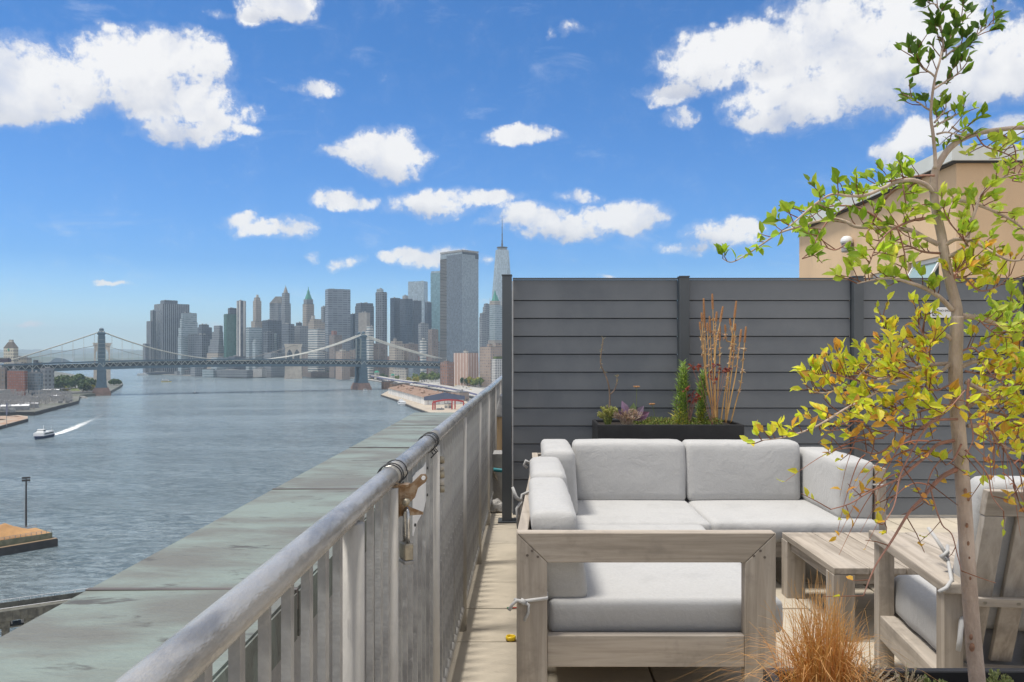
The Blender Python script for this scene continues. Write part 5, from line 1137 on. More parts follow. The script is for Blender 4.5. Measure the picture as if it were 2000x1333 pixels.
# tallest tower with its mast
e, b_ = bld('supertall_tower', 'tallest pale glass tower tapering to a mast partly behind the fence', 'skyscraper', 2800, [(953.5, 1008, 668, 'podium', GGLASS), ], 0.5, clutter=0)
poly, YN = foot(953.5, 1008, 2800, 0.5); c = sum(poly, Vector((0, 0, 0)))/4
bs = [Vector((p_.x, p_.y, H-(668-CY)/F*2800)) for p_ in poly]; mids = [(poly[i]+poly[(i+1) % 4])/2 for i in range(4)]
zt = H-(490-CY)/F*2800; tps = [Vector((c.x+(m_.x-c.x)*0.92, c.y+(m_.y-c.y)*0.92, zt)) for m_ in mids]
m2 = MB(); m2.V = [v-b_ for v in bs]+[v-b_ for v in tps]
for i in range(4):
    l = (i+1) % 4; w = (bs[l]-bs[i]).length; z0_, z1_ = bs[0].z, zt
    m2.face((i, l, 4+i), ((0, z0_), (w, z0_), (w/2, z1_))); m2.face((l, 4+l, 4+i), ((0, z0_), (w/2, z1_), (-w/2, z1_)))
m2.face((4, 5, 6, 7)); m2.UV[-1] = ((0, 0),)*4; m2.build('shaft', GGLASS, e)
ct = Vector((c.x, c.y, 0))-b_; ct.z = zt-b_.z
MB().lathe([(16, 0.2), (17, 3), (17, 6), (15, 6.2)], 20, ct).build('parapet_ring', CLUT, e)
MB().lathe([(11, 6.3), (19, 9), (19, 12), (4, 13)], 16, ct).build('antenna_ring', DKROOF, e)
mt = MB(); zz = 12.0
for (r, dz) in ((3.2, 14), (2.4, 6), (2.6, 4), (1.8, 20), (2.3, 3), (1.3, 22), (1.6, 3), (0.9, 22), (0.5, 16)): mt.tube([ct+Vector((0, 0, zz)), ct+Vector((0, 0, zz+dz))], r, 8); zz += dz
mt.build('mast', DKROOF, e)
e, b_ = bld('office_tower', 'ornate pale stone tower with a green pointed roof before the tallest tower', SK, 2560, [(953, 983, 665, 'wall', GBEIGE), (956, 981, 596, 'wall', GPALE), (957.5, 977, 588, 'wall', GBEIGE), (959.5, 975, 577, 'roof', GREENCU, ('taper', 0.45)), (963.5, 970, 567, 'roof', GREENCU, ('taper', 0.15))], 0.45, clutter=0)
for px in (957, 962, 972, 979): spire(e, b_, px, 582, 597, 2560, 2.2, 0.5, PALEM, 'pinnacle', 6)
bld('office_tower', 'grey stepped stone tower right of the mottled glass tower', SK, 2400, [(936, 950, 620, 'wall', GGREY), (937, 948, 612.5, 'wall', GGREY)], 0.4)
bld('office_tower', 'grey stone tower peeping between two taller glass towers', SK, 2650, [(943, 957.5, 600, 'wall', GGREY), (945, 956, 594, 'wall', GGREY)], 0.35)
# riverside housing
HS = 'apartment block'
bld('apartment_block', 'pinkish brick housing tower with white stripes below the mottled glass tower', HS, 1630, [(886, 934.5, 690, 'wall', GPINK), (905, 915, 685.5, 'penthouse', PALEM)], 0.58)
bld('apartment_block', 'brown brick housing slab left of the pinkish brick tower', HS, 1545, [(860, 887, 708.5, 'wall', GBRICK), (866, 878, 706, 'penthouse', GBRICK)], 0.5)
bld('apartment_block', 'tall tan and brown housing slab next to the fence post', HS, 1560, [(937, 985, 678, 'wall', GTANB), (951, 962, 673, 'penthouse', GTANB)], 0.45)
bld('apartment_block', 'tan housing slab with rooftop box cut off by the fence post', HS, 1640, [(962, 1002, 678, 'wall', GTANB), (966, 980, 671, 'penthouse', GTANB)], 0.2)
bld('apartment_block', 'white gridded block with planted roof right before the fence post', HS, 1480, [(960, 992, 702, 'wall', GWGRID), (963, 990, 697, 'roof_garden', GRASS)], 0.25, clutter=0)
bld('apartment_block', 'tan round cornered block left of the right bridge tower', HS, 2000, [(655.6, 683.5, 687, 'wall', GTANB), (663, 675, 683.5, 'penthouse', PALEM)], 0.45)
bld('apartment_block', 'long brown housing slab behind the right bridge tower', HS, 2080, [(716, 757, 672, 'wall', GBROWN)], 0.15)
bld('apartment_block', 'beige housing tower above the right cable of the bridge', HS, 2040, [(760, 790, 672, 'wall', GBEIGE), (763, 786, 667, 'wall', GBEIGE), (768, 775, 662, 'penthouse', STONE)], 0.4)
bld('apartment_block', 'brown housing slab right of the beige housing tower', HS, 2060, [(790, 817, 672, 'wall', GBROWN)], 0.3)
bld('apartment_block', 'pale narrow block with white fins near the mottled glass tower', HS, 2000, [(820, 833, 664, 'wall', GWHITE), (824, 830, 660, 'penthouse', GWHITE)], 0.4)
bld('apartment_block', 'dark grey block just left of the balcony face', HS, 2140, [(845, 861, 668, 'wall', GGREY)], 0.5)
bld('school_building', 'long cream concrete building below the bridge deck', 'school', 1960, [(767, 797, 722, 'wall', GCREAM)], 0.88)
bld('school_building', 'grey speckled block joined to the cream concrete building', 'school', 1950, [(797.5, 821, 719.5, 'wall', GLOFT)], 0.4)
bld('apartment_block', 'dark brown low block under the bridge deck by the green roofs', HS, 2150, [(733, 767, 719, 'wall', GBROWN)], 0.6)
bld('apartment_block', 'low brick tenement row behind the bridge right of its tower', HS, 2300, [(740, 800, 698, 'wall', GBRICK)], 0.3)
bld('apartment_block', 'reddish low tenement row near the right end of the bridge', HS, 2250, [(798, 858, 696, 'wall', GRED)], 0.3)
bld('apartment_block', 'grey low row under the left cable near the tan block', HS, 2350, [(612, 662, 690, 'wall', GGREY)], 0.4)
bld('apartment_block', 'brown low row between the tan block and bridge tower', HS, 2300, [(682, 716, 684, 'wall', GBROWN)], 0.35)
bld('office_building', 'low glassy waterfront block under the bridge deck left of the granite tower', 'office building', 2200, [(395, 420, 722, 'wall', GPALE), (420, 494, 724, 'wall', GGREY, ('ground',))], 0.85)
bld('office_building', 'low white colonnade block under the deck next to the granite tower', 'office building', 2230, [(494, 520, 721, 'wall', GWGRID)], 0.7)
bld('ferry_terminal', 'low dark terminal along the far left shore of the island', 'terminal', 2560, [(282, 345, 728, 'wall', GDARK)], 0.1, clutter=4)
bld('ferry_terminal', 'low grey shed row along the shore left of the green tower', 'terminal', 2500, [(340, 400, 726, 'wall', GGREY)], 0.1, clutter=4)
bld('office_building', 'low brown shed by the water right of the granite tower', 'shed', 2200, [(598, 650, 728, 'wall', GBROWN)], 0.2, clutter=3)
for i, (x0, x1, y) in enumerate(((372, 398, 706), (412, 446, 699), (446, 480, 697), (516, 556, 690), (590, 626, 690), (660, 700, 700), (836, 862, 690))):
    bld('office_building', ['low grey block behind the bridge deck below the grid block', 'low pale block behind the deck under the sloping grey tower', 'low dark block behind the deck under the green slab', 'low grey block behind the deck left of the granite tower', 'low brown block behind the deck right of the granite tower', 'low tan block behind the deck left of the steel tower', 'low grey block beside the mottled glass tower foot'][i], 'office building', 2290-i*8, [(x0, x1, y, 'wall', [GGREY, GPALE, GDARK, GGREY, GBROWN, GTANB, GGREY][i])], 0.35)
# ---------------------------------------------------------------- bridges
STBLUE = mat('blue_grey_bridge_steel', (0.085, 0.145, 0.19), (0.07, 0.115, 0.15), 0.3, 0.55)
STDK = mat('dark_bridge_steel', (0.045, 0.06, 0.075), (0.03, 0.042, 0.055), 0.3, 0.6)
STLT = mat('pale_bridge_truss', (0.40, 0.43, 0.40), (0.33, 0.36, 0.34), 0.2, 0.6)
CABM = mat('pale_bridge_cable', (0.56, 0.56, 0.50), (0.48, 0.48, 0.44), 0.2, 0.6)
PINKST = mat('pinkish_stone_pier', (0.30, 0.195, 0.155), (0.21, 0.14, 0.115), 0.15, 0.9)
A_ = Vector((-678, 1287, 0)); B_ = Vector((-301, 1492, 0)); E_ = (B_-A_).normalized(); N_ = Vector((-E_.y, E_.x, 0)); SP = (B_-A_).length
br = empty('suspension_bridge', (A_.x, A_.y, ZW), 0, 'long blue grey steel suspension bridge crossing the river', 'bridge'); OFF = Vector((A_.x, A_.y, ZW))
def zb_(s): return -20.3-((s-235)/235.0)**2*3.2
def W_p(s, n, z): return A_+E_*s+N_*n+Vector((0, 0, z))-OFF
def strip(name, m, n0, n1, dz0, dz1, s0=-420, s1=596, st=20):
    mb_ = MB(); s = s0
    while s < s1:
        t = min(s+st, s1); a, c = zb_(s), zb_(t)
        mb_.hexa([W_p(s, n0, a+dz0), W_p(t, n0, c+dz0), W_p(t, n1, c+dz0), W_p(s, n1, a+dz0)], [W_p(s, n0, a+dz1), W_p(t, n0, c+dz1), W_p(t, n1, c+dz1), W_p(s, n1, a+dz1)]); s = t
    return mb_.build(name, m, br)
strip('lower_deck', STBLUE, -18, 18, 0.0, 4.4); strip('upper_deck', STDK, -17.2, 17.2, 11.6, 12.6); strip('track_deck', STDK, -13, 13, 4.6, 10.2)
for n in (-18.2, 18.2): strip('parapet', STBLUE, n-0.15, n+0.15, 11.4, 13.6)
for n in (-17.9, 17.5):
    tr = MB(); s = -420; k = 0
    while s < 592:
        a = zb_(s+2.4)
        tr.bar(W_p(s, n, a+4.5), W_p(s+4.8, n, a+10.8), 0.9); tr.bar(W_p(s+4.8, n, a+10.8), W_p(s+9.6, n, a+4.5), 0.9)
        if k % 2 == 0: tr.bar(W_p(s, n, a+4.4), W_p(s, n, a+12.4), 0.5)
        s += 9.6; k += 1
    tr.build('truss', STLT, br)
def bt(sx):
    tw_ = MB().hexa([W_p(sx-13.5, -23, ZW-1), W_p(sx+13.5, -23, ZW-1), W_p(sx+13.5, 23, ZW-1), W_p(sx-13.5, 23, ZW-1)], [W_p(sx-12.5, -22, -58), W_p(sx+12.5, -22, -58), W_p(sx+12.5, 22, -58), W_p(sx-12.5, 22, -58)])
    tw_.hexa([W_p(sx-11.6, -21, -57.95), W_p(sx+11.6, -21, -57.95), W_p(sx+11.6, 21, -57.95), W_p(sx-11.6, 21, -57.95)], [W_p(sx-10, -20, -52.5), W_p(sx+10, -20, -52.5), W_p(sx+10, 20, -52.5), W_p(sx-10, 20, -52.5)])
    t = tw_.build('tower', PINKST, br)
    for n in (-13.5, 13.5):
        m_ = MB(); prof = [(-52.4, 8.6, 5.5), (-48, 7.2, 5.2), (-30, 6.4, 5.0), (-24.5, 6.6, 5.0), (-24, 5.4, 4.6), (-8, 4.9, 4.2), (32, 4.5, 3.9), (33, 5.6, 5.0), (35, 6.2, 5.6), (35.5, 5.0, 4.4), (37, 4.6, 4.0)]
        for (z0, a, b_), (z1, c, d) in zip(prof[:-1], prof[1:]):
            m_.hexa([W_p(sx-a, n-b_, z0), W_p(sx+a, n-b_, z0), W_p(sx+a, n+b_, z0), W_p(sx-a, n+b_, z0)], [W_p(sx-c, n-d, z1), W_p(sx+c, n-d, z1), W_p(sx+c, n+d, z1), W_p(sx-c, n+d, z1)])
        l = m_.build('leg', STBLUE, t)
        c = W_p(sx, n, 37.1)
        MB().lathe([(4.2, 0), (4.2, 1), (3.0, 1.2), (3.0, 3.2), (3.6, 3.4), (3.2, 4.6), (2.0, 5.6), (0.5, 6.2)], 12, c).build('finial', STBLUE, t)
        rib = MB()
        for a in (-1, 1):
            rib.bar(W_p(sx+a*5.3, n-2.5, -7), W_p(sx+a*4.7, n-2.3, 30), 0.9); rib.bar(W_p(sx+a*5.3, n+2.5, -7), W_p(sx+a*4.7, n+2.3, 30), 0.9)
        for z in range(-6, 30, 6): rib.bar(W_p(sx-4.6, n-4.5*(1-(z+8)*.0028), z), W_p(sx+4.6, n-4.3*(1-(z+8)*.0028), z+0.01), 0.5)
        rib.build('rib', STLT, t)
    for z, h_ in ((30, 4), (14, 1.2), (-2, 1.2), (-34, 5)): MB().hexa([W_p(sx-3, -9.4, z), W_p(sx+3, -9.4, z), W_p(sx+3, 9.4, z), W_p(sx-3, 9.4, z)], [W_p(sx-3, -9.4, z+h_), W_p(sx+3, -9.4, z+h_), W_p(sx+3, 9.4, z+h_), W_p(sx-3, 9.4, z+h_)]).build('cross_beam', STBLUE, t)
    for z0, z1 in ((-1, 14), (15, 30)):
        m_ = MB(); m_.bar(W_p(sx, -9.4, z0), W_p(sx, 9.4, z1), 1.0); m_.bar(W_p(sx, 9.4, z0), W_p(sx, -9.4, z1), 1.0); m_.build('cross_brace', STBLUE, t)
    m_ = MB()
    for k in range(8):
        a0, a1 = pi*k/8, pi*(k+1)/8; m_.bar(W_p(sx, -9*cos(a0), 22+7.5*sin(a0)), W_p(sx, -9*cos(a1), 22+7.5*sin(a1)), 1.2)
    m_.build('arch', STBLUE, t)
bt(0.0); bt(SP)
def cz(s):
    if s < 0: return 38-(-s)*0.405+0.00012*s*s*2
    if s > SP: u = s-SP; return 38-u*0.36+0.00045*u*u
    u = (s-SP/2)/(SP/2); return -9.6+47.6*u*u
for n in (-17, -6.5, 6.5, 17):
    MB().tube([W_p(s, n, cz(s)) for s in [-150+k*11.5 for k in range(13)]+[0]], 0.62, 6).build('main_cable', CABM, br, True)
    MB().tube([W_p(SP*k/40, n, cz(SP*k/40)) for k in range(41)], 0.62, 6).build('main_cable', CABM, br, True)
    MB().tube([W_p(SP+k*12.0, n, cz(SP+k*12.0)) for k in range(14)], 0.62, 6).build('main_cable', CABM, br, True)
for n in (-17, 17):
    for s in [-100+15*k for k in range(7)]+[15*k for k in range(1, 29)]+[SP+14*k for k in range(1, 11)]:
        z0, z1 = zb_(s)+12.5, cz(s)
        if z1-z0 > 1.0: MB().bar(W_p(s, n, z0), W_p(s, n, z1), 0.22).build('suspender', CABM, br)
MB().hexa([W_p(-175, -19, -60), W_p(-140, -19, -60), W_p(-140, 19, -60), W_p(-175, 19, -60)], [W_p(-175, -19, -18), W_p(-140, -19, -18), W_p(-140, 19, -18), W_p(-175, 19, -18)]).build('anchorage', STONE, br)

# the older granite bridge behind
b2 = empty('stone_tower_bridge', (-1022, 1943, ZW), 0, 'older granite towered suspension bridge farther down the river', 'bridge'); O2 = Vector((-1022, 1943, ZW))
T1, T2 = Vector((-1022, 1943, 0)), Vector((-615, 2145, 0))
def stower(T, ang, hw):
    u = Vector((cos(ang), sin(ang), 0)); v = Vector((-u.y, u.x, 0)); D = 8.5
    def bx_(x0, x1, z0, z1, d=D, tx=0.0): 
        q = lambda x, y, z: T+u*x+v*y+Vector((0, 0, z))-O2
        return [q(x0, -d, z0), q(x1, -d, z0), q(x1, d, z0), q(x0, d, z0)], [q(x0+tx, -d+tx, z1), q(x1-tx, -d+tx, z1), q(x1-tx, d-tx, z1), q(x0+tx, d-tx, z1)]
    m_ = MB(); m_.hexa(*bx_(-hw-1.5, hw+1.5, ZW-1, -58, D+2, 1.0)); m_.hexa(*bx_(-hw, hw, -57.9, -26, D+1, 0.6))
    pw_ = hw*0.22; ow = (2*hw-3*pw_*1.05)/2
    xs = [-hw+0.8, -pw_/2, hw-0.8-pw_]
    for x in xs: m_.hexa(*bx_(x, x+pw_, -25.9, 21, D, 0.3))
    for x0, x1 in ((xs[0]+pw_, xs[1]), (xs[1]+pw_, xs[2])):
        w = x1-x0
        for k in range(6):                     # pointed arch in courses
            f0 = (k/6)**1.6; z = 2+k*1.9; g_ = w*0.5*f0*0.98+0.25
            m_.hexa(*bx_(x0-0.1, x0+g_, z, z+1.9, D-0.4)); m_.hexa(*bx_(x1-g_, x1+0.1, z, z+1.9, D-0.4))
        m_.hexa(*bx_(x0-0.1, x1+0.1, 13.4, 20.9, D-0.4))
    m_.hexa(*bx_(-hw-0.5, hw+0.5, 21.05, 26, D+0.6)); m_.hexa(*bx_(-hw-1.8, hw+1.8, 26.05, 28.4, D+1.8))
    m_.build('tower', GRANITE, b2)
stower(T1, 0.48, 18.5); stower(T2, 0.27, 22.0)
e2 = (T2-T1).normalized(); L2_ = (T2-T1).length; n2_ = Vector((-e2.y, e2.x, 0))
def q2(s, n, z): return T1+e2*s+n2_*n+Vector((0, 0, z))-O2
mb_ = MB()
for k in range(-16, 34):
    s0, s1 = k*25.0, k*25.0+25; f = lambda s: -22.5-((s-L2_/2)/300.0)**2*3.5
    mb_.hexa([q2(s0, -13, f(s0)-4), q2(s1, -13, f(s1)-4), q2(s1, 13, f(s1)-4), q2(s0, 13, f(s0)-4)], [q2(s0, -13, f(s0)), q2(s1, -13, f(s1)), q2(s1, 13, f(s1)), q2(s0, 13, f(s0))])
mb_.build('deck', mat('brown_grey_deck', (0.22, 0.20, 0.18)), b2)
CAB2 = mat('grey_old_cable', (0.19, 0.18, 0.17))
for n in (-11, -4, 4, 11):
    MB().tube([q2(L2_*k/30, n, -19+44*((k-15)/15.0)**2) for k in range(31)], 0.45, 6).build('main_cable', CAB2, b2)
    MB().tube([q2(-k*14, n, 25-k*3.1) for k in range(15)], 0.45, 6).build('main_cable', CAB2, b2)
    MB().tube([q2(L2_+k*14, n, 25-k*2.9) for k in range(15)], 0.45, 6).build('main_cable', CAB2, b2)
for s in range(14, int(L2_), 22):
    u = (s-L2_/2)/(L2_/2); MB().bar(q2(s, -11, -23), q2(s, -11, -19+44*u*u), 0.22).build('suspender', CAB2, b2)
for s in range(14, 170, 22): MB().bar(q2(-s, -11, -25), q2(-s, -11, 25-s/14*3.1), 0.22).build('suspender', CAB2, b2)

# ---------------------------------------------------------------- waterfront on the right bank
PURP = mat('violet_painted_steel', (0.19, 0.19, 0.33), (0.14, 0.14, 0.25), 0.2, 0.6); ROAD = mat('pale_roadway', (0.42, 0.40, 0.36), (0.30, 0.29, 0.27), 0.05, 0.9)  # roadway is a pale mottled surface colour
hp = [(590, 727.5), (620, 725.5), (653, 724.5), (690, 729), (720, 733.5), (760, 741), (800, 746.5), (857, 754.5), (914, 766), (990, 786), (1080, 815)]
HW = [G(x, y, -54.0) for x, y in hp]
hy = empty('elevated_highway', (HW[5].x, HW[5].y, ZL), 0, 'elevated riverside highway on violet steel supports', 'highway'); OH = Vector((HW[5].x, HW[5].y, ZL))
d1, d2, pil = MB(), MB(), 0
for a, c in zip(HW[:-1], HW[1:]):
    t = (c-a).normalized(); n = Vector((-t.y, t.x, 0)); n = n if n.x > 0 else -n; n = n*15
    d1.hexa([a-OH, a+n-OH, c+n-OH, c-OH] if (n.cross(t)).z < 0 else [a-OH, c-OH, c+n-OH, a+n-OH], [Vector((0, 0, 0.8))+v for v in ([a-OH, a+n-OH, c+n-OH, c-OH] if (n.cross(t)).z < 0 else [a-OH, c-OH, c+n-OH, a+n-OH])])
    d2.bar(a-OH-Vector((0, 0, 0.6)), c-OH-Vector((0, 0, 0.6)), 0.5, 2.4); d2.bar(a+n-OH-Vector((0, 0, 0.6)), c+n-OH-Vector((0, 0, 0.6)), 0.5, 2.4)
    L = (c-a).length; k = 0.0
    while k < L and pil < 90:
        q = a+t*k-OH
        for f in (0.06, 0.94): MB().bar(q+n*f+Vector((0, 0, ZL+54-0.5)), q+n*f+Vector((0, 0, -1.9)), 1.0).build('pillar', PURP, hy); pil += 1
        k += 26
d1.build('roadway', ROAD, hy); d2.build('girder', PURP, hy)
# quay road strip between highway and housing
rp = [G(x, y, ZL+0.15) for x, y in ((655, 731), (720, 742), (790, 753), (860, 763), (940, 781), (1010, 806), (1010, 775), (930, 757), (850, 745), (770, 737), (700, 729), (655, 726))]
m_ = MB(); m_.V = rp; m_.face(range(len(rp))); tag(m_.build('road', ROAD), kind='structure')
# cars: one model, copied
CARM = [mat('car_paint_'+n, c, None, 1, 0.3) for n, c in (('white', (0.7, 0.7, 0.7)), ('black', (0.03, 0.03, 0.035)), ('silver', (0.4, 0.41, 0.42)), ('blue', (0.08, 0.12, 0.25)), ('yellow', (0.6, 0.42, 0.05)), ('red', (0.35, 0.05, 0.04)))]
protos = []
for i, m0 in enumerate(CARM):
    mb_ = MB(); mb_.hexa([(-2.2, -.9, .3), (2.2, -.9, .3), (2.2, .9, .3), (-2.2, .9, .3)], [(-2.2, -.9, .85), (2.2, -.9, .85), (2.2, .9, .85), (-2.2, .9, .85)]); mb_.hexa([(-1.5, -.82, .86), (1.1, -.82, .86), (1.1, .82, .86), (-1.5, .82, .86)], [(-1.0, -.7, 1.45), (.5, -.7, 1.45), (.5, .7, 1.45), (-1.0, .7, 1.45)])
    for x in (-1.3, 1.3): mb_.lathe([(.34, -.95), (.34, .95)], 10) if False else mb_.tube([(x, -.92, .33), (x, .92, .33)], .33, 8)
    protos.append(mb_)
cmesh = {}
CNAME = ['white', 'black', 'silver', 'blue', 'yellow', 'red']; rc = random.Random(5)
for k in range(130):
    i = rc.choice([0, 0, 1, 1, 2, 2, 3, 4, 5])
    t = rc.random(); yb = rc.uniform(0.05, 0.95)
    px = 662+t*265; up, lo = 727+(px-655)*0.088+max(0, px-850)*0.07, 732+(px-655)*0.138+max(0, px-850)*0.03
    q = G(px, lo+(up-lo)*yb, ZL+0.2)
    if i not in cmesh: o = protos[i].build('car', CARM[i]); cmesh[i] = o
    else: o = cmesh[i].copy(); COL.objects.link(o)
    o.location = q; o.rotation_euler = (0, 0, rc.choice([-0.95, -0.95, 0.6])+rc.uniform(-.1, .1))
    tag(o, 'tiny '+CNAME[i]+' car on the riverside road below the housing blocks', 'car', 'cars along the riverside road')

# trees at a distance: three crowns, copied
FARLEAF = leafmat('distant_foliage', 0.2, 0.7)
def far_tree(cols, seed):
    rng = random.Random(seed); f = MB(); cl = [(Vector((0, 0, 5.5)), 3.6)]
    for k in range(9): a = rng.uniform(0, 6.28); cl.append((Vector((cos(a)*rng.uniform(1.5, 3.6), sin(a)*rng.uniform(1.5, 3.6), rng.uniform(3.4, 8.2))), rng.uniform(1.5, 2.5)))
    for c, r in cl:
        c0 = rng.choice(cols)
        for k in range(60):
            d = rdir(rng); p_ = c+d*r*rng.uniform(0.75, 1.08); n = (d+rdir(rng)*0.7).normalized(); x = n.orthogonal().normalized(); y = n.cross(x); s = rng.uniform(0.35, 0.85); v = rng.uniform(0.75, 1.25)
            f.quad(p_-x*s-y*s*.6, p_+x*s-y*s*.8, p_+x*s*.8+y*s, p_-x*s*.7+y*s*.9, None, tuple(q*v for q in c0))
    return f, MB().tube([(0, 0, 0), (0.1, 0, 2.5), (0, 0.1, 5.5)], [0.4, 0.32, 0.15], 7)
PALF = [[(0.055, 0.10, 0.02), (0.04, 0.075, 0.018), (0.07, 0.11, 0.025)], [(0.14, 0.18, 0.03), (0.10, 0.15, 0.025), (0.17, 0.19, 0.035)], [(0.30, 0.27, 0.03), (0.25, 0.24, 0.03), (0.34, 0.25, 0.03)], [(0.06, 0.095, 0.02), (0.085, 0.12, 0.03)]]
TP = []
for i, pl in enumerate(PALF):
    f, tk = far_tree(pl, 60+i); TP.append([f, tk, None])
def put_tree(kind, px, py, z, Y, s, label, group):
    f, tk, pr = TP[kind]
    loc = P(px, py, Y); loc.z = z
    if pr is None:
        e = empty('tree', loc, rc.uniform(0, 6), label, 'tree', group); tk.build('trunk', BARK, e); f.build('crown', FARLEAF, e); TP[kind][2] = e
    else:
        e = copy_tree(pr); e.location = loc; e.rotation_euler = (0, 0, rc.uniform(0, 6)); e['label'] = label; e['group'] = group
    e.scale = (s*rc.uniform(0.9, 1.2), s*rc.uniform(0.9, 1.2), s*rc.uniform(0.9, 1.1)); return e
KN = ['dark green', 'light green', 'golden yellow', 'dull green']
for (k, px, Y, s) in ((1, 775, 1900, 1.5), (1, 812, 1880, 1.7), (1, 823, 1840, 1.9), (1, 833, 1850, 1.8), (1, 842, 1820, 1.9), (1, 851, 1830, 1.9), (0, 829, 1900, 2.1), (1, 846, 1880, 2.1), (2, 800, 1790, 1.3), (2, 808, 1780, 1.1), (2, 814, 1770, 1.2), (0, 905, 1620, 1.8), (0, 911, 1600, 1.7), (2, 922, 1580, 1.7), (2, 929, 1560, 1.9), (1, 935, 1540, 2.0), (1, 926, 1545, 1.5), (0, 745, 2000, 1.4), (0, 752, 1990, 1.3), (3, 640, 2250, 1.6), (3, 628, 2270, 1.5)):
    put_tree(k, px, 700, ZL, Y, s, KN[k]+' tree on the right bank '+('beside the cream building' if px < 860 else 'before the housing towers'), 'trees along the right bank')
for (k, px, Y, s) in ((0, 108, 1290, 1.5), (0, 114, 1330, 1.7), (3, 120, 1360, 1.6), (0, 128, 1400, 1.9), (3, 134, 1420, 2.0), (0, 141, 1440, 2.4), (0, 147, 1450, 2.5), (0, 153, 1440, 2.4), (3, 160, 1450, 2.0), (0, 136, 1370, 1.8), (2, 127, 1300, 1.1), (1, 131, 1310, 1.0), (0, 164, 1330, 1.9), (0, 171, 1345, 2.1), (3, 177, 1360, 1.9), (0, 162, 1300, 1.5), (3, 170, 1300, 1.4), (2, 181, 1330, 1.0), (0, 175, 1420, 1.7), (0, 216, 1560, 1.3), (3, 222, 1570, 1.4), (0, 228, 1580, 1.2), (3, 234, 1590, 0.9), (0, 110, 1250, 1.3), (0, 118, 1270, 1.4), (1, 107, 1245, 1.1), (0, 105, 1300, 1.9), (0, 122, 1420, 2.3), (3, 116, 1400, 2.2)):
    put_tree(k, px, 700, -60.6, Y, s, KN[k]+' tree in the park '+('on the spit behind the left bridge tower' if px > 200 else 'left of the left bridge tower'), 'park trees on the left bank')
m_ = MB(); m_.V = [G(x, y, -60.45) for x, y in ((112, 763), (158, 764), (150, 758), (118, 758))]; m_.face(range(4)); tag(m_.build('lawn', GRASS), kind='structure')

# pier with long shed, red gantry, boats
pr_ = [G(x, y, ZW) for x, y in ((744.6, 774.5), (776, 785), (806.7, 799), (842, 812), (900, 835), (945, 812), (905, 785), (810, 762), (762, 765))]
poly = [(p_.x, p_.y) for p_ in pr_]
pe = MB().prism(poly, ZW-2, ZW+3.0).build('pier', mat('pier_apron', (0.42, 0.36, 0.28), (0.34, 0.29, 0.23), 0.06, 0.9)); tag(pe, kind='structure')
for a, c in zip(pr_[:4], pr_[1:5]):
    pass
m_ = MB()
for a, c in zip(pr_[:4], pr_[1:5]):
    t = (c-a).normalized(); n = Vector((t.y, -t.x, 0)); n = n if n.dot(Vector((-1, -1, 0))) > 0 else -n
    m_.bar(a+n*0.4+Vector((0, 0, 1.0)), c+n*0.4+Vector((0, 0, 1.0)), 0.6, 2.4)
tag(m_.build('pier_fender', BULK), 'dark timber fender along the water side of the shed pier', 'fender')
sd = empty('pier_shed', G(790, 775, ZW+3), 0, 'long white walled pier shed with rusty brown roof', 'shed'); OS = Vector(sd.location)
ZS = ZW+3.05; s0 = G(758, 769.5, ZS); s1 = G(829.5, 791, ZS); ax = (s1-s0); Ls = ax.length; ax.normalize(); nx_ = Vector((-ax.y, ax.x, 0)); nx_ = nx_ if nx_.x > 0 else -nx_
wd_ = 50.0; hw_ = 9.0
def sp(a, n, z): return s0+ax*a+nx_*n+Vector((0, 0, z))-OS
def panel_mat():
    m, t = new_mat('white_shed_panels'); uv = t.n('ShaderNodeSeparateXYZ', {0: t.n('ShaderNodeUVMap').outputs[0]})
    w = t.n('ShaderNodeTexWhiteNoise', {'W': t.m('FLOOR', t.m('DIVIDE', uv.outputs[0], 7.0))}, noise_dimensions='1D').outputs[0]
    ed = t.m('LESS_THAN', t.m('FRACT', t.m('DIVIDE', uv.outputs[0], 7.0)), 0.08)
    c = t.mix(w, rgba((0.80, 0.78, 0.74)), rgba((0.60, 0.61, 0.60))); c = t.mix(ed, c, rgba((0.22, 0.15, 0.12)))
    out(t, t.n('ShaderNodeBsdfPrincipled', {'Base Color': c, 'Roughness': 0.8}).outputs[0]); return m
q = MB(); q.hexa([sp(0, 0, 0), sp(Ls, 0, 0), sp(Ls, wd_, 0), sp(0, wd_, 0)], [sp(0, 0, hw_), sp(Ls, 0, hw_), sp(Ls, wd_, hw_), sp(0, wd_, hw_)], True); q.build('wall', panel_mat(), sd)
RUSTR = mat('rusty_brown_roof', (0.20, 0.125, 0.085), (0.27, 0.18, 0.13), 0.12, 0.9, 0, None, 0, (1, 1, 1), 7, 0.3, 0.4, 0.6, (0.36, 0.31, 0.27), 0.2, (0.62, 0.8))
q = MB(); q.V = [sp(-1, -1.2, hw_), sp(Ls+1, -1.2, hw_), sp(Ls+1, wd_+1, hw_), sp(-1, wd_+1, hw_), sp(-1, wd_/2, hw_+5.5), sp(Ls+1, wd_/2, hw_+5.5)]
for f in ((0, 1, 5, 4), (2, 3, 4, 5)): q.face(f)
rfo = q.build('roof', RUSTR, sd)
q = MB(); q.V = [sp(Ls+1.05, -1.2, hw_-3.5), sp(Ls+1.05, wd_+1, hw_-3.5), sp(Ls+1.05, wd_+1, hw_+1), sp(Ls+1.05, wd_/2, hw_+6), sp(Ls+1.05, -1.2, hw_+1)]; q.face(range(5)); q.V += [sp(-1, -1.2, hw_-3), sp(-1, wd_+1, hw_-3), sp(-1, wd_/2, hw_+5.4)]; q.face((5, 6, 7))
q.build('gable_end', mat('slate_blue_cladding', (0.12, 0.15, 0.23), (0.10, 0.12, 0.19), 0.1, 0.6), sd)
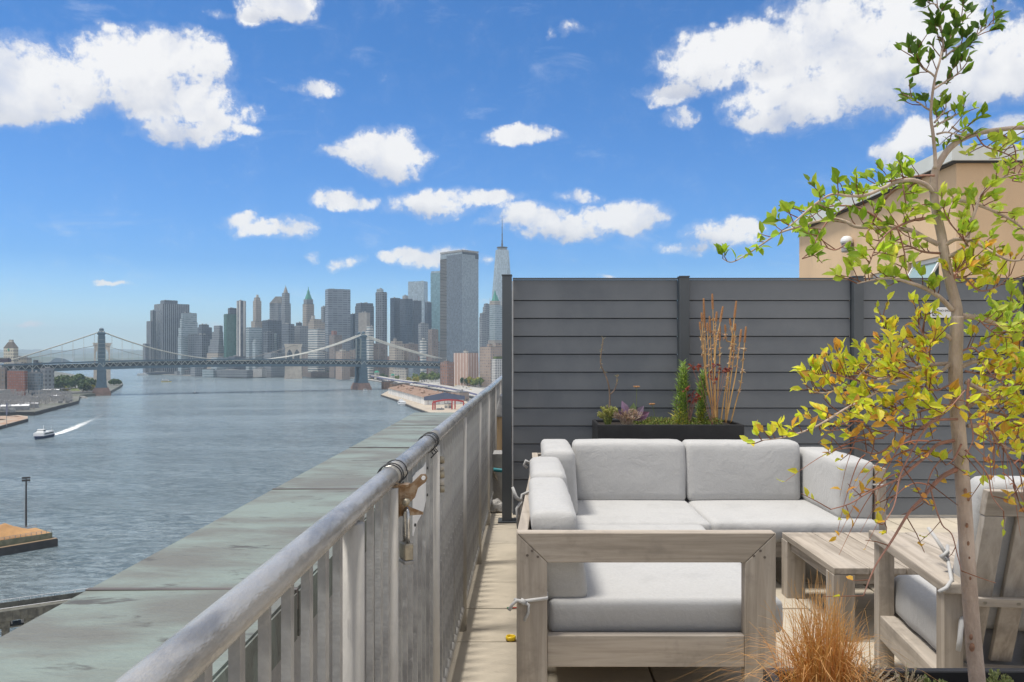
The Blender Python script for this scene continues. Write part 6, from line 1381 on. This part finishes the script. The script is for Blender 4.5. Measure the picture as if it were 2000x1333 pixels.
for k in range(46):
    a, n = rc.uniform(6, Ls-6), rc.choice([9, 16, 34, 42])+rc.uniform(-2, 2); z = hw_+5.5*(1-abs(n-wd_/2)/(wd_/2))
    MB().hexa([sp(a, n, z), sp(a+3, n, z), sp(a+3, n+2, z), sp(a, n+2, z)], [sp(a, n, z+1.4), sp(a+3, n, z+1.4), sp(a+3, n+2, z+1.4), sp(a, n+2, z+1.4)]).build('roof_vent', RUSTR, rfo)
gc_ = G(845, 801, ZS); OG = Vector(gc_); rg_ = empty('gantry', gc_, 0, 'bright red steel gantry frame at the near end of the pier shed', 'gantry')
REDM = mat('red_painted_steel', (0.52, 0.035, 0.03), (0.42, 0.03, 0.03), 0.2, 0.5); ge = P(905, 783, gc_.y+14)-gc_; ge.z = 0
m_ = MB(); np_ = 10
for off in (0.0, 5.0):
    oo = Vector((0, off, 0)); pts = [ge*(k/np_)+Vector((0, 0, 8.6+2.2*sin(pi*k/np_)))+oo for k in range(np_+1)]
    for a, c in zip(pts[:-1], pts[1:]): m_.bar(a, c, 1.1, 1.5)
m_.build('beam', REDM, rg_)
for f in (0.0, 0.07, 0.62, 0.72, 1.0):
    for off in (0.0, 5.0): MB().bar(ge*f+Vector((0, off, 0)), ge*f+Vector((0, off, 8.5+2.2*sin(pi*f)-0.5)), 1.0).build('leg', REDM, rg_)
bld('pier_office', 'low tan and grey building behind the red gantry', 'building', 1080, [(880, 916, 767.5, 'wall', GTANB)], 0.5, z0=ZW+3)
bld('pier_hut', 'small white sided hut by the near end of the pier', 'hut', 905, [(852, 868, 800, 'wall', GWHITE)], 0.6, z0=ZW+3, clutter=1)
bld('pier_hut', 'small tan stall under the red gantry on the pier', 'hut', 930, [(868, 884, 790, 'wall', GCREAM)], 0.5, z0=ZW+3, clutter=1)
bld('storage_barge', 'low rusty storage platform behind the long shed by the water', 'barge', 1500, [(745, 770, 746, 'wall', RUSTR), (757, 800, 750, 'wall', RUSTR, ('ground',))], 0.2, z0=ZW)
GRN = mat('green_tent', (0.03, 0.26, 0.16))
bld('market_tent', 'green tent roof by the road under the bridge deck', 'tent', 1950, [(731, 741, 728, 'wall', GCREAM), (730, 742, 724.5, 'canopy', GRN, ('taper', 0.3))], 0.4, clutter=0)
bld('market_tent', 'smaller green tent roof near the cream building', 'tent', 1850, [(763, 771, 733.5, 'wall', GCREAM), (762.5, 771.5, 730.5, 'canopy', GRN, ('taper', 0.3))], 0.4, clutter=0)

# boats
HULLW = mat('white_hull', (0.72, 0.73, 0.73)); NAVY = mat('navy_hull', (0.02, 0.035, 0.09)); DKGL = mat('dark_boat_glass', (0.02, 0.025, 0.03), None, 1, 0.15)
def hull(L, W, D, m, par, name='hull'):
    n = 12; mb_ = MB(); rows = []
    for i in range(n+1):
        t = i/n; x = -L/2+L*t; w = W/2*(1 if t < 0.55 else max(0.02, 1-((t-0.55)/0.45)**2.2)); rows.append((x, w))
    V = []
    for x, w in rows: V += [(x, -w*0.72, -0.4), (x, -w, D+0.25*max(0, (x/L))*D), (x, w, D+0.25*max(0, (x/L))*D), (x, w*0.72, -0.4)]
    mb_.V = [Vector(v) for v in V]
    for i in range(n):
        a, c = i*4, i*4+4
        mb_.face((a, c, c+1, a+1)); mb_.face((a+1, c+1, c+2, a+2)); mb_.face((a+2, c+2, c+3, a+3)); mb_.face((a, a+3, c+3, c))
    mb_.face((0, 1, 2, 3)); mb_.face(tuple(reversed((n*4, n*4+1, n*4+2, n*4+3))))
    return mb_.build(name, m, par)
def passenger(name, loc, rz, L, W, label, hm, two=True, acc=None):
    e = empty(name, loc, rz, label, 'boat'); D = L*0.085
    hull(L, W, D, hm, e)
    tp = lambda x0, x1, w, z0, z1, ins=0.3: MB().hexa([(x0, -w, z0), (x1, -w, z0), (x1, w, z0), (x0, w, z0)], [(x0+ins, -w+ins*0.4, z1), (x1-ins*3, -w+ins*0.4, z1), (x1-ins*3, w-ins*0.4, z1), (x0+ins, w-ins*0.4, z1)])
    c = tp(-L*0.46, L*0.28, W*0.44, D+0.02, D+2.5, 0.15).build('cabin', HULLW, e)
    MB().box(-L*0.43, L*0.20, -W*0.445, W*0.445, D+1.0, D+2.0).build('window_band', DKGL, c)
    z = D+2.5
    if two:
        MB().box(-L*0.42, L*0.18, -W*0.42, W*0.42, z+0.01, z+0.25).build('upper_deck', HULLW, e)
        rl = MB()
        for s in (-1, 1): rl.bar((-L*0.42, s*W*0.40, z+1.2), (L*0.0, s*W*0.40, z+1.2), 0.1)
        for k in range(8): rl.bar((-L*0.42+k*L*0.06, -W*0.40, z+0.25), (-L*0.42+k*L*0.06, -W*0.40, z+1.2), 0.08); rl.bar((-L*0.42+k*L*0.06, W*0.40, z+0.25), (-L*0.42+k*L*0.06, W*0.40, z+1.2), 0.08)
        rl.build('railing', HULLW, e)
        w = tp(L*0.0, L*0.18, W*0.30, z+0.26, z+2.5, 0.35).build('wheelhouse', acc or HULLW, e); MB().box(L*0.02, L*0.155, -W*0.305, W*0.305, z+1.2, z+2.0).build('window_band', DKGL, w)
        MB().bar((-L*0.05, 0, z+0.25), (-L*0.07, 0, z+5.2), 0.22).build('mast', HULLW, e)
        MB().bar((-L*0.38, W*0.28, z+0.25), (-L*0.38, W*0.28, z+3.2), 0.12).build('flag_pole', HULLW, e)
    else:
        MB().bar((-L*0.05, 0, z), (-L*0.05, 0, z+2.2), 0.15).build('mast', HULLW, e)
    return e
fl = G(83, 856, ZW); passenger('ferry_boat', fl, atan2(-226, 30), 25, 8.5, 'white and navy passenger ferry trailing a white wake', NAVY)
passenger('ferry_boat', G(784, 791.5, ZW), atan2(-(s1-s0).y, -(s1-s0).x)+0.0, 27, 8.5, 'white two deck excursion boat moored at the shed pier', HULLW)
passenger('ferry_boat', G(325, 746.6, ZW), 0.25, 22, 6.5, 'small yellow water taxi in mid river', mat('yellow_hull', (0.62, 0.50, 0.12)), True)
passenger('ferry_boat', G(279, 733.5, ZW), 0.0, 34, 9, 'distant white ferry near the far left shore', HULLW)
passenger('motor_boat', G(714, 763.5, ZW), 0.6, 8, 3, 'tiny white motor boat at the foot of the right bridge tower', HULLW, False)
sb = empty('sail_boat', G(382, 768.5, ZW), 0.4, 'tiny sailing boat with bare mast under the long bridge', 'sailboat'); hull(9, 2.8, 1.0, NAVY, sb); MB().box(-2.5, 1.0, -0.8, 0.8, 1.0, 1.6).build('cabin', HULLW, sb); MB().bar((0.5, 0, 1.0), (0.5, 0, 14), 0.16).build('mast', HULLW, sb); MB().bar((0.4, 0, 2.4), (-3.6, 0, 2.3), 0.2).build('boom', HULLW, sb)
def foam_mat():
    m, t = new_mat('wake_foam'); co = t.n('ShaderNodeTexCoord').outputs['Object']; uv = t.n('ShaderNodeSeparateXYZ', {0: t.n('ShaderNodeUVMap').outputs[0]})
    n = t.noise(co, 0.35, 7, 0.7, 0.8); edge = t.m('MULTIPLY', t.m('MULTIPLY', uv.outputs[0], t.m('SUBTRACT', 1.0, uv.outputs[0])), 4.0)
    f = t.m('ADD', t.m('ADD', n, t.m('MULTIPLY', edge, 0.34)), t.m('MULTIPLY', uv.outputs[1], -0.62)); a = t.ramp(f, 0.40, 0.74)
    p_ = t.n('ShaderNodeBsdfPrincipled', {'Base Color': (0.8, 0.82, 0.82, 1), 'Roughness': 0.9}).outputs[0]; tr = t.n('ShaderNodeBsdfTransparent').outputs[0]
    out(t, t.n('ShaderNodeMixShader', {0: a, 1: tr, 2: p_}).outputs[0]); return m
wk = MB(); wp = [(101, 851, 2.2), (118, 846, 4.5), (140, 838, 6.0), (160, 829, 6.5), (180, 820.5, 7), (200, 811, 8), (218, 803, 9), (235, 796, 9)]
prev = None
for i, (x, y, w) in enumerate(wp):
    c = G(x, y, ZW+0.12); nxt = G(*wp[min(i+1, len(wp)-1)][:2], ZW+0.12); pv2 = G(*wp[max(i-1, 0)][:2], ZW+0.12); t = (nxt-pv2).normalized(); n = Vector((-t.y, t.x, 0)); cur = (c-n*w, c+n*w, i/(len(wp)-1))
    if prev: wk.quad(prev[0], prev[1], cur[1], cur[0], ((0, prev[2]), (1, prev[2]), (1, cur[2]), (0, cur[2])))
    prev = cur
tag(wk.build('wake', foam_mat()), kind='stuff', label='white foaming wake behind the ferry', cat='wake')

# ---------------------------------------------------------------- left bank
LB = 'loft building'
ZB = -60.6
bld('loft_building', 'red brick loft building on the left bank', LB, 1190, [(14, 54, 725, 'wall', GRED), (20, 34, 722, 'penthouse', GDARK)], 0.85, z0=ZB)
bld('loft_building', 'dark brown loft at the left edge beside the red brick loft', LB, 1200, [(-30, 14, 719, 'wall', GBROWN)], 0.9, z0=ZB)
bld('loft_building', 'blue grey glazed building right of the red brick loft', LB, 1195, [(54.5, 84, 728.5, 'wall', GLOFT)], 0.85, z0=ZB)
bld('loft_building', 'grey loft ending at the bridge deck above the park trees', LB, 1230, [(78, 106, 720.5, 'wall', GGREY)], 0.35, z0=ZB)
bld('loft_building', 'low long dark roofed block behind the red brick loft', LB, 1290, [(-20, 84, 716, 'wall', GGREY), (5, 60, 713.5, 'penthouse', GDARK)], 0.8, z0=ZB, clutter=7)
bld('loft_building', 'pale wide warehouse below the clock tower', LB, 1380, [(14, 62, 700.5, 'wall', GCREAM)], 0.8, z0=ZB)
bld('loft_building', 'small dark grey block right of the pale warehouse', LB, 1370, [(65, 75, 704.5, 'wall', GDARK), (74, 84, 709, 'wall', GDARK, ('ground',))], 0.6, z0=ZB, clutter=1)
e, b_ = bld('clock_tower_building', 'cream tower with steep dark roof and clock at the left edge', 'clock tower', 1350, [(7, 36, 680, 'wall', fc('cream_tower_wall', (0.60, 0.55, 0.44), (0.10, 0.10, 0.10), 4.4, 5.5, 0.5, 0.5)), (6.5, 36.5, 668.5, 'roof', DKROOF, ('taper', 0.40)), (17, 27, 665, 'cupola', PALEM)], 0.68, z0=ZB, clutter=0)
poly, YN = foot(7, 36, 1350, 0.68); m0 = (poly[3]*0.5+poly[0]*0.5); dd = (poly[0]-poly[3]).normalized(); nn = Vector((dd.y, -dd.x, 0))
c = Vector((m0.x, m0.y, H-(683.5-CY)/F*YN))+nn*0.15-b_
MB().tube([c, c+nn*0.4], 2.1, 16).build('clock_face', GREENCU, e)
bld('rail_shed', 'dark violet flat topped structure at the left edge over the lofts', 'shed', 1110, [(-40, 22, 701, 'roof_deck', mat('dark_violet_steel', (0.07, 0.05, 0.075)))], 0.9, z0=H-(708-CY)/F*1110, clutter=0)
for px in (-20, 2, 18):
    pass
# substation pier: steel portals, sheds and transformers
PORT = mat('pale_galvanised_lattice', (0.45, 0.43, 0.41), (0.30, 0.28, 0.27), 0.3, 0.6)
pm = MB()
for x in (-11, 0, 11): 
    for dx in (-0.5, 0.5): pm.bar((x+dx, 0, 0), (x+dx*0.6, 0, 11), 0.45)
    for z in range(0, 10, 2): pm.bar((x-0.5, 0, z), (x+0.5, 0, z+2), 0.16)
    pm.bar((x, 0, 11), (x, 0, 14), 0.14)
for z in (10.0, 11.2): pm.bar((-11.5, 0, z), (11.5, 0, z), 0.5)
for k in range(12): pm.bar((-11+k*1.9, 0, 10.0), (-11+k*1.9+0.95, 0, 11.2), 0.15); pm.bar((-11+k*1.9+0.95, 0, 11.2), (-11+k*1.9+1.9, 0, 10.0), 0.15)
p0 = None; rs = random.Random(12)
for k in range(110):
    y = rs.uniform(772, 804); x = rs.uniform(-20, 138 if y < 788 else 100-(y-788)*4)
    if p0 is None: p0 = pm.build('steel_portal', PORT); o = p0
    else: o = p0.copy(); COL.objects.link(o)
    o.location = G(x, y, ZB); o.rotation_euler = (0, 0, rs.choice([0.45, 0.45, 0.5, 2.0])+rs.uniform(-.05, .05)); s = rs.uniform(0.55, 1.0); o.scale = (s, s, s)
    tag(o, 'pale steel lattice portal in the crowded substation yard', 'steel frame', 'steel portals in the substation yard')
tm = MB(); tm.box(-2.2, 2.2, -1.6, 1.6, 0, 3.4); 
for x in (-1.2, 0, 1.2): tm.tube([(x, 0, 3.4), (x, 0.2, 5.2)], 0.2, 6)
for s in (-1, 1): 
    for k in range(5): tm.box(-1.9+k*0.8, -1.5+k*0.8, s*1.65-0.25, s*1.65+0.25, 0.4, 2.8)
p1 = None
for k in range(70):
    y = rs.uniform(774, 806); x = rs.uniform(-20, 140 if y < 788 else 104-(y-788)*4)
    if p1 is None: p1 = tm.build('transformer', CLUT); o = p1
    else: o = p1.copy(); COL.objects.link(o)
    o.location = G(x, y, ZB); o.rotation_euler = (0, 0, 0.45+rs.uniform(-.1, .1))
    tag(o, 'grey transformer unit standing among the substation portals', 'transformer', 'transformers in the substation yard')
for i, (x, y, w, l, z, m0, lab) in enumerate(((30, 802, 26, 10, 5, HULLW, 'long white roofed shed at the front of the substation yard'), (55, 797, 20, 9, 4.5, CLUT, 'grey shed in the front half of the substation yard'), (20, 773, 60, 8, 8, CLUT, 'long grey flat roofed hall at the back of the substation yard'), (75, 771.5, 55, 8, 7, HULLW, 'long pale roofed hall at the back right of the substation yard'), (110, 779, 12, 7, 4, HULLW, 'small white shed at the right of the substation yard'))):
    q = G(x, y, ZB); e = empty('substation_shed', q, 0.45, lab, 'shed'); MB().box(-w/2, w/2, -l/2, l/2, 0, z).build('wall', CLUT, e); MB().hexa([(-w/2-.4, -l/2-.4, z+.02), (w/2+.4, -l/2-.4, z+.02), (w/2+.4, l/2+.4, z+.02), (-w/2-.4, l/2+.4, z+.02)], [(-w/2-.4, -l*.1, z+1.6), (w/2+.4, -l*.1, z+1.6), (w/2+.4, l*.1, z+1.6), (-w/2-.4, l*.1, z+1.6)]).build('roof', m0, e)
wl = [G(x, y, ZW) for x, y in ((-140, 812.3), (68, 812.3), (153.3, 789.2))]; m_ = MB()
for a, c in zip(wl[:-1], wl[1:]): m_.bar(a+Vector((0, -0.3, 1.6)), c+Vector((0, -0.3, 1.6)), 0.5, 4.2)
tag(m_.build('sea_wall', BULK), 'dark sea wall round the front of the substation yard', 'sea wall')
wl = [G(x, y, ZW) for x, y in ((-80, 858.3), (0, 839.3), (54.4, 824.3))]; m_ = MB()
for a, c in zip(wl[:-1], wl[1:]): m_.bar(a+Vector((0, -0.3, 1.0)), c+Vector((0, -0.3, 1.0)), 0.5, 3.6)
tag(m_.build('sea_wall', BULK), 'dark sea wall of the small rusty pier', 'sea wall')
q = G(13, 833, -61.6); e = empty('banner_pole', q, 0, 'thin pole with violet banner on the small rusty pier', 'pole'); MB().bar((0, 0, 0), (0, 0, 22), 0.3).build('pole', CLUT, e); MB().box(-0.6, 0.6, -0.1, 0.1, 10, 20).build('banner', PURP, e)
bld('pier_hut', 'long red roofed hut on the small rusty pier', 'hut', 770, [(-30, 14, 826, 'wall', mat('orange_red_container', (0.45, 0.12, 0.06)))], 0.8, z0=-61.6)
bld('pier_hut', 'low tan hut behind the red roofed hut on the small pier', 'hut', 810, [(10, 40, 820.5, 'wall', GCREAM)], 0.8, z0=-61.6)
rk = rock('rock', 1.0, (14, 6, 4), 2, LAND, G(152, 778, ZW)); tag(rk, 'low grey rocky spit off the substation yard corner', 'rocks')

# sand barge with lamp mast
SAND = mat('orange_sand', (0.42, 0.235, 0.095), (0.34, 0.19, 0.08), 0.3, 0.95, 0.3, 6); GWALL = mat('mossy_concrete', (0.18, 0.175, 0.12), (0.11, 0.12, 0.075), 0.5, 0.9)
b0 = G(113, 1067, ZW); b1 = G(-120, 1108, ZW); dd = (b0-b1).normalized(); nn = Vector((-dd.y, dd.x, 0))
sw = empty('sand_wharf', b0, 0, 'mossy walled wharf heaped with orange sand at the left edge', 'wharf'); OW = Vector(b0)
def wp_(a, n, z): return b0-dd*a+nn*n+Vector((0, 0, z))-OW
Lb = (b0-b1).length
MB().hexa([wp_(0, 0, -1), wp_(0, 16, -1), wp_(Lb, 16, -1), wp_(Lb, 0, -1)], [wp_(0, 0, 2.6), wp_(0, 16, 2.6), wp_(Lb, 16, 2.6), wp_(Lb, 0, 2.6)]).build('base', BULK, sw)
MB().hexa([wp_(1.2, 1.5, 2.61), wp_(1.2, 15, 2.61), wp_(Lb, 15, 2.61), wp_(Lb, 1.5, 2.61)], [wp_(1.2, 1.5, 4.6), wp_(1.2, 15, 4.6), wp_(Lb, 15, 4.6), wp_(Lb, 1.5, 4.6)]).build('wall', GWALL, sw)
MB().hexa([wp_(0.2, 0.2, 2.605), wp_(0.2, 1.4, 2.605), wp_(Lb, 1.4, 2.605), wp_(Lb, 0.2, 2.605)], [wp_(0.2, 0.2, 2.75), wp_(0.2, 1.4, 2.75), wp_(Lb, 1.4, 2.75), wp_(Lb, 0.2, 2.75)]).build('walkway', mat('sandy_ledge', (0.36, 0.25, 0.15)), sw)
rl = MB()
for n in (1.7, 14.8):
    for k in range(26):
        if k*1.6+1.3 < Lb: rl.bar(wp_(1.3+k*1.6, n, 4.6), wp_(1.3+k*1.6, n, 5.7), 0.11)
    for z in (5.2, 5.7): rl.bar(wp_(1.3, n, z), wp_(min(Lb, 42), n, z), 0.10)
rl.build('guard_rail', CLUT, sw)
sd_ = MB(); N1, N2 = 44, 18
for i in range(N1+1):
    for j in range(N2+1):
        a, n = 1.6+(Lb-1.8)*i/N1, 1.9+12.8*j/N2
        e1 = 1-abs(n-8.4)/6.6; hgt = min(max(0, (a-3.0))*0.40, 5.6+1.6*sin(a*0.16+2.2))*max(0, e1)**0.8; hgt *= (1+0.16*mnoise.fractal(Vector((a*.25, n*.3, 2)), 1.0, 2.0, 4))
        sd_.V.append(wp_(a, n, 4.62+max(0, hgt)))
for i in range(N1):
    for j in range(N2): a = i*(N2+1)+j; sd_.face((a, a+1, a+N2+2, a+N2+1))
tag(sd_.build('sand_heap', SAND, None, True), 'orange heap of sand on the wharf', 'sand heap'); bpy.data.objects['sand_heap'].location = b0
ml = G(51, 1030, ZW+4.6); e = empty('light_mast', ml, 0.4, 'tall dark floodlight mast on the sand wharf', 'light mast')
MB().tube([(0, 0, 0), (0, 0, 16.5)], [0.32, 0.24], 8).build('pole', BULK, e)
ld = MB()
for k in range(26): ld.bar((-0.55, 0, 0.8+k*0.6), (-0.25, 0, 0.8+k*0.6), 0.05)
ld.bar((-0.6, 0, 0.5), (-0.6, 0, 16), 0.06); ld.build('ladder', CLUT, e)
hd = MB(); hd.bar((-1.2, 0, 16.3), (1.2, 0, 16.3), 0.14); hd.bar((-1.2, 0, 17.3), (1.2, 0, 17.3), 0.14); hd.bar((0, 0, 16), (0, 0, 17.6), 0.25); hd.bar((0.2, 0, 15), (1.1, 0, 16.2), 0.1); hd.build('cross_arm', BULK, e)
for x in (-1.0, -0.35, 0.35, 1.0):
    for z in (16.35, 17.2): MB().box(x-0.28, x+0.28, -0.35, 0.15, z, z+0.6).build('floodlight', BULK, e)

# viaduct and yard right below the terrace
VI = mat('grey_green_viaduct', (0.135, 0.135, 0.115), (0.085, 0.085, 0.075), 0.9, 0.9, 0, None, 0, (1, 1, 1), 7, 0.3, 0.4, 0.6, (0.20, 0.19, 0.165), 1.5, (0.6, 0.75))
v0, v1 = P(-60, 1204, 157), P(180, 1170, 167); dd = (v1-v0); Lv = dd.length; dd.normalize(); nn = Vector((-dd.y, dd.x, 0)); nn.normalize()
va = empty('viaduct', (v0.x, v0.y, -63), 0, 'grey elevated roadway on stout piers at the lower left edge', 'viaduct'); OV = Vector((v0.x, v0.y, -63))
def vp_(a, n, z): return v0+dd*a+nn*n+Vector((0, 0, z))-OV
def vbx(a0, a1, n0, n1, z0, z1): return [vp_(a0, n0, z0), vp_(a1, n0, z0), vp_(a1, n1, z0), vp_(a0, n1, z0)], [vp_(a0, n0, z1), vp_(a1, n0, z1), vp_(a1, n1, z1), vp_(a0, n1, z1)]
m_ = MB(); m_.hexa(*vbx(0, Lv, 0, 5, -1.8, -0.8)); m_.hexa(*vbx(0, Lv, -0.25, -0.001, -2.0, 0.0)); m_.hexa(*vbx(0, Lv, 5.001, 5.25, -2.0, 0.4)); m_.build('deck', VI, va)
m_ = MB()
for k in range(int(Lv/1.4)): m_.hexa(*vbx(k*1.4, k*1.4+0.14, -0.40, -0.26, -1.9, -0.1))
m_.build('stiffeners', VI, va)
m_ = MB(); m_.bar(vp_(0, 5.1, 1.0), vp_(Lv, 5.1, 1.0), 0.1); m_.bar(vp_(0, -0.1, 0.6), vp_(Lv, -0.1, 0.6), 0.1)
for k in range(int(Lv/2)): m_.bar(vp_(k*2, 5.1, 0.4), vp_(k*2, 5.1, 1.0), 0.08)
m_.build('guard_rail', HULLW, va)
m_ = MB(); m_.hexa(*vbx(0, Lv, 0.6, 4.4, -3.7, -3.4)); m_.build('lower_deck', VI, va)
for k in range(6):
    a = 1.0+k*4.2
    if a < Lv: MB().hexa(*vbx(a, a+1.2, 1.2, 3.8, -13.2, -3.75)).build('pier', VI, va); MB().hexa(*vbx(a-0.3, a+1.5, 0.4, 4.6, -3.35, -2.0)).build('pier_head', VI, va)
vm = MB(); vm.hexa(*vbx(3, 7, 2.0, 3.6, -3.38, -2.1)); vm.hexa(*vbx(8.5, 11.5, 2.0, 3.6, -3.38, -2.2))
vm.build('white_pipes', HULLW, va)
o = MB().prism([(-190, 60), (0, 60), (0, 200), (-60, 194), (-125, 181), (-190, 162)], ZW-2, -63.4).build('yard', mat('pale_yard_concrete', (0.50, 0.45, 0.37), (0.40, 0.36, 0.30), 0.1, 0.9)); tag(o, kind='structure')

# ---------------------------------------------------------------- air over the river and city
hz = MB().box(-15600, 15600, -70, 15600, ZW-4.2, 500).build('haze', bpy.data.materials.new('haze_air'))
hm = hz.data.materials[0]; hm.use_nodes = True; hm.node_tree.nodes.clear(); ht = NT(hm.node_tree)
vol = ht.n('ShaderNodeVolumePrincipled', {'Color': (0.66, 0.85, 1.0, 1), 'Density': 0.000085, 'Anisotropy': 0.2})
ht.n('ShaderNodeOutputMaterial', {'Volume': vol.outputs[0]}); tag(hz, kind='stuff')
